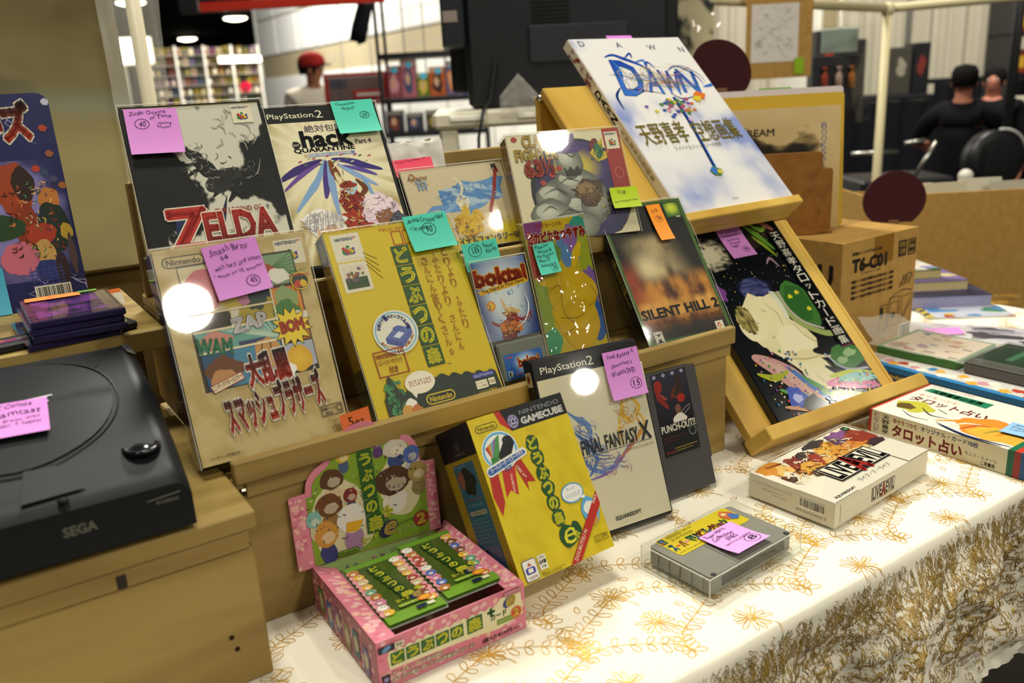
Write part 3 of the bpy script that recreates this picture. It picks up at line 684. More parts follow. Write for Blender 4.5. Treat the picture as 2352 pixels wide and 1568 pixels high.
logo('大乱闘',40,78,28,20,-3); logo('スマッシュブラザーズ',20.5,101.5,66,24,-5)
A.poly([(15.6,92),(37,86.4),(38.6,91.4),(17.6,97.4)],'8f2a22'); A.poly([(16.2,92.4),(36.6,87),(38,91),(17.8,96.8)],'d6c8a4'); A.text('ニンテンドウオールスター!',17,92.5,20,3.2,'8f2a22',.04,rot=-15)
A.text('TM',88,118,3,1.4,'2a2620'); A.frame(83,121.5,15,7.5,.5,'2a2620'); A.text('振動パック',84,123,9.5,2.2,'2a2620',.02); A.text('対応',85.5,126,5.6,2.2,'2a2620',.02); A.ring(96,125,2.2,2.4,.6,'2a2620')
A.text('バックアップ機能付き',5.5,136.4,19,1.9,'2a2620',.01)
A.build('cover_print',PRINT,t)
S=Art(.030,.191,LEFT(.135,.191,.030)); S.bg('4c4a63'); S.blob(50,300,40,120,'6a6a92',2,.5); S.blob(50,520,30,60,'7b3c3c',4,.4); S.build('spine_print',PRINT,t)
note(t,.0405,.0035,.0495,.0495,-5,PINK,[('Smash Bros',9,6,70,12),('64',26,22,14,9),('· with hard card insert',6,38,90,9),('* works on US systems*',5,53,92,9)],('45',70,78,11),P=A.P)
# yellow portrait box
t,A=boxed('boxed_game','large yellow sleeved box with vertical green title tiles and a teal note','game box',(.297,.708,.162),0,28.4,.142,.197,.025,'b99a20')
A.bg('d0b61a','cab016')
def stamp(x,y,w,h):
    n=9
    A.rect(x,y,w,h,'d9d2bc')
    for i in range(n):
        for q in (0,1): A.ell(x+w*(i+.5)/n,y+h*q,w*.03,w*.03,'d0b61a',8); A.ell(x+w*q,y+h*(i+.5)/n,w*.03,w*.03,'d0b61a',8)
stamp(4,2,22,21); n64(A,6,4,18,17,'d9d2bc'); stamp(4,23.5,21.5,22); A.rect(6.5,26,16.5,17,'cfc8b4'); A.rect(6.5,35,16.5,8,'34482c')
for i in range(26): A.ell(8+13*R.random(),28+10*R.random(),1.1,1.2,R.choice(['8a5a3a','b98a6a','6a4a6a','3c4a3a','d0b0a0','7a6a3a']),8)
for i in range(4): A.line([(25,18+i*3),(34,24+i*5)],.35,'4a4220')
A.text('PELICARD',42,2.4,22,2.2,'b05a1c',.0); 
for i in range(3): A.frame(50+i*9,5.5,8,11,.7,'a8481c')
ti='どうぶつの森'
for i,ch in enumerate(ti):
    x=46.3+(.1*i);y=17+i*15.4; A.rect(x,y,14,14.6,'29501f','23461c'); A.text(ch,x+2,y+1.8,10,11,'d6cf2c',.045)
A.text('TM',62,109,3,1.4,'4a3a10')
for st,x,y,h in (('ひとりより',87,14,42),('ふたり',86,62,26),('ふたりより',78,26,42),('さんにん',77,74,28),('さんにんより',69,28,42),('たーくさん。',68,56,50)): A.vtext(st,x-2.5,y,5.4,h,'9c5a20',-.0,wob=.3)
A.ell(31,79,17,16,'dcd8c8'); A.ring(31,79,15.6,14.8,1.0,'6ab0d0')
A.poly([(22,82),(33,74.5),(43,78),(33,87)],'5d6aa6'); A.poly([(22,82),(33,87),(33,91),(22,86)],'3d4884'); A.poly([(33,87),(43,78),(43,82),(33,91)],'4a5694'); A.poly([(28,82),(33,79),(37,81),(32,84)],'c4c8d4'); A.ell(33,76.5,4,1.6,'4a5694')
for i,ch in enumerate('おまけデータが入ってるよ!'):
    an=rad(-168+i*13); A.text(ch,31+12.6*math.cos(an)-1.1,79+11.8*math.sin(an)-1.1,2.3,2.4,'2b3278',.05,rot=math.degrees(an)+90)
for i,ch in enumerate('森が入ってるよ お楽しみに'):
    if ch!=' ': an=rad(150-i*10); A.text(ch,31+12.4*math.cos(an)-1,79+11.6*math.sin(an)-1,2,2.2,'b5722c',.04,rot=math.degrees(an)-90)
A.frame(9.5,90,23,18.5,.8,'8e2d20'); A.text('NINTENDO',11.5,92.4,15,2.8,'8e2d20',.04); A.text('64',27.6,91.8,3.6,2.2,'8e2d20',.04); A.text('コントローラパック',11.5,97,18,3,'8e2d20',.03); A.text('付き',18,102,6.4,4.4,'8e2d20',.03)
pts=[(8,138.7),(8,128)]+[(8+i*1.2,113+5*math.cos(i*.5)+6*abs(i-6)/6) for i in range(13)]+[(30,118),(38,124)]+[(40+i*2.5,116-3*abs(math.sin(i*.8))+i*.35) for i in range(24)]+[(99,138.7)]
A.poly(pts,'1d2a1e')
for i in range(46): A.ell(10+14*R.random(),112+24*R.random(),1.6,1.1,R.choice(['2f6a3c','3c7f48','255634']),8,rot=R.random()*3)
A.ell(37,117.5,11.6,8,'dcd4c0',c2='d6ceb8'); A.poly([(28,122),(31,128),(34,123)],'d6ceb8'); A.text('ひとりよりふたり',28.5,115,17,4.4,'8a2c22',.02)
A.blob(26,131,4,4,'d8d4c8',3,.2); A.blob(22,135,4,4,'b98a3a',5,.3); A.blob(29,135,4,3,'b0642c',2,.3)
A.oval('Nintendo',37.5,127.5,23,7.6,'1d2a1e','c8ad2a'); A.rrect(77.5,121.5,18,3.8,1.5,'3a3f86'); A.text('コミュニケーションゲーム',79,122.5,15,1.8,'d8d4e4',.03)
A.rect(78.5,127,9.6,6,'d6ceb4'); A.text('コントローラ',79.2,128,8,1.6,'26241c',.02); A.text('パック対応',79.2,130.4,8,1.6,'26241c',.02); A.rect(89.2,127,5.4,5,'d6ceb4'); A.text('121',90,128.4,3.8,2.2,'26241c',.03); A.text('バックアップ機能付き',79,134.6,15,1.4,'c8ad2a',.02)
A.build('cover_print',PRINT,t)
S=Art(.025,.197,LEFT(.142,.197,.025)); S.bg('a5841c'); S.rect(0,0,100,120,'4e4a36'); S.blob(50,60,26,40,'7a765c',2,.3); S.rect(0,560,100,228,'24301f'); S.build('spine_print',PRINT,t)
S=Art(.142,.025,TOP(.142,.197,.025)); S.bg('bfa02a'); S.text('どうぶつの森',30,5,40,6,'29501f',.05); S.build('top_print',PRINT,t)
note(t,.0875,-.0045,.051,.0405,-1,TEAL,[('Animal Crossing N64',8,8,82,16),('• 1st version',8,29,40,13)],('90',50,42,14),P=A.P)
# blue blister with a second little card inside
t,A=boxed('game_blister','narrow clear blister with a blue game cover, a small cartridge below and a teal tag','game blister',(.44,.722,.162),-.8,18.3,.067,.133,.014,'5b5a4e',mt=PRINT)
A.rect(0,0,100,128,'4a86c4'); A.field(0,0,100,128,40,50,lambda u,v: mix(mix('d4dee0','2a62ae',sstep(.1,.75,math.hypot((u-.5)*.9,(v-.45)*.9))),'18306e',sstep(.4,.9,abs(u-.5)*1.2+v*.3)))
A.text('boktai',2,14,94,25,'9c3a1e',.06,ow=.04,oc='d9b24a'); A.text('boktai',2,14,94,25,'b5451f',.04,c2='7a2415'); A.poly([(2,46),(92,36),(97,44),(6,53)],'d9a92c'); A.text('The Sun is in Your Hand',8,45.4,82,5,'3c2410',.02,rot=-6)
A.star(20,72,9,7,10,'d98a2c'); A.ell(20,72,5.4,5.4,'e0b23c'); A.curve([(40,62),(44,76),(50,92)],6,'d6b890',True)
A.blob(54,88,14,8,'d9b878',3,.4); A.blob(54,98,12,10,'7d2620',6,.3); A.curve([(56,96),(76,102),(92,92)],6,'9a2c20',True); A.curve([(44,98),(26,104),(14,96)],5,'8a2a20',True); A.blob(48,112,22,12,'c9762a',4,.4); A.blob(42,122,16,7,'6a2320',8,.4)
A.scrib(54,88,13,9,34,['7a2a20','f0d89a','3a1a12','b8863c'],.9,7,3); A.scrib(46,113,20,11,40,['5a2016','e0a040','d8782c','3a1614'],1.0,8,4); A.scrib(50,76,46,40,30,['7aa8d8','3c70b8','a8c8e4'],.7,12,5); A.scrib(60,100,34,8,20,['5a1612','c04a34'],.9,10,6)
A.curve([(84,60),(88,80),(78,102),(58,114)],2.4,'e8eef0',True)
A.build('cover_print',GLOSS,t)
b=MB(); b.box(.006,-.006,.002,.066,-.0005,.044,.002,'64685e'); c=b.build('cartridge',PLAST,t); A2=Art(.060,.042,lambda a,b,o:(.006+a,-.006-o,.044-b)); A2.rect(8,22,80,44,'2a5fae'); A2.field(8,22,80,44,20,12,lambda u,v: mix('bfd8e8','23569f',sstep(.0,.4,math.hypot(u-.55,(v-.45)*.7)))); A2.text('boktai',36,32,44,16,'9c3a1e',.05,ow=.04,oc='d9b24a'); A2.rect(12,52,8,10,'d9d4c4'); A2.text('E',13.5,53.6,5,7,'1c1c20',.05); A2.text('KONAMI',12,26,14,3,'c04a3a',.05); A2.text('KONAMI',26,58,14,3,'c04a3a',.05); A2.build('cartridge_label',PRINT,c)
note(t,-.004,-.0215,.0435,.030,-2,TEAL,[('Sensor',58,10,32,15),('Works!',60,30,34,15)],('135',34,30,16),P=A.P,off=-.003,curl=0)
# glossy yellow video sleeve
t,A=boxed('plastic_wrapped_sleeve','crinkly plastic-wrapped yellow sleeve with red bubble lettering beside the dark green case','sleeve',(.542,.769,.162),-1.6,16.7,.085,.157,.010,'a8a24a')
A.bg('bfa92a'); 
for x,y,rx,ry,c,s in ((10,8,20,14,'8a4a86',1),(60,6,30,10,'c9b02c',2),(90,14,16,14,'3f9a8a',3),(66,44,22,24,'5a86b8',4),(74,30,16,18,'8a62a8',5),(8,50,10,34,'b0483c',6),(92,60,14,40,'9aa52c',7),(90,100,12,26,'7d5aa6',8),(88,150,24,26,'2f5aa0',9),(8,120,14,40,'8aa03c',10),(10,168,16,18,'4a9a72',11),(30,44,22,20,'6a8a3a',13)): A.blob(x,y,rx,ry,c,s,.4)
for p,w,c in (([(30,90),(52,80),(80,84)],5,'c9a81e'),): A.curve(p,w,c)
A.blob(58,108,40,36,'d8b41c',3,.10,c2='cda818'); A.blob(60,150,34,36,'d4b01c',5,.12,c2='c8a214'); A.poly([(20,96),(40,92),(36,130),(50,150),(30,162),(16,128),(26,124)],'cda818'); A.curve([(66,70),(76,52),(86,36)],13,'d8b41c',True); A.curve([(44,82),(24,86),(6,84)],10,'d2ae1a',True)
A.line([(36,146),(74,138)],3,'6d4a1c',True); A.line([(40,160),(72,160)],3,'6d4a1c',True); A.curve([(22,96),(38,93),(37,130),(52,150),(30,160)],.7,'3c3210'); A.curve([(90,100),(96,118),(80,128)],.7,'3c3210'); A.curve([(30,136),(56,140),(70,136)],.7,'3c3210')
A.text('ピカピカーニバル',18,4,44,5,'b0402c',.02); A.text('ピカピカなつやすみ',3,16,95,14,'9c2a22',.07,ow=.04,oc='e2dcd0',rot=-1); A.text('ピカピカなつやすみ',3,16,95,14,'9c2a22',.03)
A.build('cover_print',GLOSS,t)
b=MB(); r=random.Random(4)
b.grid(26,44,lambda u,v: (-.003+.091*u,-.0022-.0016*abs(nz(u*3-v*2.2,v*4,3,4))-.0007*nz(u*9,v*7,1),-.001+.161*v))
b.build('crinkled_wrap',CLEAR,t,True)
note(t,.005,.0265,.029,.0365,-2,TEAL,[('Pikachu',6,5,62,11),('Records &',14,20,68,11),('Pika Vacation',6,36,82,10),('Mini CD',12,50,52,10),('Soundtrack',12,65,74,10)],('35',74,84,15),P=A.P)
# dark green horror case
t,A=boxed('game_case','dark green-edged case with a pale blurred face above fiery title lettering','game case',(.656,.724,.16),-5.6,35.2,.128,.188,.016,'4a6a2c')
A.bg('3f5f26'); A.rect(3,3,93,141,'101312')
def sf(u,v):
    x,y=u,v
    base=mix('120f0c','0d0f0e',.5)
    k=sstep(.42,.0,abs(x-.48-.36*(y-.45)))*sstep(.20,.30,y)*sstep(.66,.5,y); n=nz(x*3,y*4,2,4)
    c=mix(base,'c9b284',k*(.75+.6*n))
    k2=sstep(.24,.02,math.hypot((x-.30)*1.0,(y-.48)*1.4)); c=mix(c,'d8c79a',k2*.9)
    k3=sstep(.14,.0,math.hypot((x-.56)*1.5,(y-.55)*1.0)); c=mix(c,'1a120c',k3)
    f=sstep(.50,.64,y)*sstep(.98,.80,y); q=.5+1.2*nz(x*6,y*5,8,5); c=mix(c,mix('4a1d0c','cf8a2e',q),f*.9)
    f=sstep(.36,.5,y)*sstep(.3,.0,x); c=mix(c,mix('4a160c','9a3d18',.5+nz(x*5,y*5,5)),f*.9)
    h=sstep(.70,.76,y)*sstep(.86,.82,y); c=mix(c,'d9a04a',h*(.6+.8*nz(x*9,y*6,3,4)))
    return mix(c,'120c08',sstep(.86,.95,y)*.8)
A.field(3,3,93,141,64,90,sf)
A.poly([(6.5,10),(9,10),(15,17),(12.5,17)],'7d8f3a'); A.poly([(13.5,10),(15,10),(8,17),(6.5,17)],'7d8f3a'); A.text('XBOX',19,12,18,4,'7d8f3a',.02)
A.field(77,4,18,15.5,10,10,lambda u,v: mix('c5d23a','3c6a24',sstep(.1,.6,math.hypot(u-.5,v-.4)))); A.line([(80,6),(92,18)],1,'4a7a2a',True); A.line([(92,6),(81,18)],1,'4a7a2a',True); A.rect(88,19.5,5,1.4,'b8c0a0')
A.text('SILENT HILL 2',4,112,91,9.5,'0e0f10',.045); 
for i in range(12): A.line([(6+i*7.4,112+R.uniform(-1,3)),(9+i*7.4,122+R.uniform(-2,2))],.4,'c99a52',True)
A.text('RESTLESS DREAMS',8,126,86,4.6,'6a3a18',.02); A.rect(8.6,134.5,9.6,12,'dcd6c4'); A.rect(9.4,137,8,9,'131416'); A.text('M',10.2,138.2,6.4,6.2,'dcd6c4',.05); A.text('MATURE',9,135,8.6,1.4,'131416',.03)
A.rect(81.5,136,9.6,10,'dcd2c4'); A.curve([(83.5,143),(85,139),(88,138)],1.6,'b5342a',True); A.curve([(84.5,145),(87,141),(89.5,141)],1.6,'d98a2c',True)
A.build('cover_print',PRINT,t)
S=Art(.016,.188,LEFT(.128,.188,.016)); S.bg('0f1310'); S.vtext('SILENTHILL2',36,420,40,420,'8a7a34',.02); S.build('spine_print',PRINT,t)
note(t,.0705,.006,.0215,.0525,0,ORNG,[('C1B',22,14,42,8)],('70',54,40,24),P=A.P,off=.0034)
# ---------------------------------------------------------------- things standing and lying on the cloth
CT=.0012
# yellow box
t,A=boxed('game_box','yellow carton with black top corner and red ribbon print leaning on the riser','game box',(.356,.563,.0345),2.2,28.8,.1102,.157,.070,'c8ad1e',slv=False)
A.bg('d0b818','c6ac14')
A.field(0,0,100,A.H,20,26,lambda u,v: mix('d2bb1c','c4aa12',.5+nz(u*9-v*5,v*7,3)))
A.poly([(27,0),(41,0),(39,19.5),(30,11)],'b02c22'); A.poly([(33,0),(100,0),(100,19.5),(39,19.5)],'131417')
A.ell(43,12,5.4,6,'8a84a8'); A.star(43,12,4.6,3,6,'3a3650'); A.frame(40.8,9.4,4.4,5,.9,'c2bcd8')
A.text('NINTENDO',51.5,4.6,43,3.8,'8c8c90'); A.text('GAMECUBE',51,11,45,5.6,'d8d6cf',.05)
A.oval('Nintendo',4.7,6.8,22,6.6,'d0b818','26221a')
A.poly([(4,48),(13,44),(10,74),(4,84),(1,66)],'a8281f'); A.poly([(17,46),(30,48),(25,72),(19,66),(13,71)],'b52c22'); A.poly([(29,46),(38,44),(45,66),(37,64),(36,72)],'a8281f')
A.text('DOUBUTSU',21,68,15,2.2,'e0c8b0',.03,rot=-82); A.text('ORI e+',32.5,48,13,2.6,'e0c8b0',.03,rot=62)
A.ell(21.5,32,17.8,16.8,'dedbd0'); A.ring(21.5,32,16.8,15.8,2,'55a3cf'); A.ell(21.5,32,14.6,13.8,'e3e0d6')
for i,c in enumerate(('b03a30','c98a2c','6aa0b0','8a5a9a','4a8a4a')): A.poly([(12,38),(8+i*3.2,27-i*1.6),(12+i*3.2,25-i*1.6),(19,38)],c)
A.rect(10,36,8,6,'3a7a3c'); A.poly([(18,36),(30,22),(36,24),(37,29),(28,42),(19,42)],'15161a'); A.ell(31,25,5,3.6,'1d1e24'); A.ell(29,24,1.4,1.2,'33343c')
A.poly([(2,46),(4,42.5),(43,35),(46,38),(45,42),(6,51),(3,50)],'dedbd0'); A.poly([(3,46.5),(5,44),(42,37),(44.5,39),(43.5,41),(6.5,49.6),(4,49)],'2d5a9c'); A.text('カードeリーダーとカード付き',6,44,36,4,'e6e4dc',.03,rot=-11.5); A.text('付き',19.5,46.6,7,4,'2d5a9c',.03,rot=-8)
for i,ch in enumerate(ti):
    x=48.4+i*.1;y=28.6+i*13.4; A.blob(x+5.6,y+6.2,6.6,7.2,'1f4a20',i,.16); A.text(ch,x+1.4,y+1.6,8.6,9.6,'d6cf2c',.045)
A.blob(58,119,9.5,9.5,'1d4a22',4,.22); A.blob(68,116,5,7,'1d4a22',7,.2); A.text('e',51.5,112.5,13,13.5,'cfc82c',.0,.25); A.text('+',64,118,5.6,5,'cfc82c',.05)
A.ell(76,86.5,12,8.6,'4f95c4'); A.ell(76,86.5,10.8,7.4,'e2e0d8'); A.poly([(82,92),(90,99),(87,91)],'e2e0d8'); A.text('もっと',71,81,9,2.8,'3a7ab0',.0); A.text('いい!ぷらす',68,86,16,4,'3a7ab0',.0)
A.blob(88,106,9,12,'5aa0cf',3,.12); A.blob(88,104,6.4,6,'dedbd2',5,.12); A.blob(88,113,5,6,'b98a3c',6,.2); A.curve([(84,114),(90,110),(96,106)],2,'a0702c')
A.poly([(51,142.4),(62,142.4),(100,104),(100,92)],'b02a20'); A.text('DOUBUTSU N',56,139,28,3.2,'e0c8b0',.03,rot=-46); A.text('NO',92,100,8,3,'e0c8b0',.03,rot=-46)
A.rrect(5,123.6,14,17.6,2,'2c2a6a'); A.rrect(5.6,124.2,12.8,16.4,1.6,'dedbd0'); A.rrect(7,130,9.6,5.6,1.8,'3a3a94'); A.rect(9.4,131,4.8,3.4,'dedbd0'); A.poly([(9.4,129),(14,129),(11.8,126)],'b04a40'); A.text('つながる',7,137,9.6,2.6,'8a2c5a',.03)
A.rect(21,124,8,12,'dcd8c4'); A.text('CERO',22,125,6,2,'1c1c1c',.04); A.text('全年齢',21.6,128,7,3.4,'1c1c1c',.05); A.text('対象',22.6,132.6,5,2.2,'1c1c1c',.03)
A.text('通信コミュニケーション',21,138.4,25,1.5,'3a3010',.02); A.text('GAMEBOY PLAYER',21,140.3,20,1,'3a3010',.02); A.frame(82,128,15,5.6,.4,'4a4014'); A.text('メモリーカード59',83,128.9,8.6,1.4,'3a3010',.02); A.text('57~',92,129,4.4,2.6,'3a3010',.03); A.text('使用ブロック数',83,131,8.6,1.4,'3a3010',.02)
A.build('cover_print',PRINT,t)
S=Art(.070,.157,LEFT(.1102,.157,.070)); S.bg('a8901a'); S.rect(0,0,100,44,'15161a'); S.star(52,26,9,5,6,'3c3c42'); S.text('GAMECUBE',38,36,30,2.6,'6a6a70',.03)
S.rrect(22,50,60,168,4,'2e6a8a'); S.blob(52,76,20,18,'14181c',3,.3); S.blob(34,72,10,12,'8a5a4a',5,.3); S.text('カードeリーダー',26,52,34,3,'9ac0cc',.02); S.text('カードeリーダーと',30,98,44,4.6,'b05a4a',.03); S.text('カードe がいっぱい',30,106,44,4,'a0c0c8',.03); S.rect(28,116,48,6,'b8b49a'); S.text('カードを読み込むだけで',30,117.4,44,3,'2a3a44',.03)
for i in range(7): S.rect(29,127+i*5.2,R.uniform(34,47),1.9,'4f7f92')
S.rect(24,166,56,50,'5a6a8c','3c5a80'); S.blob(40,186,9,16,'20242c',2,.2); S.blob(64,200,7,12,'1c2028',6,.2); S.build('side_print',PRINT,t)
# white case with black frame
t,A=boxed('game_case','glossy black-framed case with plain white cover and sweeping blue and gold lettering','game case',(.455,.626,.008),-5,20,.1365,.1975,.014,'141519',slv=False,bev=.003,body='case')
A.rect(3.2,3,94,14,'131418'); A.field(3.2,17,94,124.5,24,30,lambda u,v: mix('d6cfb6','cfc8ae',.5+.4*nz(u*2,v*3,5)))
A.text('PlayStation',8,7.4,41,6.9,'e4dfcd',.005); A.text('2',50,6.2,5.6,7.2,'e4dfcd'); A.rect(48.7,12.2,.8,.8,'e4dfcd')
for p,w,c in (([(22,44),(30,52),(40,62),(36,74)],6,'5f7fb8'),([(24,60),(34,72),(40,86),(30,98)],7,'4f74b4'),([(20,70),(34,92),(50,96),(62,86)],6,'5a78ba'),([(30,100),(48,98),(62,90),(78,76)],5,'7a62a6'),([(56,92),(72,84),(86,72)],4,'b8704a'),([(70,82),(86,74),(84,62)],4,'d0943a'),([(74,46),(72,58),(80,66)],7,'d8b23a'),([(80,44),(88,54),(82,64)],5,'d4ac34'),([(70,54),(66,68),(66,82)],4,'dcae44'),([(84,56),(90,66),(86,76)],3,'d8a83c'),([(26,48),(36,54),(42,60)],3,'6a88bf')): A.curve(p,w*.6,c,True)
A.scrib(34,74,12,26,60,['3c5ea8','6f8fc8','a9b8dc','5a6ab0'],.6,9,4); A.scrib(56,92,16,8,30,['7a62a6','a890c0','c08a90'],.5,9,5); A.scrib(76,62,10,18,44,['e0c05a','c98f2c','ecd890','d2a03a'],.6,8,6)
for i in range(10): A.curve([(24+i*1.5,56+i*4),(38+i,66+i*3.4),(44+i*2,74+i*2.4)],.8,mix('3c5ea8','8fa8d0',R.random()),True)
A.text('FINAL FANTASY',28.5,69.5,53,11,'23232b',.02); A.text('X',84,67,9.5,13.6,'23232b',.02); A.line([(28,82),(93,81.4)],.5,'5a5a5a'); A.text('ファイナルファンタジーX',68,84,26,2.6,'8a7a4a',.01)
A.line([(72,98),(88,97)],.6,'a58ab0',True); A.text('SQUARESOFT',44.8,132.5,24,3.4,'24242a',.03)
A.build('cover_print',PRINT,t)
MB().grid(1,1,lambda u,v:(.002+.1325*u,-.0022,.002+.1935*v)).build('clear_film',CLEAR,t)
S=Art(.014,.1975,LEFT(.1365,.1975,.014)); S.bg('131418'); S.rect(4,90,92,110,'a8a48c'); S.blob(46,140,20,30,'6a2a3a',2,.4); S.text('P',36,120,26,50,'8a2c3a',.06); S.build('spine_print',PRINT,t)
b=MB().box(.133,.0002,.14,.1372,.013,.17,.0005,'dcd8c8').build('insert_edge',PRINT,t)
note(t,.0868,.0095,.0458,.0525,0,PINK,[('Final Fantasy X',10,8,78,11),('(Japan/intl.)',16,26,58,9),('W/ extra DVD',12,41,66,11)],('15',74,74,14),P=A.P,off=.0030)
# grey cartridge
t=thing('game_cartridge','dark grey cartridge with boxing photo label standing against the riser','game cartridge',(.610,.643,.0065),lean(-1.9,16.5))
b=MB(); w,h,d=.072+.03,.143,.0165; x0=-.034
b.prism([(x0,0),(.0725,0),(.0725,.027),(.0768,.027) if 0 else (.0725,.031),(.0745,.032),(.0745,h-.002),(.0725,h),(x0,h)],0,d,'4a4846'); 
b.box(x0,-.0008,.004,-.002,.0006,.139,.0003,'454341'); 
for i in range(8): b.box(x0,-.0014,.03+i*.012,-.012,.0004,.036+i*.012,.0004,'3f3d3b')
b.build('shell',DKGREY,t)
A=Art(.072,.143,base=.0006); A.rect(9.5,2,73,132,'141417'); A.field(9.5,3,73,80,16,18,lambda u,v: mix('2c2a3a','121216',v))
for i in range(4): A.ell(16+i*19,6,3.6,3,'8a8ea4')
for p,w,c in (([(14,20),(20,40),(34,60)],11,'7c221f'),([(64,10),(60,34),(70,50)],15,'33211a'),([(56,26),(46,40),(58,46)],6,'5a2a1c'),([(20,34),(34,46)],5,'8a3a2a')): A.curve(p,w,c,True)
A.ell(20,22,8,10,'8c2621'); A.ell(62,48,8,7,'96281f'); A.ell(44,44,3,3,'5a201c'); A.ell(52,64,6,8,'6d4a38'); A.blob(52,80,14,9,'cfcabc',2,.15); A.curve([(56,72),(68,64),(78,62)],.7,'b8b4ac'); A.curve([(58,76),(70,70),(76,66)],.7,'b8b4ac')
A.rect(9.5,84,73,50,'121215'); A.text('PUNCH-OUT!!',11,85,70,11,'dcd6c4',.03); A.ring(73,103,8,8,1.2,'6d8078'); A.ring(73,103,5.4,5.4,.6,'4a5852')
A.text('FEATURING THE BOXING CHAMP',11,104,46,2.2,'6a2a24'); A.text('IN THE RING',11,109,30,2.2,'6a2a24'); A.rect(30,123,48,1.4,'8a742a'); A.text('Nintendo',12,126,18,3.4,'8a2c24',.03); A.text('ENTERTAINMENT SYSTEM',32,127,34,1.8,'a08a3a',.02); A.frame(68,128,11,4,.5,'3c3c40')
A.build('label',PRINT,t)
# ---------------------------------------------------------------- pink card display
L,Dp,Hh=.142,.145,.045
t=thing('card_display_box','open pink dotted counter box with a scalloped picture header, full of card packs','display box',(.209,.554,CT),(0,0,rad(-.5)))
def dots(S,x,y,w,h,n,c1='d07a8c',c2='e0a0a8'):
    S.rect(x,y,w,h,c1)
    for _ in range(n): S.ell(x+2+(w-4)*R.random(),y+1.5+max(0,h-3)*R.random(),1.7,1.6,R.choice([c2,'dfae9a','c96a80','e0b0b0']),8)
b=MB(); b.box(0,0,0,L,.0012,Hh,0,'cf7a8c'); b.build('front_wall',PRINT,t)
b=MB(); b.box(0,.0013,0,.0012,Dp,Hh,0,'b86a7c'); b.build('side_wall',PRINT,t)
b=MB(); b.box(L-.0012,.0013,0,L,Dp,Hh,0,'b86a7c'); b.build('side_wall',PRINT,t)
MB().box(.0013,.0013,0,L-.0013,Dp,.001,0,'b8a088').build('bottom',PRINT,t)
A=Art(L,Hh,lambda a,b,o:(a,-o,Hh-b)); dots(A,0,0,100,A.H,120)
A.poly([(6,12)]+[(8+i*3.0,(9.4 if i%2 else 7.4)-i*.06) for i in range(25)]+[(84,3.6),(97,5),(98,20),(80,24),(60,22),(7,20)],'d8cfa8')
for i,ch in enumerate(ti):
    x=8+i*9.7+(1.6 if i==5 else 0); sz=8.4 if i<5 else 10.4; A.rect(x,9.6-(1.2 if i==5 else 0),sz+.4,sz,'2c5a26'); A.text(ch,x+1.1,10.8-(1.2 if i==5 else 0),sz-1.8,sz-2.2,'d4cf38',.04)
A.text('+',73,8,4.4,4.4,'2c5a26',.06); A.text('カード',74.6,12.2,11.4,4,'2c5a26',.04); A.ell(88.5,8,5,3.4,'2c3a7a',rot=-.5); A.text('e',85.6,4.6,6,6.6,'c8ae4a',.04,.3)
A.rect(79,17.6,16,3.6,'6a8a2c'); A.text('コレクションカード シリーズ',80,18.6,13,1.6,'d8d49a',.02); A.ell(93,17,4,4,'c9702c'); A.ell(93,17,3.1,3.1,'b5432c'); A.text('2',91.4,14.8,3.2,4.4,'e0c04a',.05)
A.oval('Nintendo',84.5,1,12.5,3.2,'d8909a','3a2430'); A.rect(-0+1,3.4,10,4.2,'1c2238'); A.ell(6,5.5,3,1.4,'5a8ab8',rot=-.4); A.rect(11.4,3.6,5.6,3.6,'d8d2b8'); A.text('対応',12.2,4.4,4,2,'26241c',.04)
A.text('ゲームキューブの君の村に、',8,21.8,34,2.6,'e4dcc0',.03,ow=.05,oc='6a4a3a'); A.text('どうぶつ達からヒミツの手紙がとどくよ!',8,25.8,54,2.8,'e4dcc0',.03,ow=.05,oc='6a4a3a'); A.rect(1.6,22,5,6,'1c1c2c'); A.star(4.1,25,2,1.2,6,'8a84b0')
A.text('5枚入り★191円',68,26.4,21,3,'3a2226',.03); A.text('(税込)',90,27.4,5,1.8,'3a2226',.02)
A.build('front_print',PRINT,t)
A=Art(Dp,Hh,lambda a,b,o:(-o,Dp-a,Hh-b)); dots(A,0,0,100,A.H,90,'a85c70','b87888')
for i in range(6): A.rect(10+i*14,8+(i%2)*3,9,18,['5a7a3c','4a6a9a','7a4a7a','8a7a3a','3c6a6a','6a5a8a'][i]); A.blob(14.5+i*14,17+(i%2)*3,3.4,5,'c0b090',i,.3)
A.build('side_print',PRINT,t)
# folded-in rims
for k,(q) in enumerate(([(0,0,Hh),(0,Dp,Hh),(.021,Dp-.004,Hh-.006),(.021,.006,Hh-.006)],[(L,0,Hh),(L,Dp,Hh),(L-.014,Dp-.004,Hh-.006),(L-.014,.006,Hh-.006)])):
    n=MB(); O=Vector(q[0]);U=Vector(q[1])-O
    b2=Art(Dp,.02,lambda a,b,o,q=q:tuple((Vector(q[0]).lerp(Vector(q[1]),a/Dp)).lerp(Vector(q[3]).lerp(Vector(q[2]),a/Dp),min(1,b/.0135))+Vector((0,0,.0004+o)))); dots(b2,0,0,100,9.3,60); b2.build('folded_rim',PRINT,t)
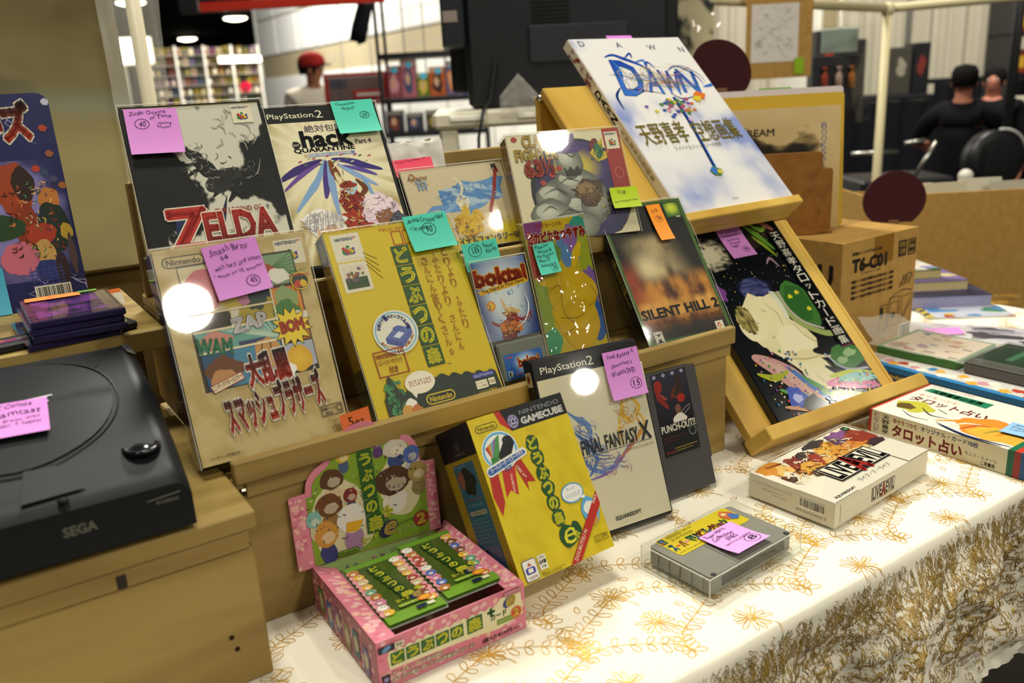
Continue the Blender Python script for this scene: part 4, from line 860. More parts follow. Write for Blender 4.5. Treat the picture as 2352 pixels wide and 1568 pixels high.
# header
HW,HH=.143,.125; k=HW/100
out=[(0,HH*1000),(0,40)]
prof=[(0,54),(0,33.5),(11,33),(12.5,26),(15.5,21.5),(19,18.5),(23,16.5),(26.5,14),(29,10),(33,5),(38,.5),(43,-2.8),(48,-4.6),(54,-5.2),(59,-4.6),(64,-1.5),(67.5,3.5),(70.5,9.2),(75,9.3),(80,10),(85.5,12),(89,17),(91,24),(91.5,31.5),(95,33),(101.5,33.2),(101.5,54)]
zf_=lambda y:(84.6-y)*k
hd=MB(); pl=[(x*k,zf_(y)) for x,y in prof]+[(101.5*k,0),(0,0)]; hd.prism(pl,0,.0012,'d28090')
ho=hd.build('header_card',PRINT,t,loc=(-.012+.0,Dp-.0014,Hh-.001),rot=(-rad(2.8),0,rad(-3.2)))
def hz(a,b,o): return (a,-o,(84.6*k)-b)
A=Art(HW,84.6*k,hz); A.H=84.6; A.clip=False
for _ in range(90):
    x,y=R.choice([(R.uniform(1,9),R.uniform(36,83)),(R.uniform(94,100),R.uniform(36,80))]); A.ell(x,y,1.5,1.4,R.choice(['e2a0a8','dfae9a','c86a80']),8)
inn=[(11,36),(15,36),(16,29),(18.5,25),(23,21.5),(28,18.5),(32,13),(36,8),(41,3.6),(47,.4),(54,-.8),(60,.4),(64.5,4.5),(67.5,10),(70,14),(76,14),(82,15.5),(85.5,20),(87.5,27),(88,36),(93,37.5),(93,84),(11,84)]
A.poly(inn,'7c9a2e'); A.blob(32,54,19,24,'cfc79c',3,.14); A.blob(76,44,16,22,'cfc79c',5,.14); A.blob(34,70,20,12,'cfc79c',8,.1)
def critter(x,y,rx,ry,c,c2,s):
    A.blob(x,y+ry*1.5,rx*.7,ry*.9,c2,s,.18); A.blob(x,y,rx,ry,c,s+3,.14); A.blob(x+rx*.15,y+ry*.3,rx*.55,ry*.45,mix(c,'e8dcc0',.45),s+5,.15)
for q in ((38,14,5,5,'c9a63c','4a5a7a',1),(62,10,5,5,'6a4a7a','5a3a6a',2),(29,28,8,7,'5a3a26','c9b48c',3),(74,18,9,6,'c9c0b0','3a4a7a',4),(85,25,6,6,'4a62a0','b0b0c0',5),(25,45,9,8,'6a4226','8a6a3a',6),(40,42,5,5,'7a2c2a','3a4a6a',7),(14,52,5,6,'7ab0a4','c0b48c',8),(21,64,8,9,'c08a3c','3a4070',9),(39,58,10,10,'dcd8cc','a07a9a',10),(70,40,13,10,'4f3524','d8d2c4',11),(88,38,7,7,'a08a50','8a7a50',12),(62,62,3,3,'8a6a3a','4a6a3a',13)): critter(*q)
A.scrib(33,50,22,26,60,['4a3a24','e0d8b8','6a5a3a','3a4a6a'],.5,3,3); A.scrib(74,36,17,22,50,['2c1c14','d8d0b8','5a6a8a','6a4a30'],.5,3,4); A.poly([(35,60),(47,61),(42,68),(34,67)],'d6a52c')
for i,ch in enumerate(ti):
    x=47.4+.2*i;y=3.6+i*11.2; z=10 if i<5 else 12.5; A.rect(x,y,z,10.6 if i<5 else 13,'2a5626'); A.text(ch,x+1.4,y+1.4,z-2.8,(10.6 if i<5 else 13)-2.8,'c9cc3c',.04)
A.text('+',60.4,57,6.4,6.4,'c9cc3c',.06); A.text('カード',43,74,12,5,'c9cc3c',.04,rot=-6); A.ell(63,73,7.4,5,'2a2c44',rot=-.6); A.text('e',59,68.5,8,8.6,'b9a04a',.03,.3)
A.text('シリーズ',69,75,13,3.4,'c4c08a',.03,rot=-6); A.text('コレクションカード',68.6,71,15,2.4,'3a4a2a',.02,rot=-8); A.ell(87,72.5,5.6,5.6,'8c2e28'); A.text('2',84.6,68.8,5,7,'d8bc3c',.05)
A.oval('Nintendo',26,78.5,15,4,'7c9a2e','2a2c1c')
A.build('header_print',PRINT,ho)
note(ho,.0575,-.0175,.0285,.021,-6,'e8743c',[('5ea.',24,26,54,42)],None,P=hz,off=-.002,curl=0,ink='1a1410',name='price_tag',label='small orange tag with black handwriting')
# inner back strip
A=Art(L-.004,.03,lambda a,b,o:(.002+a,Dp-.004-b*.55-o,Hh-.001-b*.75+o)); A.rect(0,0,100,21,'6d8a2c')
for i in range(13): A.blob(8+i*6.6,11+1.5*math.sin(i*2),2.8,4.2,R.choice(['4a3a24','5a6a3a','3a4a3a','6a4a3a','8a7a4a']),i,.3)
A.build('back_strip',PRINT,t)
def pack(loc,rz,tilt,label,seed,w=.056,h=.104):
    p=thing('card_pack',label,'card pack',loc,(tilt,0,rz),'card packs in the pink box')
    b=MB(); b.grid(14,24,lambda u,v:(w*u,h*(1-v),.0016+.0014*math.sin(math.pi*u)*min(1,6*v,6*(1-v))+.0003*nz(u*6,v*9,seed)),'55742a'); b.grid(1,1,lambda u,v:(w*u,h*(1-v),0)); b.build('wrapper',GLOSS,p,True)
    A=Art(w,h,lambda a,b,o:(a,h-b,.0036+o+.0014*math.sin(math.pi*min(1,max(0,a/w)))*0)); H=A.H
    A.rect(2,1,96,14,'5f8a28'); A.rect(2,H-26,96,25,'6a922c'); A.rect(2,15,96,H-41,'40521c')
    r=random.Random(seed)
    for i in range(11):
        for x in (10,88): A.ell(x,22+i*(H-52)/10,10+r.random()*3,8,'d8909a')
    for i in range(9):
        for x in (12,84):
            c=r.choice(['b0702c','4a6ab0','c9b48c','a03a30','d8d4c8','5a9a7a','d6a83c','7a4a2c','c0789a']); y=24+i*(H-52)/8; A.blob(x+r.uniform(-3,3),y,9,7.6,c,i+seed,.15); A.blob(x+r.uniform(-2,2),y+2,4.4,3.4,mix(c,'efe6d0',.6),i,.2); A.ell(x-2,y-2,1,1.3,'1c1c1c',6); A.ell(x+3,y-2,1,1.3,'1c1c1c',6)
    for i,ch in enumerate(ti): A.rect(33+i*2.6,24+i*19,20 if i<5 else 26,18,'24451f'); A.text(ch,36+i*2.6,26.5+i*19,14 if i<5 else 20,13,'d4cf38',.04)
    A.text('+',74,118,11,11,'d4cf38',.06); A.text('カード',34,H-50,22,8,'d4cf38',.04); A.ell(68,H-46,11,7,'242a50',rot=-.5); A.text('e',62,H-54,12,13,'b9a04a',.03,.3); A.rect(32,H-36,34,7,'7a9a2c'); A.text('シリーズ',36,H-34.6,22,4,'d8d49a',.03); A.ell(76,H-33,12,7,'c9602c'); A.ell(76,H-33,9,5,'d9a02c')
    A.rect(54,H-19,16,9,'1c2238'); A.rect(72,H-18,12,7,'d8d2b8')
    A.build('pack_print',GLOSS,p); return p
pack((.2295,.5725,.0395),rad(-1),rad(1),'green card pack on top of the front stack in the pink box',3)
pack((.2865,.5755,.0405),rad(-1),rad(1.5),'green card pack on the second stack, beside the yellow carton',8)
# ---------------------------------------------------------------- clear-cased cartridge lying flat
P=(.505,.4795,.0245); t=thing('cased_cartridge','light grey cartridge with yellow label in a hard clear case lying on the cloth','game cartridge',P,lean(4.2,90))
w,h,d=.140,.086,.0225
def rndpoly(x0,x1,z0,z1,r):
    o=[]
    for cx,cz,a in ((x1-r,z1-r,0),(x0+r,z1-r,90),(x0+r,z0+r,180),(x1-r,z0+r,270)):
        for i in range(5): q=rad(a+22.5*i); o.append((cx+r*math.cos(q),cz+r*math.sin(q)))
    return o
b=MB(); b.prism(rndpoly(.006,.129,.004,.081,.0035),.002,.020); b.build('shell',GREYP,t)
b=MB(); 
for i in range(5): b.box(.0035,.003,.012+i*.014,.0062,.019,.0145+i*.014,.0006,'7d7b74')
b.build('grip_ridge',PLAST,t)
b=MB(); b.box(.022,.0065,.0032,.117,.0165,.0045,.0004,'26262a'); b.box(.034,.0105,.0026,.104,.0125,.0036,.0003,'3c3c34'); b.build('connector_slot',PLAST,t)
A=Art(w,h,lambda a,b,o:(a,.002-o,h-b))
for x,y in ((9,57),(88,57)): A.ell(x,y,2,1.9,'1c1c1e'); A.ell(x,y,1,.9,'4a4a4a')
A.line([(33,28),(33,58)],.4,'5a5850'); A.line([(70,28),(70,58)],.4,'5a5850'); A.rrect(36,28,30,8,1,'3c3b38'); A.poly([(40,36),(36,42),(40,42),(44,36)],'4a4844')
A.rrect(11,2.4,75,25.4,2.6,'d2bc1e'); A.rrect(12,3.2,5.4,7,.6,'1a2038'); A.ell(14.7,5.4,1.6,1.3,'3a7ab0'); A.ell(15.6,8,1.4,1.2,'4a8a3a'); A.ell(13.6,8,1.2,1.2,'b0402c'); A.oval('Nintendo',20.5,3,15,3.6,'d2bc1e','26221a'); A.text('SHVC-M4',37.5,4,9,2,'3a3410'); A.text('スーパーファミコン',21,8.2,22,2.6,'1c1c1c',.03)
cs=['3f8ac4','c9402c','d98a3c','d87aa8','3f9a4c','3f8ac4','c94a3c','d9a02c']
for i,ch in enumerate('スーパーマリオコレクション'): A.text(ch,13+i*4.55,13.4+(3.2 if ch=='ー' else 3 if ch=='ョ' else 0),3.7,1.3 if ch=='ー' else 4.6 if ch=='ョ' else 7.6,cs[i%8],.05 if ch!='ー' else .015,ow=.04,oc='26221a')
A.text('1993 TYO JAPAN',13,24.4,22,1.5,'5a5010'); A.blob(78,12,5.5,6,'c9603a',3,.3); A.blob(81,16,4,4.4,'3f6ab0',6,.3); A.star(77,10,3,1.4,5,'e0d890')
A.build('label_print',PRINT,t)
b=MB(); m=.0
for q in ([(0,0,0),(w,0,0),(w,0,h),(0,0,h)],[(0,0,0),(0,0,h),(0,d,h),(0,d,0)],[(w,0,0),(w,d,0),(w,d,h),(w,0,h)],[(0,0,0),(0,d,0),(w,d,0),(w,0,0)],[(0,0,h),(w,0,h),(w,d,h),(0,d,h)]): b.add(q,[(0,1,2,3)])
b.mi=1
for q in ([(0,0,0),(w,0,0)],[(0,0,0),(0,0,h)],[(w,0,0),(w,0,h)],[(0,0,h),(w,0,h)],[(0,0,0),(0,d,0)],[(w,0,0),(w,d,0)],[(-.003,d,-.003),(w+.003,d,-.003)],[(-.003,d,-.003),(-.003,d,h)],[(0,0,h),(0,d,h)]): b.tube(q,.0007,6)
b.mi=0; b.add([(-.004,d,-.004),(w+.004,d,-.004),(w+.004,d,h+.003),(-.004,d,h+.003)],[(0,1,2,3)])
b.build('clear_case',[CLEARB,EDGE],t)
note(t,.050,.030,.049,.049,0,'d89ada',[('Super Mario',6,6,62,13),('Collection',10,22,56,12),('SNES',34,38,30,12),('*Works on US systems*',10,56,82,9)],('8',74,76,16),P=lambda a,b,o:(a,-o,h-b),off=.0008,curl=.004)
# ---------------------------------------------------------------- white flat box
P=(.701,.492,.0312); w,h,d=.193,.108,.0288
t,A=boxed('boxed_game','flat white sleeved box with warm portrait-like painting, barcode and black logo block','game box',P,4.8,90,w,h,d,'d8d0b8',bev=.0006)
A.bg('dcd6c6')
for x,y,rx,ry,c,s in ((12,8,10,8,'c9842c',1),(18,16,9,9,'d8b060',2),(14,24,7,8,'d6ceb8',3),(8,22,3,6,'4a3226',4),(24,22,7,5,'a86a2c',5),(31,13,9,8,'7d2a22',6),(34,22,12,7,'cf9c3a',7),(30,28,8,4,'4a2f22',8),(42,10,8,5,'3a3034',9),(48,17,11,6,'8f2f24',10),(50,24,8,6,'d8a85a',11),(62,11,12,9,'d2a540',12),(66,20,11,6,'c98f3a',13),(60,4,10,4,'2c2a2e',14),(78,10,10,8,'5a3f5c',15),(84,7,8,5,'7a4a86',16),(80,20,12,7,'c97f34',17),(92,16,9,9,'8a3428',18),(90,28,8,5,'3a2a30',19),(74,27,8,3,'cfa04a',20)): A.blob(x,y,rx,ry,c,s,.45)
A.scrib(50,17,44,13,120,['3a2420','7a3a22','e0c890','a0301f','e4dcc4','c98a34'],.7,5,2)
for i in range(34): x=8+R.random()*88;y=3+R.random()*26; A.curve([(x,y),(x+R.uniform(-5,5),y+R.uniform(-3,3)),(x+R.uniform(-7,7),y+R.uniform(-4,5))],R.uniform(.5,1.6),R.choice(['3a2420','7a3a22','e0c890','a0301f','e4dcc4']),True)
A.rect(0,31.5,24,24,'dcd6c6'); A.rect(77,31,23,24.9,'dcd6c6'); A.rect(26.3,25.8,51.6,18.4,'1b1a1c'); A.rect(27.4,27,49.4,16,'dcd6c6')
A.text('LIVE',28.2,28,20,14,'1b1a1c',.035); A.text('EVIL',57.5,28,19,14,'1b1a1c',.035); A.poly([(47.4,43.8),(50,25.8),(56.6,25.8),(58.6,43.8)],'1b1a1c'); A.text('A',48.2,26.4,9.4,17,'b02c26',.08)
A.text('ライブ・ア・ライブ',34.4,47.6,32,3.4,'2c2a28',.0); A.text('SQUARESOFT',5.2,51.6,20,2.2,'2c2a28',.03); A.text('RPG',22,29.4,4,2.6,'3a3434',.03); A.rect(92,1.6,5,5,'1c1c2c'); A.ell(94.5,4.2,1.6,1.4,'3a8a4a')
A.build('cover_print',PRINT,t)
S=Art(w,d,lambda a,b,o:(a,b,-o)); S.rect(37,3.4,24.6,8.4,'2a2826'); S.rect(37.5,3.9,23.6,7.4,'cfc8b0')
S.text('LIVE',38,4.4,9.4,6.4,'2a2826',.03); S.text('EVIL',52,4.4,9,6.4,'2a2826',.03); S.text('A',47.6,3.6,4,8,'9a2c26',.06); S.rect(5,8,32,.15,'c9c2ac'); S.rect(5,2,.25,11,'5a5648'); S.build('title_print',PRINT,t)
S=Art(h,d,lambda a,b,o:(-o,b,h-a)); S.text('スーパーファミコン ライブ・ア・ライブ',6,6,46,2.2,'3a382e'); S.text('株式会社スクウェア',18,11.4,24,1.6,'5a5648'); S.text('MADE IN JAPAN',30,15,16,1.6,'5a5648'); S.bars(59,5.6,31,11.4); S.text('4961012946013',57,18.6,34,2.4,'3a382e'); S.build('end_print',PRINT,t)
# ---------------------------------------------------------------- left: console, shelf things
t=thing('game_console','black game console with round lid and pink price note on the pine crate','game console',(.0085,.629,.1545),(0,0,rad(-1.5)))
def ctop(x,y):  # height of the upper face
    return .058+.043*sstep(-.01,.19,y)-.012*sstep(.05,.0,y)
b=MB(); nx,ny=40,40
X_=lambda u:-.098+.196*u
def edge(u,v):
    x=X_(u);y=.200*v; z=ctop(x,y); q=max(0,abs(x)-.088)/.010; z-=.010*q*q; z-=.006*max(0,(.012-y)/.012)**2
    return (x,y,z)
b.grid(nx,ny,edge)
for q in (0,1):
    b.grid(nx,1,lambda u,v,q=q:(lambda e:(e[0],e[1],e[2]*v+.004*(1-v)))(edge(u,q)))
    b.grid(1,ny,lambda u,v,q=q:(lambda e:(e[0],e[1],e[2]*u+.004*(1-u)))(edge(q,v)))
b.add([(-.098,0,.004),(.098,0,.004),(.098,.2,.004),(-.098,.2,.004)],[(0,1,2,3)])
b.build('body',BLACKP,t,True)
for x,y in ((-.08,.02),(.08,.02),(-.08,.18),(.08,.18)): MB().lathe([(.008,0),(.008,.0042)],12,'101012',Matrix.Translation((x,y,0))).build('foot',PLAST,t)
def onz(x,y,o=.0006): return (x,y,ctop(x,y)+o)
def arc(cx,cy,r,a0,a1,n=40,o=.0006,sy=1): return [onz(cx+r*math.cos(rad(a0+(a1-a0)*i/n)),cy+sy*r*math.sin(rad(a0+(a1-a0)*i/n)),o) for i in range(n+1)]
g=MB(); g.tube(arc(-.008,.112,.078,0,360,60,.0002),.0009,6,'060607'); g.build('lid_seam',PLAST,t)
g=MB(); n=40; vs=[onz(-.008,.112,.0032)]+[p for r_,o in ((.052,.003),(.0745,.0016)) for p in arc(-.008,.112,r_,0,360,n-1,o)]
fs=[(0,1+i,1+(i+1)%n) for i in range(n)]+[(1+i,1+n+i,1+n+(i+1)%n,1+(i+1)%n) for i in range(n)]; g.add(vs,fs,'1d1f22'); g.build('lid',BLACKP,t,True)
g=MB(); g.tube([onz(.058,.150,.0003),onz(.088,.199,.0003)],.0008,6,'060607'); g.build('vent_seam',PLAST,t)
g=MB(); g.add([onz(.088,.198,.0012),onz(.094,.199,.001),onz(.096,.165,.0008),onz(.090,.175,.0012)],[(0,1,2,3)],'3a3c40'); g.build('vent_wedge',GLOSS,t)
g=MB(); g.lathe([(.014,-.002),(.014,.0012),(.0115,.0014),(.0105,.0006),(.008,.0002),(.006,.0016),(.0001,.002)],28,'15171a',Matrix.Translation(onz(.073,.035,.0006))); g.build('power_button',GLOSS,t,True)
g=MB(); g.add([onz(-.012,.008,.0024),onz(.03,.010,.0022),onz(.022,.032,.004),onz(-.006,.034,.004)],[(0,1,2,3)],'0d0e10'); g.lathe([(.004,0),(.003,.0012),(.0005,.0014)],12,'c8b060',Matrix.Translation(onz(.014,.004,.001))); g.build('lid_button',BLACKP,t)
A=Art(.2,.2,lambda a,b,o:onz(-.1+a,.2-b,.0036+o)); 
sp=[]; 
for i in range(60): q=i/59; sp.append((38+ (1+4.4*q)*math.cos(q*15.5+.6),32+(1+4.0*q)*math.sin(q*15.5+.6)))
A.line(sp,1.0,'8a3a1c'); A.text('Dreamcast',22,40,38,5,'c8c8cc',.03); A.poly([(42,46),(58,43),(60,45),(57,48),(44,50)],'2c3f9a'); A.line([(40,42),(62,41)],.8,'c8c8cc')
A.build('lid_emblem',PRINT,t)
A=Art(.196,.05,lambda a,b,o:(-.098+a,-o,.052-b)); A.text('SEGA',55,12,11,3.6,'6d6c62',.04); A.build('maker_lettering',PRINT,t); A=Art(.196,.05,lambda a,b,o:(-.098+a,-o,.052-b)); A.line([(84,10.5),(96,9.5)],.45,'6d6c62'); A.text('PROGRESSIVE',87,11.4,8,1.2,'6d6c62',.02); A.build('front_lettering',PRINT,t)
note(t,.068,.083,.052,.046,4,PINK,[('OK DC Console',8,8,70,12),('Dreamcast',10,28,78,15),('works great, with',8,50,80,9),('controller + cables',8,62,82,9)],None,P=lambda a,b,o:onz(-.1+a,.2-b,.006+o),off=0,curl=.002)
# cd cases
ZB=.2572
def cdcase(i,rz,dx,dy,label,tab=None):
    t=thing('disc_case',label,'disc case',(.034+dx,.856+dy,ZB+.0068*i),(0,0,rz),'stacked disc cases')
    b=MB(); b.box(0,0,0,.080,.110,.0066,.001,'2a2348'); b.build('tray',GLOSS,t)
    A=Art(.080,.110,lambda a,b,o:(a,.110-b,.0066+o)); A.rect(9,4,74,120,'4a2a78'); A.field(9,8,74,112,20,16,lambda u,v: mix('7a3a9c','2c1c50',.5+1.2*nz(u*4,v*4,2,4))); A.poly([(12,70),(40,62),(60,66),(80,56),(82,72),(30,84)],'2a1640'); A.rect(83,4,13,126,'8a7a6a','6a5a6a')
    A.build('cover_print',GLOSS,t)
    c=MB(); c.box(-.001,-.001,.0066+.0008,.081,.111,.0074,0); c.build('clear_lid',CLEAR,t)
    if tab: note(t,.004,-.002,.05,.018,2,'ee8038',[('30',40,40,14,20)],None,P=lambda a,b,o:(a,.110-b,.0082+o),off=0,curl=0,name='price_tab',label='orange tab stuck along the case top'); c=MB().box(.052,.103,.0083,.07,.11,.0086,0,'6a9a3a').build('green_sticker',PAPER,t)
for i,(rz,dx,dy,l,tb_) in enumerate(((.05,-.004,.002,'dark purple disc case at the very bottom of the stack on the crate shelf',0),(-.03,.001,.0,'dark purple disc case second from the bottom of the stack',0),(.02,.0,.001,'dark purple disc case third up in the stack',0),(.0,.002,.0,'purple disc case topmost in the stack, with orange tab',1))): cdcase(i,rz,dx,dy,l,tb_)
def cart(loc,rz,lab,w,h,lc,seed):
    t=thing('small_cartridge',lab,'game cartridge',loc,(0,0,rz)); b=MB(); b.box(0,0,0,w,h,.0085,.002,'17181c'); b.box(.004,h-.012,.008,w-.004,h-.003,.0092,.0005,'0f1013'); b.build('shell',PLAST,t)
    A=Art(w,h,lambda a,b,o:(a,h-b,.0085+o)); H=A.H; A.rect(10,H*.3,78,H*.5,lc); r=random.Random(seed)
    for i in range(9): A.rect(16+i*7.4,H*.36+r.random()*6,6.5,H*.13,r.choice(['9a2c3a','c9b02c','6a2a6a','c96a2c','8a1f2c','4a7a3a']))
    A.rect(16,H*.62,60,H*.05,'3a3436'); A.ell(82,H*.5,3,3,'a02c2c'); A.build('label',PRINT,t)
cart((.070,.8635,ZB),rad(14),'small black cartridge with white label at the crate shelf edge','.',.058,'dcd6c8',3) if 0 else cart((.0685,.8635,ZB),rad(12),'small black cartridge with white label at the front edge of the crate shelf',.060,.034,'dcd6c8',3)
cart((-.012,.866,ZB),rad(9),'small black cartridge with purple and yellow label beside the disc cases',.064,.030,'6a2a5a',9)
t=thing('price_slip','folded orange-topped slip of paper lying behind the disc cases','price slip',(.108,1.0,ZB),(0,0,rad(8)))
MB().grid(4,3,lambda u,v:(.03*u,.012-.010*v,.012*(1-v)),'d8d0bc').build('sheet',PAPER,t); MB().grid(4,1,lambda u,v:(.004+.026*u,.0125+.003*v,.012+.004*v),'e8783c').build('tab',PAPER,t)
# guide book
GP=(-.14,1.052,ZB); t=thing('guide_book','dark blue guide book with lightning print standing on the crate shelf','book',GP,lean(0,7))
w,h,d=.248,.230,.010
pl=[(0,0),(w,0)]+[(w-.012+.012*math.cos(rad(a)),h-.012+.012*math.sin(rad(a))) for a in (0,22,45,68,90)]+[(0,h)]
MB().prism(pl,0,d,'d0c8b0').build('pages',PAPER,t); MB().prism(pl,-.0008,-.0001,'23285e').build('cover',PRINT,t)
A=Art(w,h,base=.0011)
A.poly([(0,0),(95.5,0),(98.5,1.4),(99.6,4.6),(99.6,A.H-.6),(0,A.H-.6)],'22265a')
A.field(60,28,39,52,40,36,lambda u,v: mix('22265a','8a84c4',sstep(.72,.35,math.hypot((u-.45)*1.15,(v-.5)*1.1)+.12*nz(u*5,v*5,3))))
for s_ in range(7):
    r=random.Random(s_); x,y=76+s_*3,(1+s_*3 if s_<3 else 74+r.random()*6); p=[(x,y)]
    for i in range(9): x+=r.uniform(-4,4);y+=r.uniform(.5,2.6); p.append((x,y))
    A.line(p,.5,'b0acdc',True)
logo('ズ',80,4.5,10.5,15,-4); logo('ー',76,12,4,2.4,-6); logo('ザ',69,9,7,11,-6)
for x,y,rx,ry,c,s in ((66,40,9,12,'a0431f',1),(70,56,6,12,'8f3a1c',2),(72,38,5,8,'33201c',3),(58,56,9,6,'2c4a2a',4),(84,46,5,6,'c07a3a',5),(84,58,8,12,'23352c',6),(90,60,3,4,'c9a83a',7),(76,60,7,5,'b0402a',8),(76,68,5,6,'c9a05a',9),(76,76,6,5,'2c3874',10),(62,70,9,8,'cf6f86',11),(91,70,1.6,10,'5a4448',12),(84,76,3,8,'3a2a2c',13)): A.blob(79+(x-66)*.72,y,rx*.85,ry*.9,c,s,.2)
for x,y,c in ((86,15,'b0472c'),(87,26,'9a5a3a'),(74,32,'b8402c'),(80,34,'3a4a6a'),(92,40,'a0602c'),(86,37,'4a4a6a'),(92,4,'c8c4d8')): A.blob(95.5+(x-86)*.5,y,1.6,1.4,c,3,.3)
for q in range(9): A.scrib(79+(q%3)*6,42+(q//3)*12,4,5,12,[['5a2414','d07a3c','2a1410'],['1c2c1c','4a7a4a','c9b88a'],['8a2c20','e0b060','2c3460']][q%3],.5,3,q)
for i in range(6): A.line([(78,76+i*1.6),(92,75.5+i*1.6)],.3,'4a4a9a'); A.line([(79+i*2.4,74),(79.6+i*2.4,86)],.3,'4a4a9a')
A.bars(79,82.6,14.5,7.4)
A.build('cover_print',PRINT,t)
note(t,.118,.180,.052,.05,0,CYAN,[],None,P=A.P,off=.002)
# ---------------------------------------------------------------- art books on the easels
def boxbook(name,label,P,yaw,ln,w,h,d,cover):
    t=thing(name,label,'book',P,lean(yaw,ln))
    MB().box(.002,.0012,.002,w-.002,d-.0012,h-.002,0,'d8d0ba').build('pages',PAPER,t)
    b=MB(); b.box(0,-.0006,0,w,.0010,h,.0004,cover); b.box(0,d-.0012,0,w,d,h,.0004,cover); b.box(-.0012,0,0,.0008,d,h,.0004,cover); b.build('cover',GLOSS,t)
    return t,Art(w,h,base=.0009)
# black tarot art book: pale sweeping forms, green mantle, patterned robes
t,A=boxbook('art_book','large black art book with pale sweeping figures and patterned robes on the lower easel',(.824,.665,.033),-1.3,43.9,.209,.299,.012,'101113')
A.bg('0f1114')
r=random.Random(5)
for i in range(120): A.ell(r.random()*86,r.random()*60,.5,.5,r.choice(['3c7a3c','8a8aa0','7a3c6a','b0a04a','2c5a8a']),6)
A.field(14,6,26,26,18,16,lambda u,v: mix('0f1114','cfc8aa',sstep(.62,.2,math.hypot((u-.4)*.9,(v-.5)*1.2)+.35*nz(u*5,v*12,3))))
A.curve([(68,0),(76,10),(84,24)],5,'5a8a2c',True); A.curve([(74,0),(82,6),(88,4)],4,'7aa83c',True); A.curve([(70,10),(77,20),(82,30)],3,'8aa02c',True); A.curve([(84,0),(90,4),(94,8)],4,'a86a5a',True)
A.blob(14,48,4,6,'6a3c7a',3,.5); A.curve([(68,34),(74,30),(78,38)],2,'b08aa0',True)
A.blob(44,50,17,9,'2a2f52',4,.3,c2='11131c'); A.field(30,40,28,22,20,14,lambda u,v: mix('22264a','4a4f7c',.5+1.3*nz(u*3,v*16,3)) if math.hypot((u-.5)*2,(v-.5)*2)<.95 else None)
A.poly([(26,60),(36,52),(44,58),(54,56),(60,66),(58,78),(66,86),(70,96),(62,110),(66,122),(56,132),(46,128),(40,112),(36,104),(30,96),(22,92),(16,80),(14,68)],'d2c89e')
A.blob(24,76,11,12,'d8cfa8',2,.12); A.blob(44,70,13,13,'d6cca2',5,.12); A.blob(50,98,15,17,'dad2ae',7,.12); A.blob(54,118,13,13,'d6cda6',9,.14); A.curve([(24,92),(40,104),(60,106),(80,112)],8,'d0c598',True); A.curve([(30,98),(44,114),(50,128)],6,'d8cfa8',True)
A.field(12,58,16,26,12,14,lambda u,v: mix('a89a5a','3c3420',.5+1.5*nz(u*9,v*4,3)) if math.hypot((u-.6)*1.7,(v-.5)*2)<.9 else None)
for p in ([(28,74),(31,76)],[(38,66),(42,69)],[(33,88),(37,87)],[(44,62),(50,72),(48,84)],[(58,80),(62,92),(70,100)],[(36,104),(52,108),(72,108)],[(50,120),(56,128)]): A.curve(p,.5,'7a7440',True)
A.blob(74,70,15,19,'3c6a30',3,.14); A.blob(74,68,11,14,'2c5a26',5,.2); A.curve([(60,56),(60,72),(66,84),(80,94),(92,96)],4.6,'8a9a5a'); A.curve([(62,56),(62,70),(68,82),(82,91)],1.6,'b0a0a0')
for i in range(16): q=i/15; A.line([(58+1.4*math.sin(q*3),56+q*20),(54+1.4*math.sin(q*3),55+q*21)],.9,'d8d8d0')
for x,y in ((78,60),(80,74),(70,62),(88,84)): A.blob(x,y,2,1.6,'c9c02c',2,.3)
A.curve([(60,104),(74,106),(90,104)],8,'101316',True); A.blob(86,114,16,9,'3f7038',6,.15); A.blob(90,112,6,3,'8aa87a',2,.3); A.blob(80,116,5,2.6,'8aa87a',4,.3); A.curve([(68,108),(78,122),(98,126)],1.6,'9a9ab0'); A.curve([(62,116),(78,128),(100,128)],6,'111417',True)
for p,w,c in (([(8,96),(22,108),(36,126),(44,143)],16,'b58a86'),([(14,100),(30,118),(40,142)],7,'c09a90'),([(30,108),(40,124),(50,140)],5,'3f6fae'),([(38,118),(48,130),(56,142)],5,'4c8a4a'),([(54,128),(74,132),(98,140)],9,'b84a86'),([(60,124),(80,126),(100,130)],5,'a8b83a'),([(66,128),(84,130),(100,134)],7,'7fb4b0'),([(52,134),(66,140),(82,143)],7,'8a9a2c'),([(50,138),(60,142),(70,143)],4,'c05a8a'),([(14,122),(30,132),(44,143)],5,'5a9a3a'),([(4,108),(16,114),(30,112)],5,'9aa02c'),([(10,134),(24,138),(36,143)],4,'c0906a')): A.curve(p,w,c,True)
for i in range(210):
    x=6+r.random()*92; lo=96+ (0 if x<46 else 28); y=lo+r.random()*(142-lo)
    if x>44 and y<128: continue
    A.ell(x,y,r.uniform(.4,1.4),r.uniform(.4,1.0),r.choice(['b8b02c','3c4a9a','b0402c','4a8a3a','c07aa0','d0c8a0','6a3c7a','2c6a8a','1c1c20']),6,rot=r.random()*3)
A.blob(24,130,8,7,'3a4fae',6,.4); A.blob(24,131,4,3,'a0a8d8',4,.4); A.blob(34,138,10,6,'14161c',9,.4)
A.rect(86,9,11.5,98,'0c0d10'); A.vtext('天野喜孝タロットカード画集',87,10,9.6,96,'d8d4c4',.0)
A.rect(85.6,106.6,12.4,.7,'7a2c4a')
A.build('cover_print',GLOSS,t)
note(t,.0865,.0012,.0475,.052,0,'cf82cf',[('Ltd. Tarot cards',8,8,80,8),('Yoshitaka Amano',8,20,76,8),('Tarot cards',20,33,54,8),('art book',22,45,46,8),('1987',24,57,30,8)],('90',72,76,12),P=A.P,off=.0014,curl=.003)
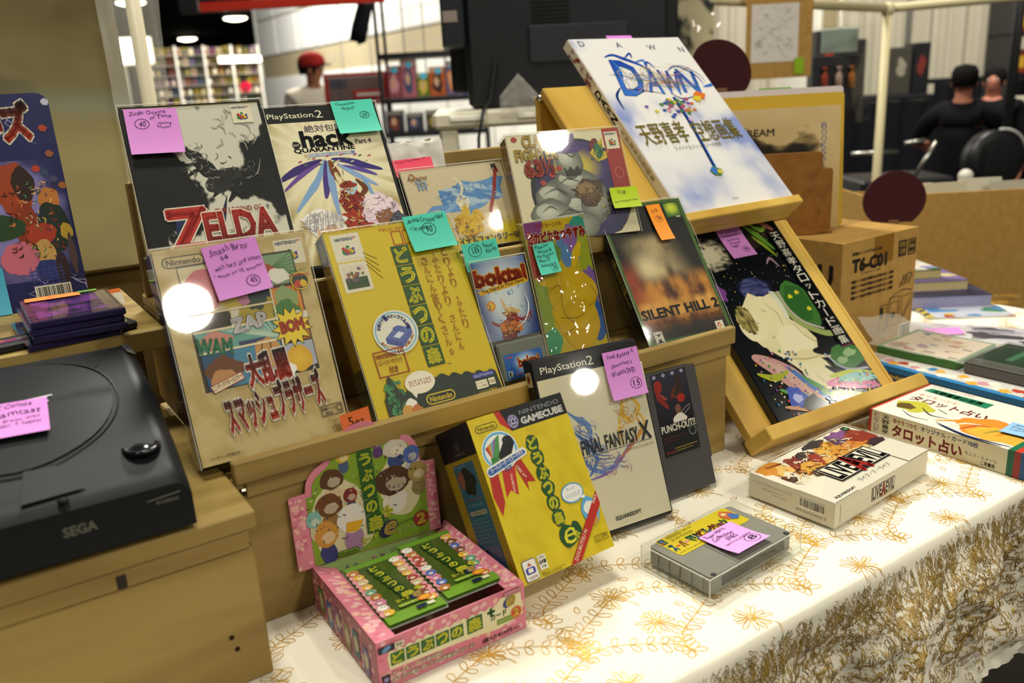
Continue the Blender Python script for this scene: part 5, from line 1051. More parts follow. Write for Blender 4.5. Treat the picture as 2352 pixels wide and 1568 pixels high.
# white fantasy art book
t,A=boxbook('art_book','tall white art book with blue marbled sky and looping blue lettering on the upper easel',(.819,.835,.285),0,45.2,.225,.345,.0155,'ddd8d0')
def df(u,v):
    k=nz(u*2.0+v*1.2,v*2.6-u,4,5); q=sstep(.62,1.0,u+.25*nz(v*4,2,2))*sstep(.35,.6,v)+.8*sstep(.2,.0,abs(v-.50-.1*u))*sstep(-.1,.3,k)+sstep(.25,.0,u)*sstep(.1,.02,v)+.8*sstep(.25,0,abs(v-.93))*sstep(.0,.4,.7-u)
    return mix('dcd9d6','7486c0',max(0,min(.9,q*(.45+1.5*k))))
A.field(0,0,100,A.H,60,90,df)
for ch,x,y in zip('DAWN',(6,37,64,92),(2,4,7,10)): A.text(ch,x,y,None,5.2,'23284a',.01)
B1,B2,B3='21439a','3a6cc0','16306e'
for ch,x,y,w_,h_,rt in (('D',21,21,20,32,8),('A',45,29,12,23,14),('W',57,32,16,22,10),('N',74,32,15,22,12)): A.text(ch,x,y,w_,h_,B1,.012,.05,rt,c2=B2,ow=.012,oc=B3)
for p,w,c in (([(20,18),(28,16),(36,20),(46,26),(52,32)],3.2,B1),([(24,20),(26,30),(22,40),(18,48)],2.6,B2),([(17,46),(9,54),(8,66)],2,B3),([(20,47),(34,50),(50,54)],.9,B3),([(36,20),(44,15),(43,20)],1.8,B1),([(42,24),(52,22),(50,27)],1.8,B2),([(48,34),(54,24),(58,30)],1.8,B1),([(66,34),(78,29),(90,38),(92,48)],1.4,B1),([(90,50),(97,49),(103,47)],2.6,B2),([(70,30),(84,29),(94,38),(95,46)],.6,B3),([(14,34),(26,36),(40,42)],.6,B3),([(56,54),(64,60),(76,58)],1.2,B3)): A.curve(p,w,c,True,n=10)
for i in range(40): A.curve([(24+R.random()*60,24+R.random()*30),(26+R.random()*60,26+R.random()*30)][:1]*1+[(24+i*1.6,28+R.random()*24),(26+i*1.6,30+R.random()*24)][:2],.35,R.choice(['c9b23a','b0502c','8aa0d8','5a8a4a']),True)
A.curve([(56,58),(55,80),(52,104),(49,124)],2.4,B3,False); A.curve([(57,58),(56,80),(53,104),(50,124)],.8,B2)
for i in range(46):
    x=46+R.gauss(6,9);y=60+abs(R.gauss(0,9)); A.blob(x,y,1.7,1.2,R.choice(['c9b23a','a8486a','4a7a3a','6a4a9a','c0682c','c89ab0','2c4a9a']),i,.4)
A.blob(80,58,5,3.2,'d2702c',3,.4); A.blob(76,61,4,2.4,'d2b83a',5,.4)
A.blob(48.4,124,4.6,3.4,'4a7a3a',3,.4); A.blob(47,123.4,2.6,2.6,B2,5,.3); A.blob(51.5,124.5,2.4,1.6,'c9b83a',7,.3)
A.text('天野喜孝',6.4,79,40,18.5,'6a5e22',.006,.0); A.text('空想画集',53,80.5,40,18.5,'6a5e22',.006); A.text('ファイナルファンタジーの世界',27,100.6,42,3.4,'4a4630',.0)
A.text('新潮社',46,146,6,1.6,'8a8a84')
A.build('cover_print',GLOSS,t)
S=Art(.0155,.345,LEFT(.225,.345,.0155),base=.0015); S.rect(0,0,100,2225,'d2ccba'); S.field(0,100,100,500,6,20,lambda u,v: mix('d2ccba','7a2f22',sstep(.0,.3,nz(u*2,v*9,3)))); S.vtext('DAWN',14,640,72,420,'2a2c38',.04); S.vtext('天野喜孝空想画集',22,1150,56,620,'8a7c4a',.0); S.build('spine_print',PRINT,t)
note(t,.082,-.012,.052,.03,0,'d07fd4',[],None,P=A.P,off=-.004,curl=0,name='page_flag')
# white cloth wad and things behind the small cream box
c=MB(); 
c.grid(24,10,lambda u,v:(.438+.082*u,.9695+.006*nz(u*4,v*2,2)+.012*(1-v)+.006*math.sin(v*3.1),.3905+.018*math.sin(v*math.pi*.5)*(.8+.35*nz(u*5,1,2))-.012*(1-v)))
c.grid(24,8,lambda u,v:(.438+.082*u,.9525-.007*v-.003*nz(u*4,v*2,5),.4075-.006*v*1.0-.030*v*v+.003*nz(u*6,v*3,3)))
tag(c.build('folded_cloth',CLOTHM,None,True),'crumpled white cloth hung over the riser behind the pink-tagged box','cloth')
bpy.data.objects['folded_cloth'].data.color_attributes['Col'].data.foreach_set('color',[.78,.74,.68,1]*len(bpy.data.objects['folded_cloth'].data.vertices))
# ---------------------------------------------------------------- brown carton with printing
t=thing('shipping_carton','brown shipping carton with black model number and line drawing behind the easels','carton',(1.148,.82,CT),(0,0,rad(1.5)))
w,d,h=.211,.215,.2005
MB().box(0,0,0,w,d,h-.001,.0012).build('body',CARDB,t)
for n,q in (('flap',(0,0,h-.0008,w,d*.497,h)),('flap',(0,d*.503,h-.0008,w,d,h))): MB().box(*q,.0003).build(n,CARDB,t)
A=Art(w,h,base=.0005); K='2e2a22'
A.text('T6-C01',13,14.4,44,9.4,K,.06); A.text('移動ロースタTOKYO形',12,8.4,38,2.6,K,.03); A.text('カラオケセット対応',24,25.4,26,1.8,K,.01)
for i in range(4): A.rect(13,30.6+i*4.2,R.uniform(50,56),.0,K); A.text('電源コードは必ず付属のものを使い正しく設置',13,30.2+i*4.2,55,2.4,K,.045)
A.frame(53,57,10,21,.5,K); A.rect(54,59,3.6,9,K); A.frame(65,53,15,24,.5,K); A.frame(67,57,11,12,.4,K); A.ell(72,68,2.6,2.6,K); A.curve([(64,58),(70,52),(84,49),(96,51)],.6,K); A.frame(83,54,14,26,.4,K); A.line([(84,76),(95,62)],.6,K); A.line([(84,72),(95,58)],.6,K); A.curve([(78,46),(84,39),(92,36),(96,40)],.6,K)
for i in range(5): A.line([(80+i*3,45),(84+i*2.6,36+(i%2)*3)],.7,K)
A.rect(73,7.7,10.6,13,K); A.text('取扱',74.4,9,7.6,4,'a8823f',.03); A.text('注意',74.4,14.6,7.6,4,'a8823f',.03); A.frame(86,8,11,13,.9,K); A.text('天地',88,9.6,7,4,K,.04); A.text('無用',88,14.8,7,4,K,.04)
A.poly([(8,58),(14,58),(16,66),(22,72),(28,74),(30,88),(26,92),(20,84),(12,76)],'5a584c') if 0 else A.blob(14,72,6,13,'37362f',4,.35)
A.build('carton_print',PAPER,t)
A=Art(d,h,LEFT(w,h,d)); A.text('MARU',40,18,52,15,K,.05); A.blob(84,60,10,14,'3a382f',3,.3); A.build('carton_print',PAPER,t)
A=Art(w,h,base=.0002); A.rect(40,0,26,22,'8a6226'); A.build('packing_tape',GLOSS,t)
A=Art(w,h,base=.0008); A.bars(81,78,18,13,seed=8); A.build('barcode_label',PAPER,t)
# bookends and portfolios on the carton
zc=.202+.0012
t=thing('bookend','brown hardboard bookend holding portfolios upright on the carton','bookend',(1.196,.902,zc),(0,0,rad(-31)))
MB().prism(rndpoly(-.15,0,0,.135,.006),0,.005).build('front_plate',W_PLY,t)
MB().prism(rndpoly(-.12,.030,0,.105,.006),.028,.032).build('rear_plate',W_PLY,t); MB().box(-.14,.0055,0,.024,.0275,.003,0).build('base',W_PLY,t)
def folder(lab,off,x0,x1,hh,col,ln,seed,mt=PAPER,art=None,cut=0,name='portfolio'):
    t=thing(name,lab,'portfolio',Vector((1.205,.918,zc))+Vector((math.sin(rad(31)),math.cos(rad(31)),0))*off,lean(-31,ln))
    MB().prism(rndpoly(x0,x1,0,hh,.006),0,.0022,col).build('sheet',mt,t)
    if art:
        A=Art(x1-x0,hh,lambda a,b,o:(x0+a,-o,hh-b)); art(A); A.build('sheet_print',PAPER,t)
    return t
def paintart(A):
    H=A.H
    A.field(0,0,100,H,40,30,lambda u,v: mix('d0b888','b89a62',v+.3*nz(u*4,v*4,2)))
    A.field(24,H*.14,68,H*.62,50,36,lambda u,v: (lambda q: mix('c6ab74','2a251f',q) if q>.02 else None)(sstep(1.0,.7,math.hypot((u-.5)*1.7,(v-.62)*1.6)+.35*nz(u*4,v*4,6,4))))
    A.text('DREAM',48,10,18,3.4,'4a4232',.03); A.vtext('BOOKSALE',90,8,3.4,26,'55608a',.0)
folder('creamy watercolour sheet with dark clouds in a clear folder behind the bookend',.030,-.28,.052,.205,'cdb27c',4,1,PAPER,paintart)
folder('yellow portfolio cover standing behind the watercolour sheet',.046,-.28,.066,.226,'cba83c',5,2)
f=folder('pale lilac portfolio with a green tab, rearmost of the upright folders',.056,-.28,.070,.236,'cfc6cc',6,3); MB().box(-.075,.0024,.229,-.02,.0032,.2385,0,'6aa02c').build('green_tab',PAPER,f)
# round maroon paddles on sticks
def paddle(lab,loc,rx,rz,tilt,z0,yaw):
    t=thing('round_paddle',lab,'paddle',loc,(0,0,rad(yaw)))
    pts=[]
    for i in range(41):
        a=-rad(52)+rad(284)*i/40; pts.append((rx*math.cos(a)*(1+.03*math.cos(2*a)),z0+rz*math.sin(a)))
    M=Matrix.Rotation(rad(tilt),4,'Y') if tilt else Matrix.Identity(4)
    c=Matrix.Translation((0,0,z0))@M@Matrix.Translation((0,0,-z0))
    MB().prism(pts,-.003,.003,M=c).build('disc',MAROON,t); MB().box(-.011,-.005,.0,.011,.005,z0-rz*.7,.002,'6a4a26',M=None).build('handle',PLAST,t)
    MB().box(-.05,-.03,-.0,.05,.03,.006,.002,'2c1c14').build('foot',PLAST,t)
paddle('maroon round paddle with flat lower edge standing behind the brown carton',(1.600,1.03,CT),.062,.058,0,.203,-33)
paddle('maroon oval paddle tilted behind the white art book',(1.275,1.20,CT),.060,.050,40,.476,-33)
# ---------------------------------------------------------------- far end of the table: boxes, cases, magazines
t=thing('boxed_game','white card-deck box with flame-coloured painting, red lettering and striped end','deck box',(.957,.629,CT),(0,0,rad(-89.2)))
w,d,h=.212,.140,.031
MB().box(0,0,0,w,d,h,.0008,'d6cfb6').build('carton',PRINT,t)
A=Art(w,d,TOP(w,h,d)); A.rect(0,0,84,A.H,'e0dccb'); A.rect(0,0,1.6,A.H,'c0382a'); A.H=100*d/w
def sx(x): return x*.835
A.rect(3,4,26,5,'1f6a4a') if 0 else A.poly([(6,7),(46,7),(46,17),(4,14)],'1f7a55'); A.text('天野喜孝の世界',9,8.6,32,6,'16241e',.05)
A.text('幸せをつかむ',6,20,26,4,'c0502c',.0); A.text('タロット占い',6,26,48,9,'8f2c28',.03); A.text('FORTUNE CARD',1.6+2,1.5,28,2.4,'7a4a7a',.0)
A.blob(16,44,11,9,'b8b43c',3,.35); A.blob(12,47,6,5,'5c4a22',4,.4); A.curve([(20,42),(30,50),(40,48)],1.4,'3a3420',True); A.curve([(14,54),(24,60),(34,58)],1,'2c2c4a',True); A.curve([(28,38),(36,42)],.7,'3a3420')
A.blob(64,46,20,15,'d9862c',5,.2); A.blob(70,52,16,10,'d9a63a',7,.3); A.curve([(36,56),(46,46),(56,40),(70,36),(82,38)],4,'d98a2c',True)
for i in range(6): A.curve([(46+i*6,60-i*1.6),(50+i*6,48-i),(58+i*5,44-i)],1.8,['e4dcc4','b5452c','d9b43c','8a8a2c','d9702c','c9a83c'][i],True)
A.curve([(38,58),(60,64),(84,62)],1.6,'1c2a6a',True); A.curve([(40,60),(60,65.5),(80,65)],1.4,'16181c',True)
for i,(x0,x1,c) in enumerate(((84,87.5,'1f6a48'),(87.5,91,'c23a2c'),(91,94,'2a5a9a'),(94,100,'2a2420'))): A.rect(x0,0,x1-x0,A.H,c)
A.build('top_print',PRINT,t)
S=Art(w,h); S.bg('c9bf9c'); S.rect(0,0,1.8,S.H,'a02c24'); S.text('FORTUNE CARD',4,2,10,3,'6a4a6a') if 0 else S.vtext('FORTUNE',3.4,1.4,3.6,12,'6a4a6a',.0); S.vtext('天野喜孝',8.6,1.2,5.4,12.4,'26241f',.02)
S.text('幸せをつかむ',16,1.6,16,3.2,'8f2c28',.02); S.text('タロット占い',16,5.6,43,7.6,'7a221f',.04); S.text('オリジナル・カード78枚',34,1.4,34,3.2,'34386a',.02); S.text('モニク・ルメール',61,8,18,2.2,'2a2a26',.0); S.text('二見書房',70,11,8,2.4,'2a2a26',.02)
for x0,x1,c in ((84,87.5,'1a5a3e'),(87.5,91,'8f2f28'),(91,94,'24507f'),(94,100,'1f1a18')): S.rect(x0,0,x1-x0,S.H,c)
S.build('front_print',PRINT,t)
note(t,.142,.058,.05,.044,-6,'8ab8e0',[('Amano Tarot',10,12,72,12),('Cards 78',10,32,60,12),('w/ guide book',10,52,70,12)],None,P=TOP(w,h,d),off=.0014,curl=.002)
# board box with the blue ornamented edge
t=thing('game_board_box','flat blue-edged box with gold ornaments lying behind the deck box','box',(1.128,.742,CT),(0,0,rad(-90.5)))
MB().box(0,0,0,.30,.20,.030,.0012,'cfc8c0').build('carton',PRINT,t)
S=Art(.30,.030); S.bg('2a6a9c'); S.rect(0,2.6,100,4.8,'1c3c5c')
for i in range(34): S.ell(2+i*3,5,1.1,1.2,'a8843c',8); S.ell(3.4+i*3,5,.5,.6,'c9b060',6)
S.build('front_print',PRINT,t)
A=Art(.30,.20,TOP(.30,.030,.20)); A.bg('c9c4bc'); A.rect(0,0,100,3,'2a6a9c'); A.rect(0,A.H-4,100,4,'2f7ab0')
for i in range(26): A.blob(4+i*3.7,58+3*math.sin(i*1.7),2.6,2.4,R.choice(['b5402c','d9a23c','e0dccc','3a7ab0','c98a9a']),i,.4)
A.build('top_print',PRINT,t)
t=thing('game_blister','clear-bagged green-bordered game package with pale card on the blue-edged box','game package',(1.170,.765,CT+.0305),(0,0,rad(-86)))
MB().box(0,0,0,.125,.125,.012,.001,'4a7a3a').build('carton',PRINT,t)
A=Art(.125,.125,TOP(.125,.012,.125)); A.bg('3f7a36'); A.rect(5,5,92,90,'d2bca4')
for i in range(30): A.rect(8+R.random()*78,8+R.random()*80,R.uniform(5,14),R.uniform(3,7),R.choice(['8a7a74','c9a02c','2c3c7a','b0442c','9a5a9a','4a4a4a','c8a08a','d0c0a8']))
A.ring(16,80,9,11,2,'b06a2c'); A.ell(16,80,6,8,'8a7a5a'); A.rect(28,84,14,6,'b8402c'); A.rect(34,60,12,7,'8a4a8a')
A.build('top_print',PRINT,t)
b=MB(); b.grid(16,10,lambda u,v:(-.012+.15*u,-.008+.142*v,.0145+.002*abs(nz(u*4,v*4,2))+.0)); b.grid(10,6,lambda u,v:(-.012-.03*u,.01+.13*v,.0145+.035*u*(1-.6*v)+.004*nz(u*4,v*5,3))); b.build('plastic_bag',MILKY,t,True)
t=thing('game_case','clear-topped grey game case lying across the blue-edged box','game case',(1.175,.628,CT+.0305),(0,0,rad(-88)))
MB().box(0,0,0,.17,.13,.016,.002,'5a5552').build('case',PLAST,t); A=Art(.17,.13,TOP(.17,.016,.13)); A.bg('4a5a4c'); A.rect(0,58,100,20,'8a8680','6a6662'); A.blob(40,26,22,16,'3a6a42',3,.4); A.blob(46,24,8,6,'9a5a3a',5,.3); A.rect(70,6,10,40,'8a8a4a'); A.rect(20,4,6,44,'6a9a7a'); A.build('top_print',GLOSS,t)
c=MB(); c.box(0,0,.0165,.17,.13,.0195,0); c.build('clear_lid',CLEARB,t)
def magazine(lab,loc,rz,w,h,cols,seed,th=.003,extra=None,cat='magazine',name='magazine'):
    t=thing(name,lab,cat,loc,(0,0,rz)); MB().box(0,0,0,w,h,th,.0004,'d8d4c8').build('pages',PAPER,t)
    A=Art(w,h,TOP(w,th,h)); A.bg(cols[0]); r=random.Random(seed)
    for i in range(16): A.blob(r.random()*100,r.random()*A.H,r.uniform(6,20),r.uniform(4,12),r.choice(cols),i+seed,.4)
    if extra: extra(A)
    A.build('cover_print',GLOSS,t); return t
def tip(A):
    A.rect(0,0,9,A.H,'d2b82c'); 
    for i in range(4): A.poly([(0,8+i*16),(9,2+i*16),(9,8+i*16),(0,15+i*16)],'26241f')
magazine('bright comic cover with yellow and black striped tip at the far table end',(1.500,.878,CT),rad(-38),.16,.115,['c8ccd8','4a8ac0','b8402c','d8d8d0','3a8a5a','d2b23a'],4,.002,tip)
magazine('pale magazine carrying a pink note, between the striped comic and the bagged package',(1.345,.830,CT),rad(-60),.20,.11,['c8c2c8','b8b4c0','4a4a56','9a9aa8','d0ccd0'],7,.006)
tag(MB().grid(6,4,lambda u,v:(1.385+.052*u*.8+.03*v,.805-.05*u*.8+.03*v,.0086+.003*u*u),'d88ad0').build('sticky_note',PAPER,None),'blank pink sticky note lying on the pale magazine','sticky note')
tag(MB().box(1.365,.795,.0085,1.39,.825,.0098,.0004,'d0706c').build('price_card',PAPER,None),'small salmon card beside the pink sticky note','card')
for i,(lab,x,y,z,w,h,th,c,c2) in enumerate((('thick dark-covered comic at the base of the pile beside the carton',1.50,.965,0,.20,.14,.026,'3a3a52','9a98b8'),('cream-edged comic in the middle of the pile beside the carton',1.53,.985,.0265,.16,.13,.020,'7a6a9a','c9b98a'),('green-covered comic topmost in the pile beside the carton',1.535,1.005,.047,.125,.12,.018,'3f6a52','c2b078'))):
    t=thing('comic_book',lab,'book',(x,y,CT+z),(0,0,rad(-36+i*3))); MB().box(.001,.0,.001,w,h,th-.001,0,c2).build('pages',PAPER,t); b=MB(); b.box(0,-.0015,th-.0009,w,h,th,0,c); b.box(0,-.0015,0,w,h,.0009,0,c); b.build('cover',PRINT,t)
    A=Art(w,h,lambda a,b,o,w=w,h=h,th=th:(a,h-b,th+o)); A.bg('d6d0c4' if i==2 else c)
    for k in range(9): A.blob(R.random()*100,R.random()*A.H,12,9,R.choice([c,c2,'d8d4d0','26242e','c9b23a' if i==0 else '8a8ab8']),k,.4)
    A.build('cover_print',PRINT,t)
# ---------------------------------------------------------------- big open carton of bagged comics beyond the table
q=D(1992,452,1.95); t=thing('comic_bin','large open brown carton full of bagged comics beyond the table end','carton',(q.x,q.y,FL+.5),(0,0,rad(FACE)))
hh=q.z-FL-.5; BW=.78; BD=.24
MB().box(0,0,0,BW,.006,hh,.001).build('front_wall',CARDB,t); MB().box(0,BD-.006,0,BW,BD,hh-.02,.001).build('rear_wall',CARDB,t); MB().box(0,.0065,0,.006,BD-.0065,hh,.001).build('side_wall',CARDB,t); MB().box(BW-.006,.0065,0,BW,BD-.0065,hh,.001).build('side_wall',CARDB,t); MB().box(.0065,.0065,0,BW-.0065,BD-.0065,.005,0).build('bottom',CARDB,t)
s_=thing('side_table','low black-draped table under the big comic carton','table',(q.x,q.y,FL),(0,0,rad(FACE))); MB().box(-.1,-.06,.46,.8,.6,.498,.004,'17171a').build('tabletop',CLOTHM,s_); MB().box(-.09,-.05,0,.79,.59,.459,.004,'141417').build('drape',CLOTHM,s_)
u=Vector((math.cos(rad(FACE)),math.sin(rad(FACE)),0)); n=Vector((-u.y,u.x,0))
LB=['bagged white magazine with an orange sticker poking out of the comic carton','bagged cream comic just behind the stickered magazine','bagged pale comic, third from the paddle in the carton','bagged grey-white comic in the middle of the carton','bagged ivory comic below the white ball','bagged cream comic before the far corner of the carton','bagged white comic at the outer corner of the carton']
for i,x in enumerate((.135,.21,.29,.37,.45,.54,.64)):
    c=['dcd8cc','c9c0a8','d0cab8','b8b2a4','d2ccba','c4b896','d8d2c2'][i]; p=q+u*x+n*(.03+.012*(i%3)); t=thing('bagged_comic',LB[i],'comic',(p.x,p.y,FL+.507),(-rad(16 if i else 24),0,rad(FACE+(4 if i%2 else -3)))); H=hh+[.03,.012,.018,.010,.016,.008,.014][i]
    MB().box(0,0,0,.105,.004,H,.0005,c).build('comic',PAPER,t); b=MB(); b.grid(8,12,lambda a,v:(-.006+.117*a,-.003-.002*nz(a*4,v*5,i),(H+.008)*v)); b.build('clear_bag',CLEAR,t,True)
    if i==0: MB().box(.05,-.0045,H-.016,.085,-.0035,H-.002,0,'e87a2c').build('sticker',PAPER,t)
# ---------------------------------------------------------------- left backdrop: hanging art sheet, poster, pole
t=thing('hanging_art_sheet','large translucent beige painted sheet hanging behind the crate shelf','hanging print',(-.45,1.42,.235))
H=.52
def sheetf(u,v):
    k=nz(u*2.6,v*3,3,5); c=mix('857a56','6c6040',.5+k*1.2); c=mix(c,'7f8f86',sstep(.06,.0,abs(v-.42-.25*(u-.6)-.05*math.sin(u*9)))*.6*sstep(.55,.7,u)); c=mix(c,'5c4e30',sstep(.1,.35,nz(u*4,v*5,9,4))*.6)
    c=mix(c,'6a5f42',sstep(.45,.0,v)*.6); return mix(c,'a09468',sstep(.45,.7,v)*.8)
b=MB(); b.grid(50,44,lambda u,v:(.70*u-.02*v*0+(.66-.0)*0+.0, .006*nz(u*3,v*3,1)-.02*v, H*(1-v)) ,cf=sheetf)
b.build('painted_sheet',PAPER,t,True)
b=MB(); b.grid(20,20,lambda u,v:(.675+.10*u*(1-.35*v),-.012+.010*nz(u*4,v*4,5)-.02*v,H*(1-v)+.06)); b.build('clear_cover',MILKY,t,True)
MB().tube([(-.05,0,H),(.80,0,H+.06)],.006,8,'c9c2ae').build('hanging_rod',PLAST,t,True)
t=thing('backing_table','dark brown draped table edge below the hanging painted sheet','table',(-.75,1.44,FL)); MB().box(0,0,0,1.02,.3,-FL+.225,.006,'5c4c2c').build('drape',CLOTHM,t); MB().box(-.01,-.01,-FL+.2255,1.03,.31,-FL+.234,.003,'66552f').build('tabletop',CLOTHM,t)
t=thing('booth_pole','ivory plastic pole rising behind the black and white box','pole',(.318,1.62,FL)); MB().tube([(0,0,0),(0,0,1.6)],.0125,14,'cfc5a4').build('tube',PLAST,t,True); MB().lathe([(.05,0),(.05,.01),(.02,.03)],16,'b8b09a').build('base',PLAST,t,True)
p=D(282,175,2.3); t=thing('curled_poster','curled poster with red and white print beside the ivory pole','poster',(p.x,p.y,FL),(0,0,rad(FACE)))
b=MB(); b.grid(16,30,lambda u,v:(-.055+.10*u,.05*(u-.5)**2,.02+(1.25-.35*u*u)*v),cf=lambda u,v: mix('c9b8a4','b0443a',sstep(-.1,.2,nz(u*3,v*22,2,4)+.15*(u-.3)))); b.build('sheet',PAPER,t,True)
b=MB(); b.tube([(.06,.03,0),(.065,.03,.98)],.03,10,'23242a'); b.build('dark_backing',CLOTHM,t,True)
# ---------------------------------------------------------------- white cart with black monitor
p=D(1128,262,2.05); t=thing('utility_cart','white plastic utility cart behind the riser carrying the black monitor','cart',(p.x,p.y,FL),(0,0,rad(-30)))
zt=p.z-FL
b=MB(); b.box(-.14,-.06,zt-.028,.42,.36,zt+.012,.008,'d6d0bc'); b.build('top_tray',PLAST,t)
MB().box(-.10,-.066,zt-.012,-.015,-.0605,zt+.002,.003,'f0ece0').build('tray_recess',PLAST,t); MB().box(.06,-.066,zt-.012,.13,-.0605,zt+.002,.003,'f0ece0').build('tray_recess',PLAST,t)
for x,y in ((-.105,-.03),(.39,-.03),(-.105,.33),(.39,.33)): MB().box(x-.022,y-.02,.05,x+.022,y+.02,zt-.0285,.006,'d0caB4'.lower()).build('leg',PLAST,t)
MB().box(-.14,-.06,.3,.42,.36,.34,.008,'d6d0bc').build('lower_tray',PLAST,t)
for x,y in ((-.105,-.03),(.39,-.03),(-.105,.33),(.39,.33)): MB().lathe([(.026,-.01),(.026,.01)],14,'26262a',Matrix.Translation((x,y,.026))@Matrix.Rotation(rad(90),4,'X')).build('caster',PLAST,t)
MB().box(-.03,-.02,.345,.36,.3,zt-.12,.01,'17181c').build('storage_bin',PLAST,t)
m=thing('monitor','big black monitor seen from behind on the white cart','monitor',(p.x,p.y,p.z+.0125),(0,0,rad(-30)))
b=MB(); b.box(-.05,.02,.0,.44,.16,.52,.012,'191b20'); b.build('rear_shell',PLAST,m)
b=MB(); b.box(-.09,.17,.04,.5,.2,.56,.006,'14161a'); b.build('screen_bezel',PLAST,m)
b=MB(); 
for i in range(7): b.box(.11,.0165,.19+i*.009,.20,.0195,.194+i*.009,0,'0c0d10')
o=b.build('vent_slats',PLAST,m)
MB().box(.1,.012,.10,.34,.0195,.185,.004,'26282e').build('connector_panel',PLAST,m); MB().box(-.105,.0,.145,-.0505,.16,.3,.004,'1c1f26').build('side_speaker',PLAST,m)
MB().box(-.1,-.0012,.20,-.066,-.0002,.225,0,'8a7f78').build('sticker',PAPER,m)
c=thing('black_cable','black cable looping down from the monitor over the white cart','cable',(p.x,p.y,p.z),(0,0,rad(-30))); MB().tube([(.02,.012,.12),(-.0,-.0,.03),(-.02,-.075,.012),(-.035,-.085,-.05),(-.04,-.08,-.16)],.004,8,'121316').build('cord',PLAST,c,True)
g=thing('plastic_bag','crumpled clear plastic bag hanging beside the cable on the white cart','bag',(p.x,p.y,p.z),(0,0,rad(-30))); b=MB(); b.grid(12,12,lambda u,v:(.02+.09*u,-.062-.012*abs(nz(u*4,v*4,3))-.02*v*(1-v),.10*(1-v)*(1-abs(u-.5))-.01)); b.build('bag',MILKY,g,True)
# ---------------------------------------------------------------- far merchandise wall of small figures
sh=thing('figure_shelving','tall white-posted shelving full of tiny boxed figures on the far side of the hall','shelving',(2.40,12.0,FL))
for k in range(5): MB().box(k*.36-.012,-.03,0,k*.36+.012,.22,1.97,0,'f2efe6').build('post',PLAST,sh)
MB().box(-.012,.221,0,1.452,.24,1.96,0,'5a564e').build('back_panel',PLAST,sh)
for r_ in range(9): MB().box(.0,-.01,.86+r_*.125-.012,1.44,.22,.86+r_*.125-.004,0,'a09a8c').build('shelf',PLAST,sh)
r=random.Random(21); pal=['8a7a2c','6a5a4a','3a4a3a','7a3a30','c9b8a0','4a5a70','2c2c30','9a8a4a','6a4a6a','b0a890','3c3a34','7a6a2c']
base=None
for r_ in range(9):
    for k in range(4):
        for c_ in range(4):
            x=2.40+k*.36+.05+c_*.085; z=FL+.86+r_*.125-.0035
            o=thing('figure_box','tiny boxed figure on the far white-posted shelving','figure box',(x,12.06,z),(0,0,0),'boxed figures on the far shelving')
            a=MB(); a.box(-.034,0,0,.034,.08,r.uniform(.085,.108),0,r.choice(pal)); a.build('box',PAPER,o); a=MB(); a.box(-.018,-.004,.012,.018,-.0005,.07,0,r.choice(pal+['d8c8b0','e0d8c8'])); a.build('window',PAPER,o)
for i,(px,py,w) in enumerate(((540,147,1.0),)):
    q_=D(px,py,12.5); z_=q_.z-FL; MB().box(.9,-.10,z_-.03,1.44,-.06,z_+.03,0,'ffffff').build('light_tube',LAMP,sh); MB().box(.88,-.0595,z_-.04,1.46,-.031,z_+.05,0,'c8c4b8').build('light_housing',PLAST,sh)
q_=D(275,118,9); o=thing('light_panel','bright white sign panel glowing beyond the clear poster sleeve','panel',q_,(0,0,rad(-20))); MB().box(-.3,0,-.12,.3,.05,.12,0,'ffffff').build('panel',LAMP,o); MB().box(-.32,.051,-.14,.32,.09,.14,0,'b8b4a8').build('housing',PLAST,o); MB().box(-.03,.055,FL-q_.z,.03,.085,-.141,0,'8a867a').build('stand_post',PLAST,o)
q_=D(565,200,8.5); o=thing('pink_disc_sign','glowing pink-red round sign in front of the far shelving','sign',q_,(rad(90),0,rad(FACE))); MB().lathe([(.055,0),(.055,.02)],20,'e8204a').build('disc',PAPER,o); MB().tube([(0,-0,.025),(0,-1.3,.025)],.008,6,'444444').build('stem',PLAST,o)
# grid rails on poles along the aisle
q0=D(1010,20,9)
t=thing('wire_grid','thin wire grid panels standing along the pale wall','grid',(5.6,8.0,FL))
for k in range(9): MB().tube([(0,-2.4+k*1.1,0),(0,-2.4+k*1.1,2.9)],.012,6,'8f8c80').build('upright',PLAST,t)
for k in range(9): MB().tube([(0,-2.4,1.0+k*.22),(0,6.4,1.0+k*.22)],.006,5,'a09d90').build('wire',PLAST,t)
# ---------------------------------------------------------------- red banner rail and dangling black bundle overhead
q_=D(670,8,4.2); t=thing('banner_rail','red glossy banner rail across the top of the aisle with black ends','banner',q_,(0,0,rad(-33))); MB().box(-.46,0,-.018,.46,.02,.028,.004,'a82a1c').build('rail',GLOSS,t); MB().box(-.56,-.004,-.02,-.465,.03,.06,.006,'16161a').build('end_clamp',PLAST,t)
b=MB(); b.box(-.46,.0,.03,.46,.015,.4,.004,'202024'); b.build('banner_back',CLOTHM,t)
for x in (-.45,.45): MB().tube([(x,.01,.38),(x,.01,3.52-q_.z)],.006,6,'333333').build('hanger',PLAST,t)
q_=D(822,62,5.0); t=thing('hanging_bundle','black strapped bundle dangling before the pale wall','bag',q_,(0,0,rad(-33))); b=MB(); b.tube([(.06,0,.34),(.055,0,.12),(.01,0,-.01),(-.01,0,-.08),(.0,0,-.09)],[.03,.045,.05,.05,.02],10,'15161a'); b.build('bundle',CLOTHM,t,True); MB().tube([(.06,0,.3),(.06,0,3.52-q_.z)],.008,6,'16161a').build('strap',CLOTHM,t)
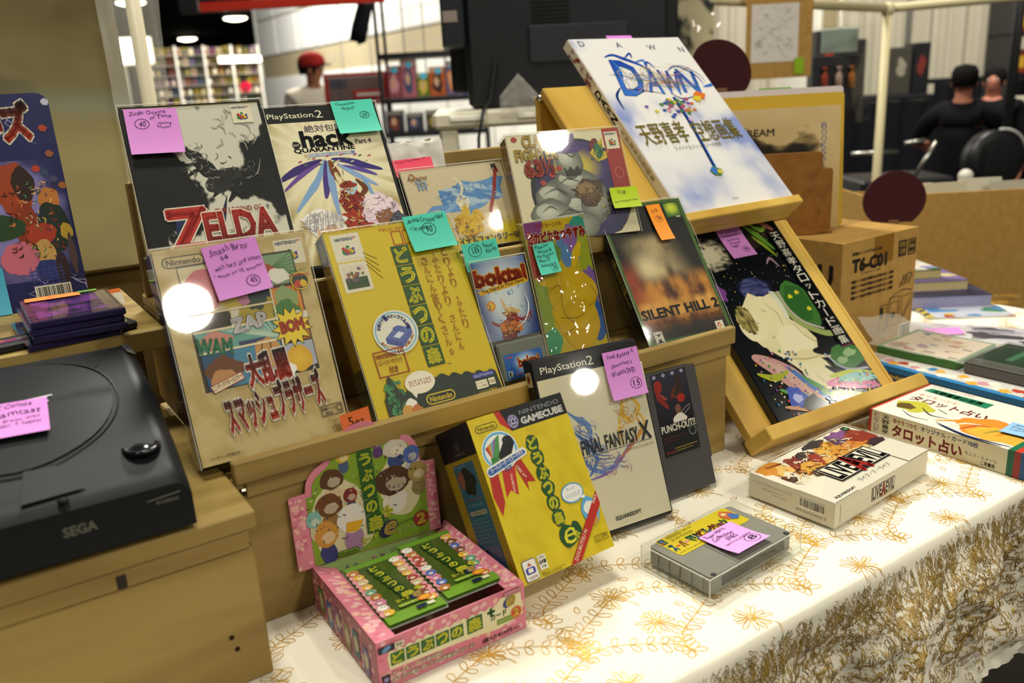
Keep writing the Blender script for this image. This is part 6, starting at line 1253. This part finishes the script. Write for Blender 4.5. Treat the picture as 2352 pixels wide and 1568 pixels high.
# ---------------------------------------------------------------- middle booth: black shelves of boxed toys
q_=D(892,345,5.2); t=thing('toy_shelf','black steel shelf unit of boxed toys across the aisle behind the game boxes','shelf',(q_.x,q_.y,FL),(0,0,rad(FACE)))
SW=.62; z0=q_.z-FL
LV=[z0-.06,z0+.10,z0+.30,z0+.56]
for i,z in enumerate(LV): MB().box(-.02,0,z-.03,SW,.35,z,.004,'1a1b20').build('shelf_board',PLAST,t)
for x in (-.02,SW-.02):
    for y in (0,.33): MB().box(x,y,0,x+.02,y+.02,z0+.95,0,'1c1d22').build('post',PLAST,t)
for k in range(6): MB().tube([(-.02+k*.128,.36,z0+.3),(-.02+k*.128,.36,z0+1.0)],.004,5,'77756c').build('rear_wire',PLAST,t)
u=Vector((math.cos(rad(FACE)),math.sin(rad(FACE)),0)); n=Vector((-u.y,u.x,0)); O=Vector((q_.x,q_.y,FL))
r=random.Random(5)
def toy(x,w,h,z,c,c2,lab,dot=True):
    p=O+u*x+n*.03; o=thing('toy_box',lab,'toy box',(p.x,p.y,FL+z+.001),(0,0,rad(FACE)),'boxed toys on the black shelf'); MB().box(0,0,0,w,.12,h,.003,c).build('box',PRINT,o)
    A=Art(w,h); A.blob(50,A.H*.55,34,A.H*.3,c2,int(x*99),.4); A.rect(6,4,88,A.H*.16,mix(c,'e8e0d0',.35)); A.blob(46,A.H*.5,14,A.H*.16,'caa080',3,.4); A.build('print',PRINT,o)
    if dot: MB().lathe([(.018,0),(.018,.002)],14,'4fb8dc',Matrix.Translation((w*.6,-.004,h*.86))@Matrix.Rotation(rad(90),4,'X')).build('price_dot',PAPER,o)
for x,w,h,z,c,c2,l in ((.03,.075,.19,LV[2],'8a4a50','c98a90','tall rose-coloured toy box at the end of the upper black shelf'),(.11,.09,.22,LV[2],'a8606a','3a4a6a','tall pink toy box with blue dot, second on the upper black shelf'),(.205,.07,.14,LV[2],'6a7a2c','c9b04a','short olive toy box between the pink and orange ones'),(.28,.095,.17,LV[2],'b0582c','3c2a24','orange toy box in the middle of the upper black shelf'),(.38,.08,.20,LV[2],'6a5a7a','d08a4a','mauve toy box beside the orange one'),(.465,.08,.18,LV[2],'3a4a72','c8d0d8','navy toy box near the monitor'),(.55,.06,.2,LV[2],'c9a02c','7a3a2c','yellow toy box nearest the monitor'),(.0,.10,.13,LV[1],'2c2e36','6a3a30','dark toy box on the middle black shelf'),(.12,.1,.11,LV[1],'30343c','4a4a6a','charcoal toy box on the middle black shelf'),(.24,.12,.12,LV[1],'3a3a30','8a7a3a','brown-black toy box on the middle black shelf'),(.40,.13,.1,LV[1],'23262c','3c6a70','black toy box with teal picture on the middle shelf')): toy(x,w,h,z,c,c2,l,h>.13)
for i,(x,c,l) in enumerate(((.08,'8a9a3a','green and yellow basket tray on the lowest black shelf'),(.27,'a8a03a','yellow rimmed basket tray beside the green one'))):
    p=O+u*x+n*.02; o=thing('basket_tray',l,'basket',(p.x+.08,p.y-.05,FL+LV[0]+.001),(0,0,rad(FACE))); MB().lathe([(.05,0),(.075,.05),(.08,.055),(.078,.05),(.05,.006)],20,c,sx=1,sy=.8).build('bowl',PLAST,o,True); MB().ball(0,0,.045,.055,.045,.03,12,'6a3a2c').build('wrapped_goods',PAPER,o,True)
p=O+u*-.06+n*-.35; o=thing('display_table','white clothed table with a small dark screen across the aisle','table',(p.x,p.y,FL),(0,0,rad(FACE))); MB().box(-.1,0,0,.62,.3,z0-.045,.01,'b8b4b4').build('skirt',CLOTHM,o)
for k,(x,w) in enumerate(((.06,.13),(.27,.12))):
    pp=p+u*x; o=thing('small_screen',('small dark screen on the white table, end one','small dark screen on the white table, near the cart')[k],'screen',(pp.x,pp.y,FL+z0-.044),(0,0,rad(FACE))); MB().box(0,.05,.0,w,.065,.10,.004,'16181c').build('panel',GLOSS,o); MB().box(w*.3,.03,0,w*.7,.1,.006,.002,'26282c').build('foot',PLAST,o)
q_=D(818,200,5.8); t=thing('red_booth_sign','red framed booth sign with white lettering blocks behind the man in the cap','sign',(q_.x,q_.y,FL),(0,0,rad(FACE)))
z=q_.z-FL
for a in ((-.22,0,z+.07,.22,.02,z+.095),(-.22,0,z-.12,.22,.02,z-.095),(-.22,0,z-.0945,-.19,.02,z+.0695),(.19,0,z-.0945,.22,.02,z+.0695)): MB().box(*a,.003,'9c241c').build('frame_bar',PLAST,t)
MB().box(-.189,.004,z-.094,.189,.012,z+.069,0,'6d5a58').build('panel',PAPER,t); MB().box(-.02,.0,z-.08,.18,.0035,z-.02,0,'b02c22').build('red_label',PAPER,t); MB().box(-.0,-.003,z-.06,.16,-.0005,z-.04,0,'d8cfc8').build('white_bar',PAPER,t); MB().box(-.17,.0,z+.0,-.06,.0035,z+.05,0,'4a4a58').build('picture',PAPER,t)
for x in (-.2,.2): MB().box(x-.01,.021,0,x+.01,.04,z-.12,0,'3a3a3a').build('stand_leg',PLAST,t)
# ---------------------------------------------------------------- clear-bagged poster, clipped sketch, pipe frame
q_=D(1552,80,2.35); t=thing('bagged_poster','dark ink poster in a wrinkled clear bag hanging behind the white art book','poster',q_,(0,0,rad(FACE)))
b=MB(); b.grid(26,30,lambda u,v:(-.115+.22*u,.004*nz(u*3,v*3,4),.14-.28*v),cf=lambda u,v: mix('d2c6a4','1f2228',sstep(.0,.22,nz(u*3.2+1,v*2.4,7,4)+.34*(1-abs(u-.45)*2.2)*(1-v*.9)))); b.build('print',PAPER,t,True)
b=MB(); b.grid(26,30,lambda u,v:(-.125+.25*u,-.012-.012*abs(nz(u*5,v*6,2,3)),.16-.33*v)); b.build('clear_bag',CLEARB,t,True)
MB().box(-.122,-.002,-.16,-.115,.006,.16,0,'6d2a22').build('edge_strip',PAPER,t)
q_=D(1790,85,2.7); t=thing('sketch_board','pencil sketch sheet clipped to a brown board with a green tag','sketch',q_,(0,0,rad(FACE)))
MB().box(-.105,.0,-.125,.105,.006,.16,.001).build('board',CARDB,t)
A=Art(.15,.175,lambda a,b,o:(-.09+a,-.001-o,.1-b)); A.rect(0,0,100,A.H,'d4ccc6')
for _ in range(60): x,y=R.random()*80+8,R.random()*100+6; A.curve([(x,y),(x+R.uniform(-10,10),y+R.uniform(-8,8)),(x+R.uniform(-14,14),y+R.uniform(-10,12))],.9,R.choice(['a8a2a4','8f8a90','b8b0ae']),True)
A.build('sketch_sheet',PAPER,t); MB().box(.05,-.004,-.115,.08,-.002,-.065,0,'8ab02c').build('green_tag',PAPER,t)
t=thing('pipe_stand','ivory plastic pipe frame standing beyond the table corner','pipe frame',(2.98,2.0,FL)); zt=.667-FL
MB().tube([(0,0,0),(0,0,zt)],.016,12,'d2c69c').build('upright',PLAST,t,True); MB().tube([(-1.5,.04,zt+.045),(-.02,0,zt+.005)],.016,12,'d8cca2').build('top_rail',PLAST,t,True); MB().tube([(.02,0,zt+.005),(.75,-.52,zt+.03)],.016,12,'d8cca2').build('top_rail',PLAST,t,True); MB().ball(0,0,zt,.026,c='dcd0a8').build('corner_joint',PLAST,t,True)
MB().tube([(.55,-.42,0),(.55,-.42,zt+.02)],.016,12,'c9bc90').build('upright',PLAST,t,True)
q_=D(1925,165,3.3); t=thing('blister_toy','clear hanging blister package with dark card and tiny figures under the pipe frame','blister pack',q_,(0,0,rad(FACE)))
MB().box(-.10,.0,-.20,.10,.004,.06,.001,'1c1c26').build('card',PRINT,t)
for x,c in ((-.055,'a84a3a'),(.0,'c9a8a0'),(.05,'b8702c')): b=MB(); b.tube([(x,-.012,-.06),(x,-.014,-.01),(x,-.012,.02)],[.014,.012,.012],8,c); b.build('tiny_figure',PAPER,t,True)
b=MB(); b.grid(10,12,lambda u,v:(-.12+.24*u,-.04-.01*nz(u*4,v*4,1),.17-.36*v)); b.build('clear_shell',CLEARB,t,True); MB().box(-.07,-.003,.07,.07,.003,.16,.004,'9aa8a0').build('hanger_card',PLAST,t); MB().tube([(0,0,.16),(0,.02,.30)],.003,6,'888888').build('hook',METAL,t)
# ---------------------------------------------------------------- pleated grey drapes on a pipe, dark booth
cx,cy=4.03,6.3; du=Vector((.835,-.55,0))
def drape(a,b_,i):
    o=Vector((cx,cy,0))+du*a; t=thing('pipe_drape',('pale grey pleated booth drape nearest the sketch board','pale grey pleated booth drape beside the ivory pole','pale grey pleated booth drape behind the dark-clothed man','pale grey pleated booth drape at the black pole')[i],'drape',(o.x,o.y,FL),(0,0,rad(FACE)))
    w=b_-a; m=MB(); m.grid(90,8,lambda u,v:(w*u,.03*math.sin(u*w*42+nz(u*9,0,i)*3)+.012*nz(u*20,v*3,i),.03+2.4*v),c='b8b2a2'); m.build('cloth',CLOTHM,t,True); MB().tube([(0,0,2.44),(w,0,2.44)],.02,8,'999999').build('pipe',METAL,t)
    for x in (0,w): MB().tube([(x,.05,0),(x,.05,2.44)],.02,8,'8a8a8a').build('post',METAL,t)
for i,(a,b_) in enumerate(((1.6,2.45),(2.5,3.4),(3.45,4.3),(4.35,5.2))): drape(a,b_,i)
def Dz(px,dep): q=D(px,300,dep); return q.x,q.y
for lab,px,d,w,h in (('black-draped booth table beyond the pipe frame',1900,5.2,1.3,1.05),('black-draped booth counter behind the dark-clothed man',2330,6.0,1.2,1.12)):
    x,y=Dz(px,d); t=thing('booth_table',lab,'table',(x,y,FL),(0,0,rad(FACE))); MB().box(-w*.5,0,h-.03,w*.5,.5,h,.01,'1b1c20').build('tabletop',CLOTHM,t); m=MB(); m.grid(60,4,lambda u,v:(-w*.5+w*u,-.012+.012*math.sin(u*60),(h-.031)*v+.001),c='14151a'); m.build('drape',CLOTHM,t,True)
r=random.Random(9)
LBL=[('tall black box with red print on the booth table',1895,'23201f','8a2c22',.16,.42),('grey-fronted stack box on the booth table, beside the pole',2060,'3c3a34','8a8474',.12,.30),('black box with amber print on the booth table',1955,'1c1a1c','a8642c',.13,.36),('slim black box next to the pole on the booth table',2105,'17181c','6a2a24',.1,.32)]
for lab,px,c,c2,w,h in LBL:
    x,y=Dz(px,5.3); t=thing('goods_box',lab,'box',(x,y,FL+1.0505),(0,0,rad(FACE))); MB().box(-w/2,0,0,w/2,.15,h-.02,.004,c).build('box',PRINT,t); A=Art(w*.8,h*.7,lambda a,b,o,w=w,h=h:(-w*.4+a,-.0005-o,h*.8-b)); A.blob(50,A.H*.4,30,A.H*.25,c2,int(px),.5); A.build('print',PRINT,t)
# dark shelf tower with white notice at the frame edge
x,y=Dz(2362,5.4); t=thing('goods_rack','black rack of coloured goods with a white notice at the hall side','rack',(x,y,FL),(0,0,rad(FACE)))
for z in (.55,.85,1.12,1.36): MB().box(-.16,0,z,.4,.3,z+.02,0,'17181c').build('shelf',PLAST,t)
for xx in (-.16,.38): MB().box(xx,0,0,xx+.02,.3,1.75,0,'141519').build('side_post',PLAST,t)
MB().box(-.11,-.012,.885,.12,-.002,1.0,.002,'d2ccb8').build('notice',PAPER,t); MB().box(-.05,-.014,.925,.06,-.0125,.955,0,'3a3c40').build('notice_text',PAPER,t)
for k in range(14):
    xx=-.12+(k%5)*.1; z=(.57,.87+.13*0,1.14,1.38)[k//5+1 if k>4 else 0]; o_=Vector((x,y,0))+u*xx+n*.05
    if k//5==0: continue
    o=thing('goods_pack',f'small {["red and yellow","green","blue and white","orange","yellow"][k%5]} goods pack on the {["","upper","topmost"][k//5]} board of the black rack','pack',(o_.x,o_.y,FL+z+.001+(.0 if k//5 else 0)),(0,0,rad(FACE)),'goods on the black rack'); MB().box(0,0,0,.085,.1,.14,.004,['8a3a24','2c4a2c','3a5a80','b8642c','a8902c'][k%5]).build('pack',PRINT,o); MB().box(.01,-.003,.03,.07,-.0005,.1,0,['c9a02c','6a8a3a','c8ccd0','4a2a20','6a3a20'][k%5]).build('front_print',PRINT,o)
x,y=Dz(2312,4.0); t=thing('black_pole','slim black pole rising in front of the grey drapes','pole',(x,y,FL)); MB().tube([(0,0,0),(0,0,2.5)],.022,10,'131418').build('tube',PLAST,t,True); MB().lathe([(.14,0),(.14,.012),(.03,.03)],20,'131418').build('base',PLAST,t,True)
x,y=Dz(2285,3.6); t=thing('wheel_case','round black case with a pale rim arc beyond the comic carton','case',(x,y,FL),(0,0,rad(FACE+12))); z=D(2285,372,3.6).z-FL
M=Matrix.Translation((0,0,z))@Matrix.Rotation(rad(90),4,'X'); MB().lathe([(.10,-.04),(.128,-.035),(.132,0),(.128,.035),(.10,.04)],32,'111216',M).build('shell',PLAST,t,True); b=MB(); b.tube([(.135*math.cos(rad(a)),-.045,z+.135*math.sin(rad(a))) for a in range(18,100,6)],.006,8,'c8c8c8'); b.build('pale_rim',PLAST,t,True); MB().box(-.03,-.03,0,.03,.03,z-.13,.004,'17181c').build('stand',PLAST,t)
x,y=Dz(2228,3.0); z=D(2228,408,3.0).z; t=thing('white_ball','small white ball on a stand above the comic carton','ball',(x,y,FL)); MB().ball(0,0,z-FL,.026,c='ddd8cc').build('ball',PLAST,t,True); MB().tube([(0,0,.02),(0,0,z-FL-.024)],.012,8,'22232a').build('stem',PLAST,t); MB().lathe([(.1,0),(.1,.015),(.015,.03)],16,'22232a').build('base',PLAST,t)
x,y=Dz(2135,3.3); zz=D(2135,400,3.3).z; t=thing('folding_trolley','dark folding trolley with bright chrome bars behind the comic carton','trolley',(x,y,FL),(0,0,rad(FACE))); z=zz-FL
MB().box(-.25,0,.12,.12,.3,z-.02,.01,'16171b').build('black_crate',PLAST,t); MB().tube([(-.10,-.02,z+.12),(-.02,-.02,z+.13)],.008,8).build('chrome_bar',METAL,t,True); MB().tube([(-.06,-.02,z-.02),(.02,-.02,z+.12)],.008,8).build('chrome_bar',METAL,t,True); MB().tube([(-.3,-.01,z+.09),(-.12,-.01,z+.09)],.008,8).build('chrome_bar',METAL,t,True)
for xx in (-.22,.09): MB().lathe([(.06,-.015),(.06,.015)],16,'202124',Matrix.Translation((xx,-.02,.06))@Matrix.Rotation(rad(90),4,'X')).build('wheel',PLAST,t)
# ---------------------------------------------------------------- people
SKIN=mat('skin_tone','8a5a40',.55,spec=.3); SKIN2=mat('skin_tone_light','b0715a',.55,spec=.3)
def skinned(name,V,E,m,parent,lv=2,root=0):
    me=bpy.data.meshes.new(name); me.from_pydata([v[:3] for v in V],E,[]); o=bpy.data.objects.new(name,me); COL.objects.link(o); o.parent=parent
    me.materials.append(m); o.modifiers.new('grow','SKIN').use_smooth_shade=True
    for i,v in enumerate(V):
        sv=me.skin_vertices[0].data[i]; rr=v[3]; sv.radius=rr if isinstance(rr,tuple) else (rr,rr); sv.use_root=(i==root)
    s_=o.modifiers.new('soften','SUBSURF'); s_.levels=lv; s_.render_levels=lv
    return o
def person(name,label,loc,yaw,skin,shirt,trous,hairc,cap=None,armL=((.19,0,1.40),(.25,.02,1.14),(.26,-.04,.90)),armR=((-.19,0,1.40),(-.25,.02,1.14),(-.26,-.04,.90)),sleeve_to=1,headturn=0,hs=1.0):
    """faces local -Y; arms are shoulder, elbow, wrist"""
    t=thing(name,label,'person',loc,(0,0,rad(yaw))); t.scale=(hs,hs,hs)
    V=[(0,0,.95,(.135,.12)),(0,0,1.12,(.125,.115)),(0,0,1.30,(.14,.125)),(0,0,1.43,(.105,.09)),(0,.005,1.48,.055),(0,-.005,1.53,.06),(0,-.01,1.61,(.073,.088)),(0,-.005,1.68,(.06,.075))]
    E=[(0,1),(1,2),(2,3),(3,4),(4,5),(5,6),(6,7)]
    def chain(start,pts):
        p=start
        for q in pts: V.append(q); E.append((p,len(V)-1)); p=len(V)-1
        return p
    ends=[]
    for arm in (armL,armR):
        s,e,w=[Vector(p) for p in arm]; k=chain(3,[(s.x*.98,s.y,s.z+.0,.06)])
        k=chain(k,[(*s.lerp(e,.35),.05),(*e,.043),(*e.lerp(w,.4),.041),(*w,.027)])
        d=(w-e).normalized(); side=Vector((0,-1,0)) if abs(d.y)<.7 else Vector((0,0,1)); side=(side-d*side.dot(d)).normalized(); nn=d.cross(side)
        pm=w+d*.045; k=chain(k,[(*pm,(.032,.018))])
        for j,(o_,l) in enumerate(((-.028,.065),(-.009,.075),(.010,.07),(.027,.055))):
            b0=pm+d*.03+side*o_; chain(k,[(*b0,.0095),(*(b0+d*l*.55+nn*.006),.0085),(*(b0+d*l+nn*.02),.007)])
        th=w+d*.02+side*-.035; chain(k,[(*th,.011),(*(th+d*.035+side*-.012),.0085)])
    for sx in (.09,-.09): chain(0,[(sx,0,.86,.068),(sx*1.05,-.01,.50,.048),(sx*1.05,.015,.30,.045),(sx*1.05,.02,.09,.036),(sx*1.1,-.05,.035,(.04,.03)),(sx*1.15,-.14,.028,(.036,.022))])
    HT=Matrix.Translation((0,0,-.04))@Matrix.Rotation(rad(headturn),4,'Z'); nq=HT@Vector((0,-.095,1.635)); chain(6,[(nq.x,nq.y,nq.z,.017)])
    skinned('body',V,E,skin,t)
    for sx in (.075,-.075): MB().ball(sx,.005,1.64,.012,.022,.032,10).build('ear',skin,t,True).matrix_local=HT
    for sx in (.03,-.03): MB().ball(sx,-.088,1.665,.012,.007,.008,8,'e8e4dc').build('eye',PLAST,t,True).matrix_local=HT; MB().ball(sx,-.094,1.665,.005,.003,.005,8,'1a1412').build('pupil',PLAST,t,True).matrix_local=HT; MB().box(sx-.018,-.096,1.682,sx+.018,-.088,1.687,.002,hairc).build('eyebrow',CLOTHM,t).matrix_local=HT
    MB().ball(0,-.088,1.598,.022,.006,.006,10,'6d3a34').build('mouth',PLAST,t,True).matrix_local=HT
    g=.013; SV=[(0,0,.80,(.18,.17)),(0,0,1.12,(.165,.155)),(0,0,1.30,(.175,.165)),(0,0,1.43,(.14,.125)),(0,.005,1.50,.085)]; SE=[(0,1),(1,2),(2,3),(3,4)]
    for arm in (armL,armR):
        s,e,w=[Vector(p) for p in arm]; SV.append((*s,.062+g)); SE.append((3,len(SV)-1)); SV.append((*s.lerp(e,.5),.056+g)); SE.append((len(SV)-2,len(SV)-1))
        if sleeve_to: SV.append((*e,.046+g)); SE.append((len(SV)-2,len(SV)-1)); 
        if sleeve_to>1: SV.append((*e.lerp(w,.9),.034+g)); SE.append((len(SV)-2,len(SV)-1))
    skinned('shirt',SV,SE,shirt,t)
    TV=[(0,0,.95,(.16,.155))]; TE=[]
    for sx in (.09,-.09): TV+= [(sx,0,.84,.09+g),(sx*1.05,-.01,.50,.065+g),(sx*1.05,.015,.10,.055+g)]; b_=len(TV)-3; TE+=[(0,b_),(b_,b_+1),(b_+1,b_+2)]
    skinned('trousers',TV,TE,trous,t)
    for sx in (.098,-.098): MB().box(sx-.05,-.19,.0,sx+.05,.075,.07,.02,'1a1a1c').build('shoe',PLAST,t)
    if cap:
        c=MB(); c.lathe([(.102,-.02),(.104,.015),(.092,.06),(.055,.09),(.001,.10)],24,cap,Matrix.Translation((0,.0,1.695)),.93,1.12); c.build('cap',CLOTHM,t,True).matrix_local=HT; b=MB(); b.grid(10,6,lambda a,v:(-.075+.15*a,-.085-.085*v*math.sin(math.pi*(.12+.76*a)),1.70-.012*v-.02*abs(a-.5)*v),c='1f1c20'); b.build('cap_peak',CLOTHM,t,True).matrix_local=HT
    b=MB(); b.lathe([(.084,-.07),(.096,-.02),(.095,.03),(.07,.07),(.001,.085)],20,hairc,Matrix.Translation((0,.022,1.685)),.92,1.0); b.build('hair',CLOTHM,t,True).matrix_local=HT
    return t
WHT=mat('white_cotton','d8d0c0',.9,spec=.1); BLK=mat('black_cotton','131316',.9,spec=.1); DENIM=mat('dark_denim','1e2430',.9,spec=.1)
q_=D(712,118,6.2); person('person','man in red cap and white t-shirt standing across the aisle, looking aside',(q_.x,q_.y,FL),-18,SKIN,WHT,DENIM,'17120f','a02c26',sleeve_to=0,headturn=74,hs=(q_.z-FL)/1.755)
x,y=Dz(2205,4.3); h2=(D(2205,140,4.3).z-FL)/1.75; person('person','person in black seen from behind, reaching forward over the booth table',(x,y,FL),118,SKIN2,BLK,BLK,'141112',None,((.2,-.02,1.36),(.30,-.22,1.18),(.26,-.46,1.14)),((-.2,-.02,1.36),(-.28,-.20,1.20),(-.18,-.46,1.16)),1,hs=h2)
x,y=Dz(2272,5.0); h3=(D(2272,148,5.0).z-FL)/1.75; person('person','dark-haired person in black facing across beside the black pole',(x,y,FL),-70,SKIN2,BLK,BLK,'141112',None,sleeve_to=2,hs=h3)
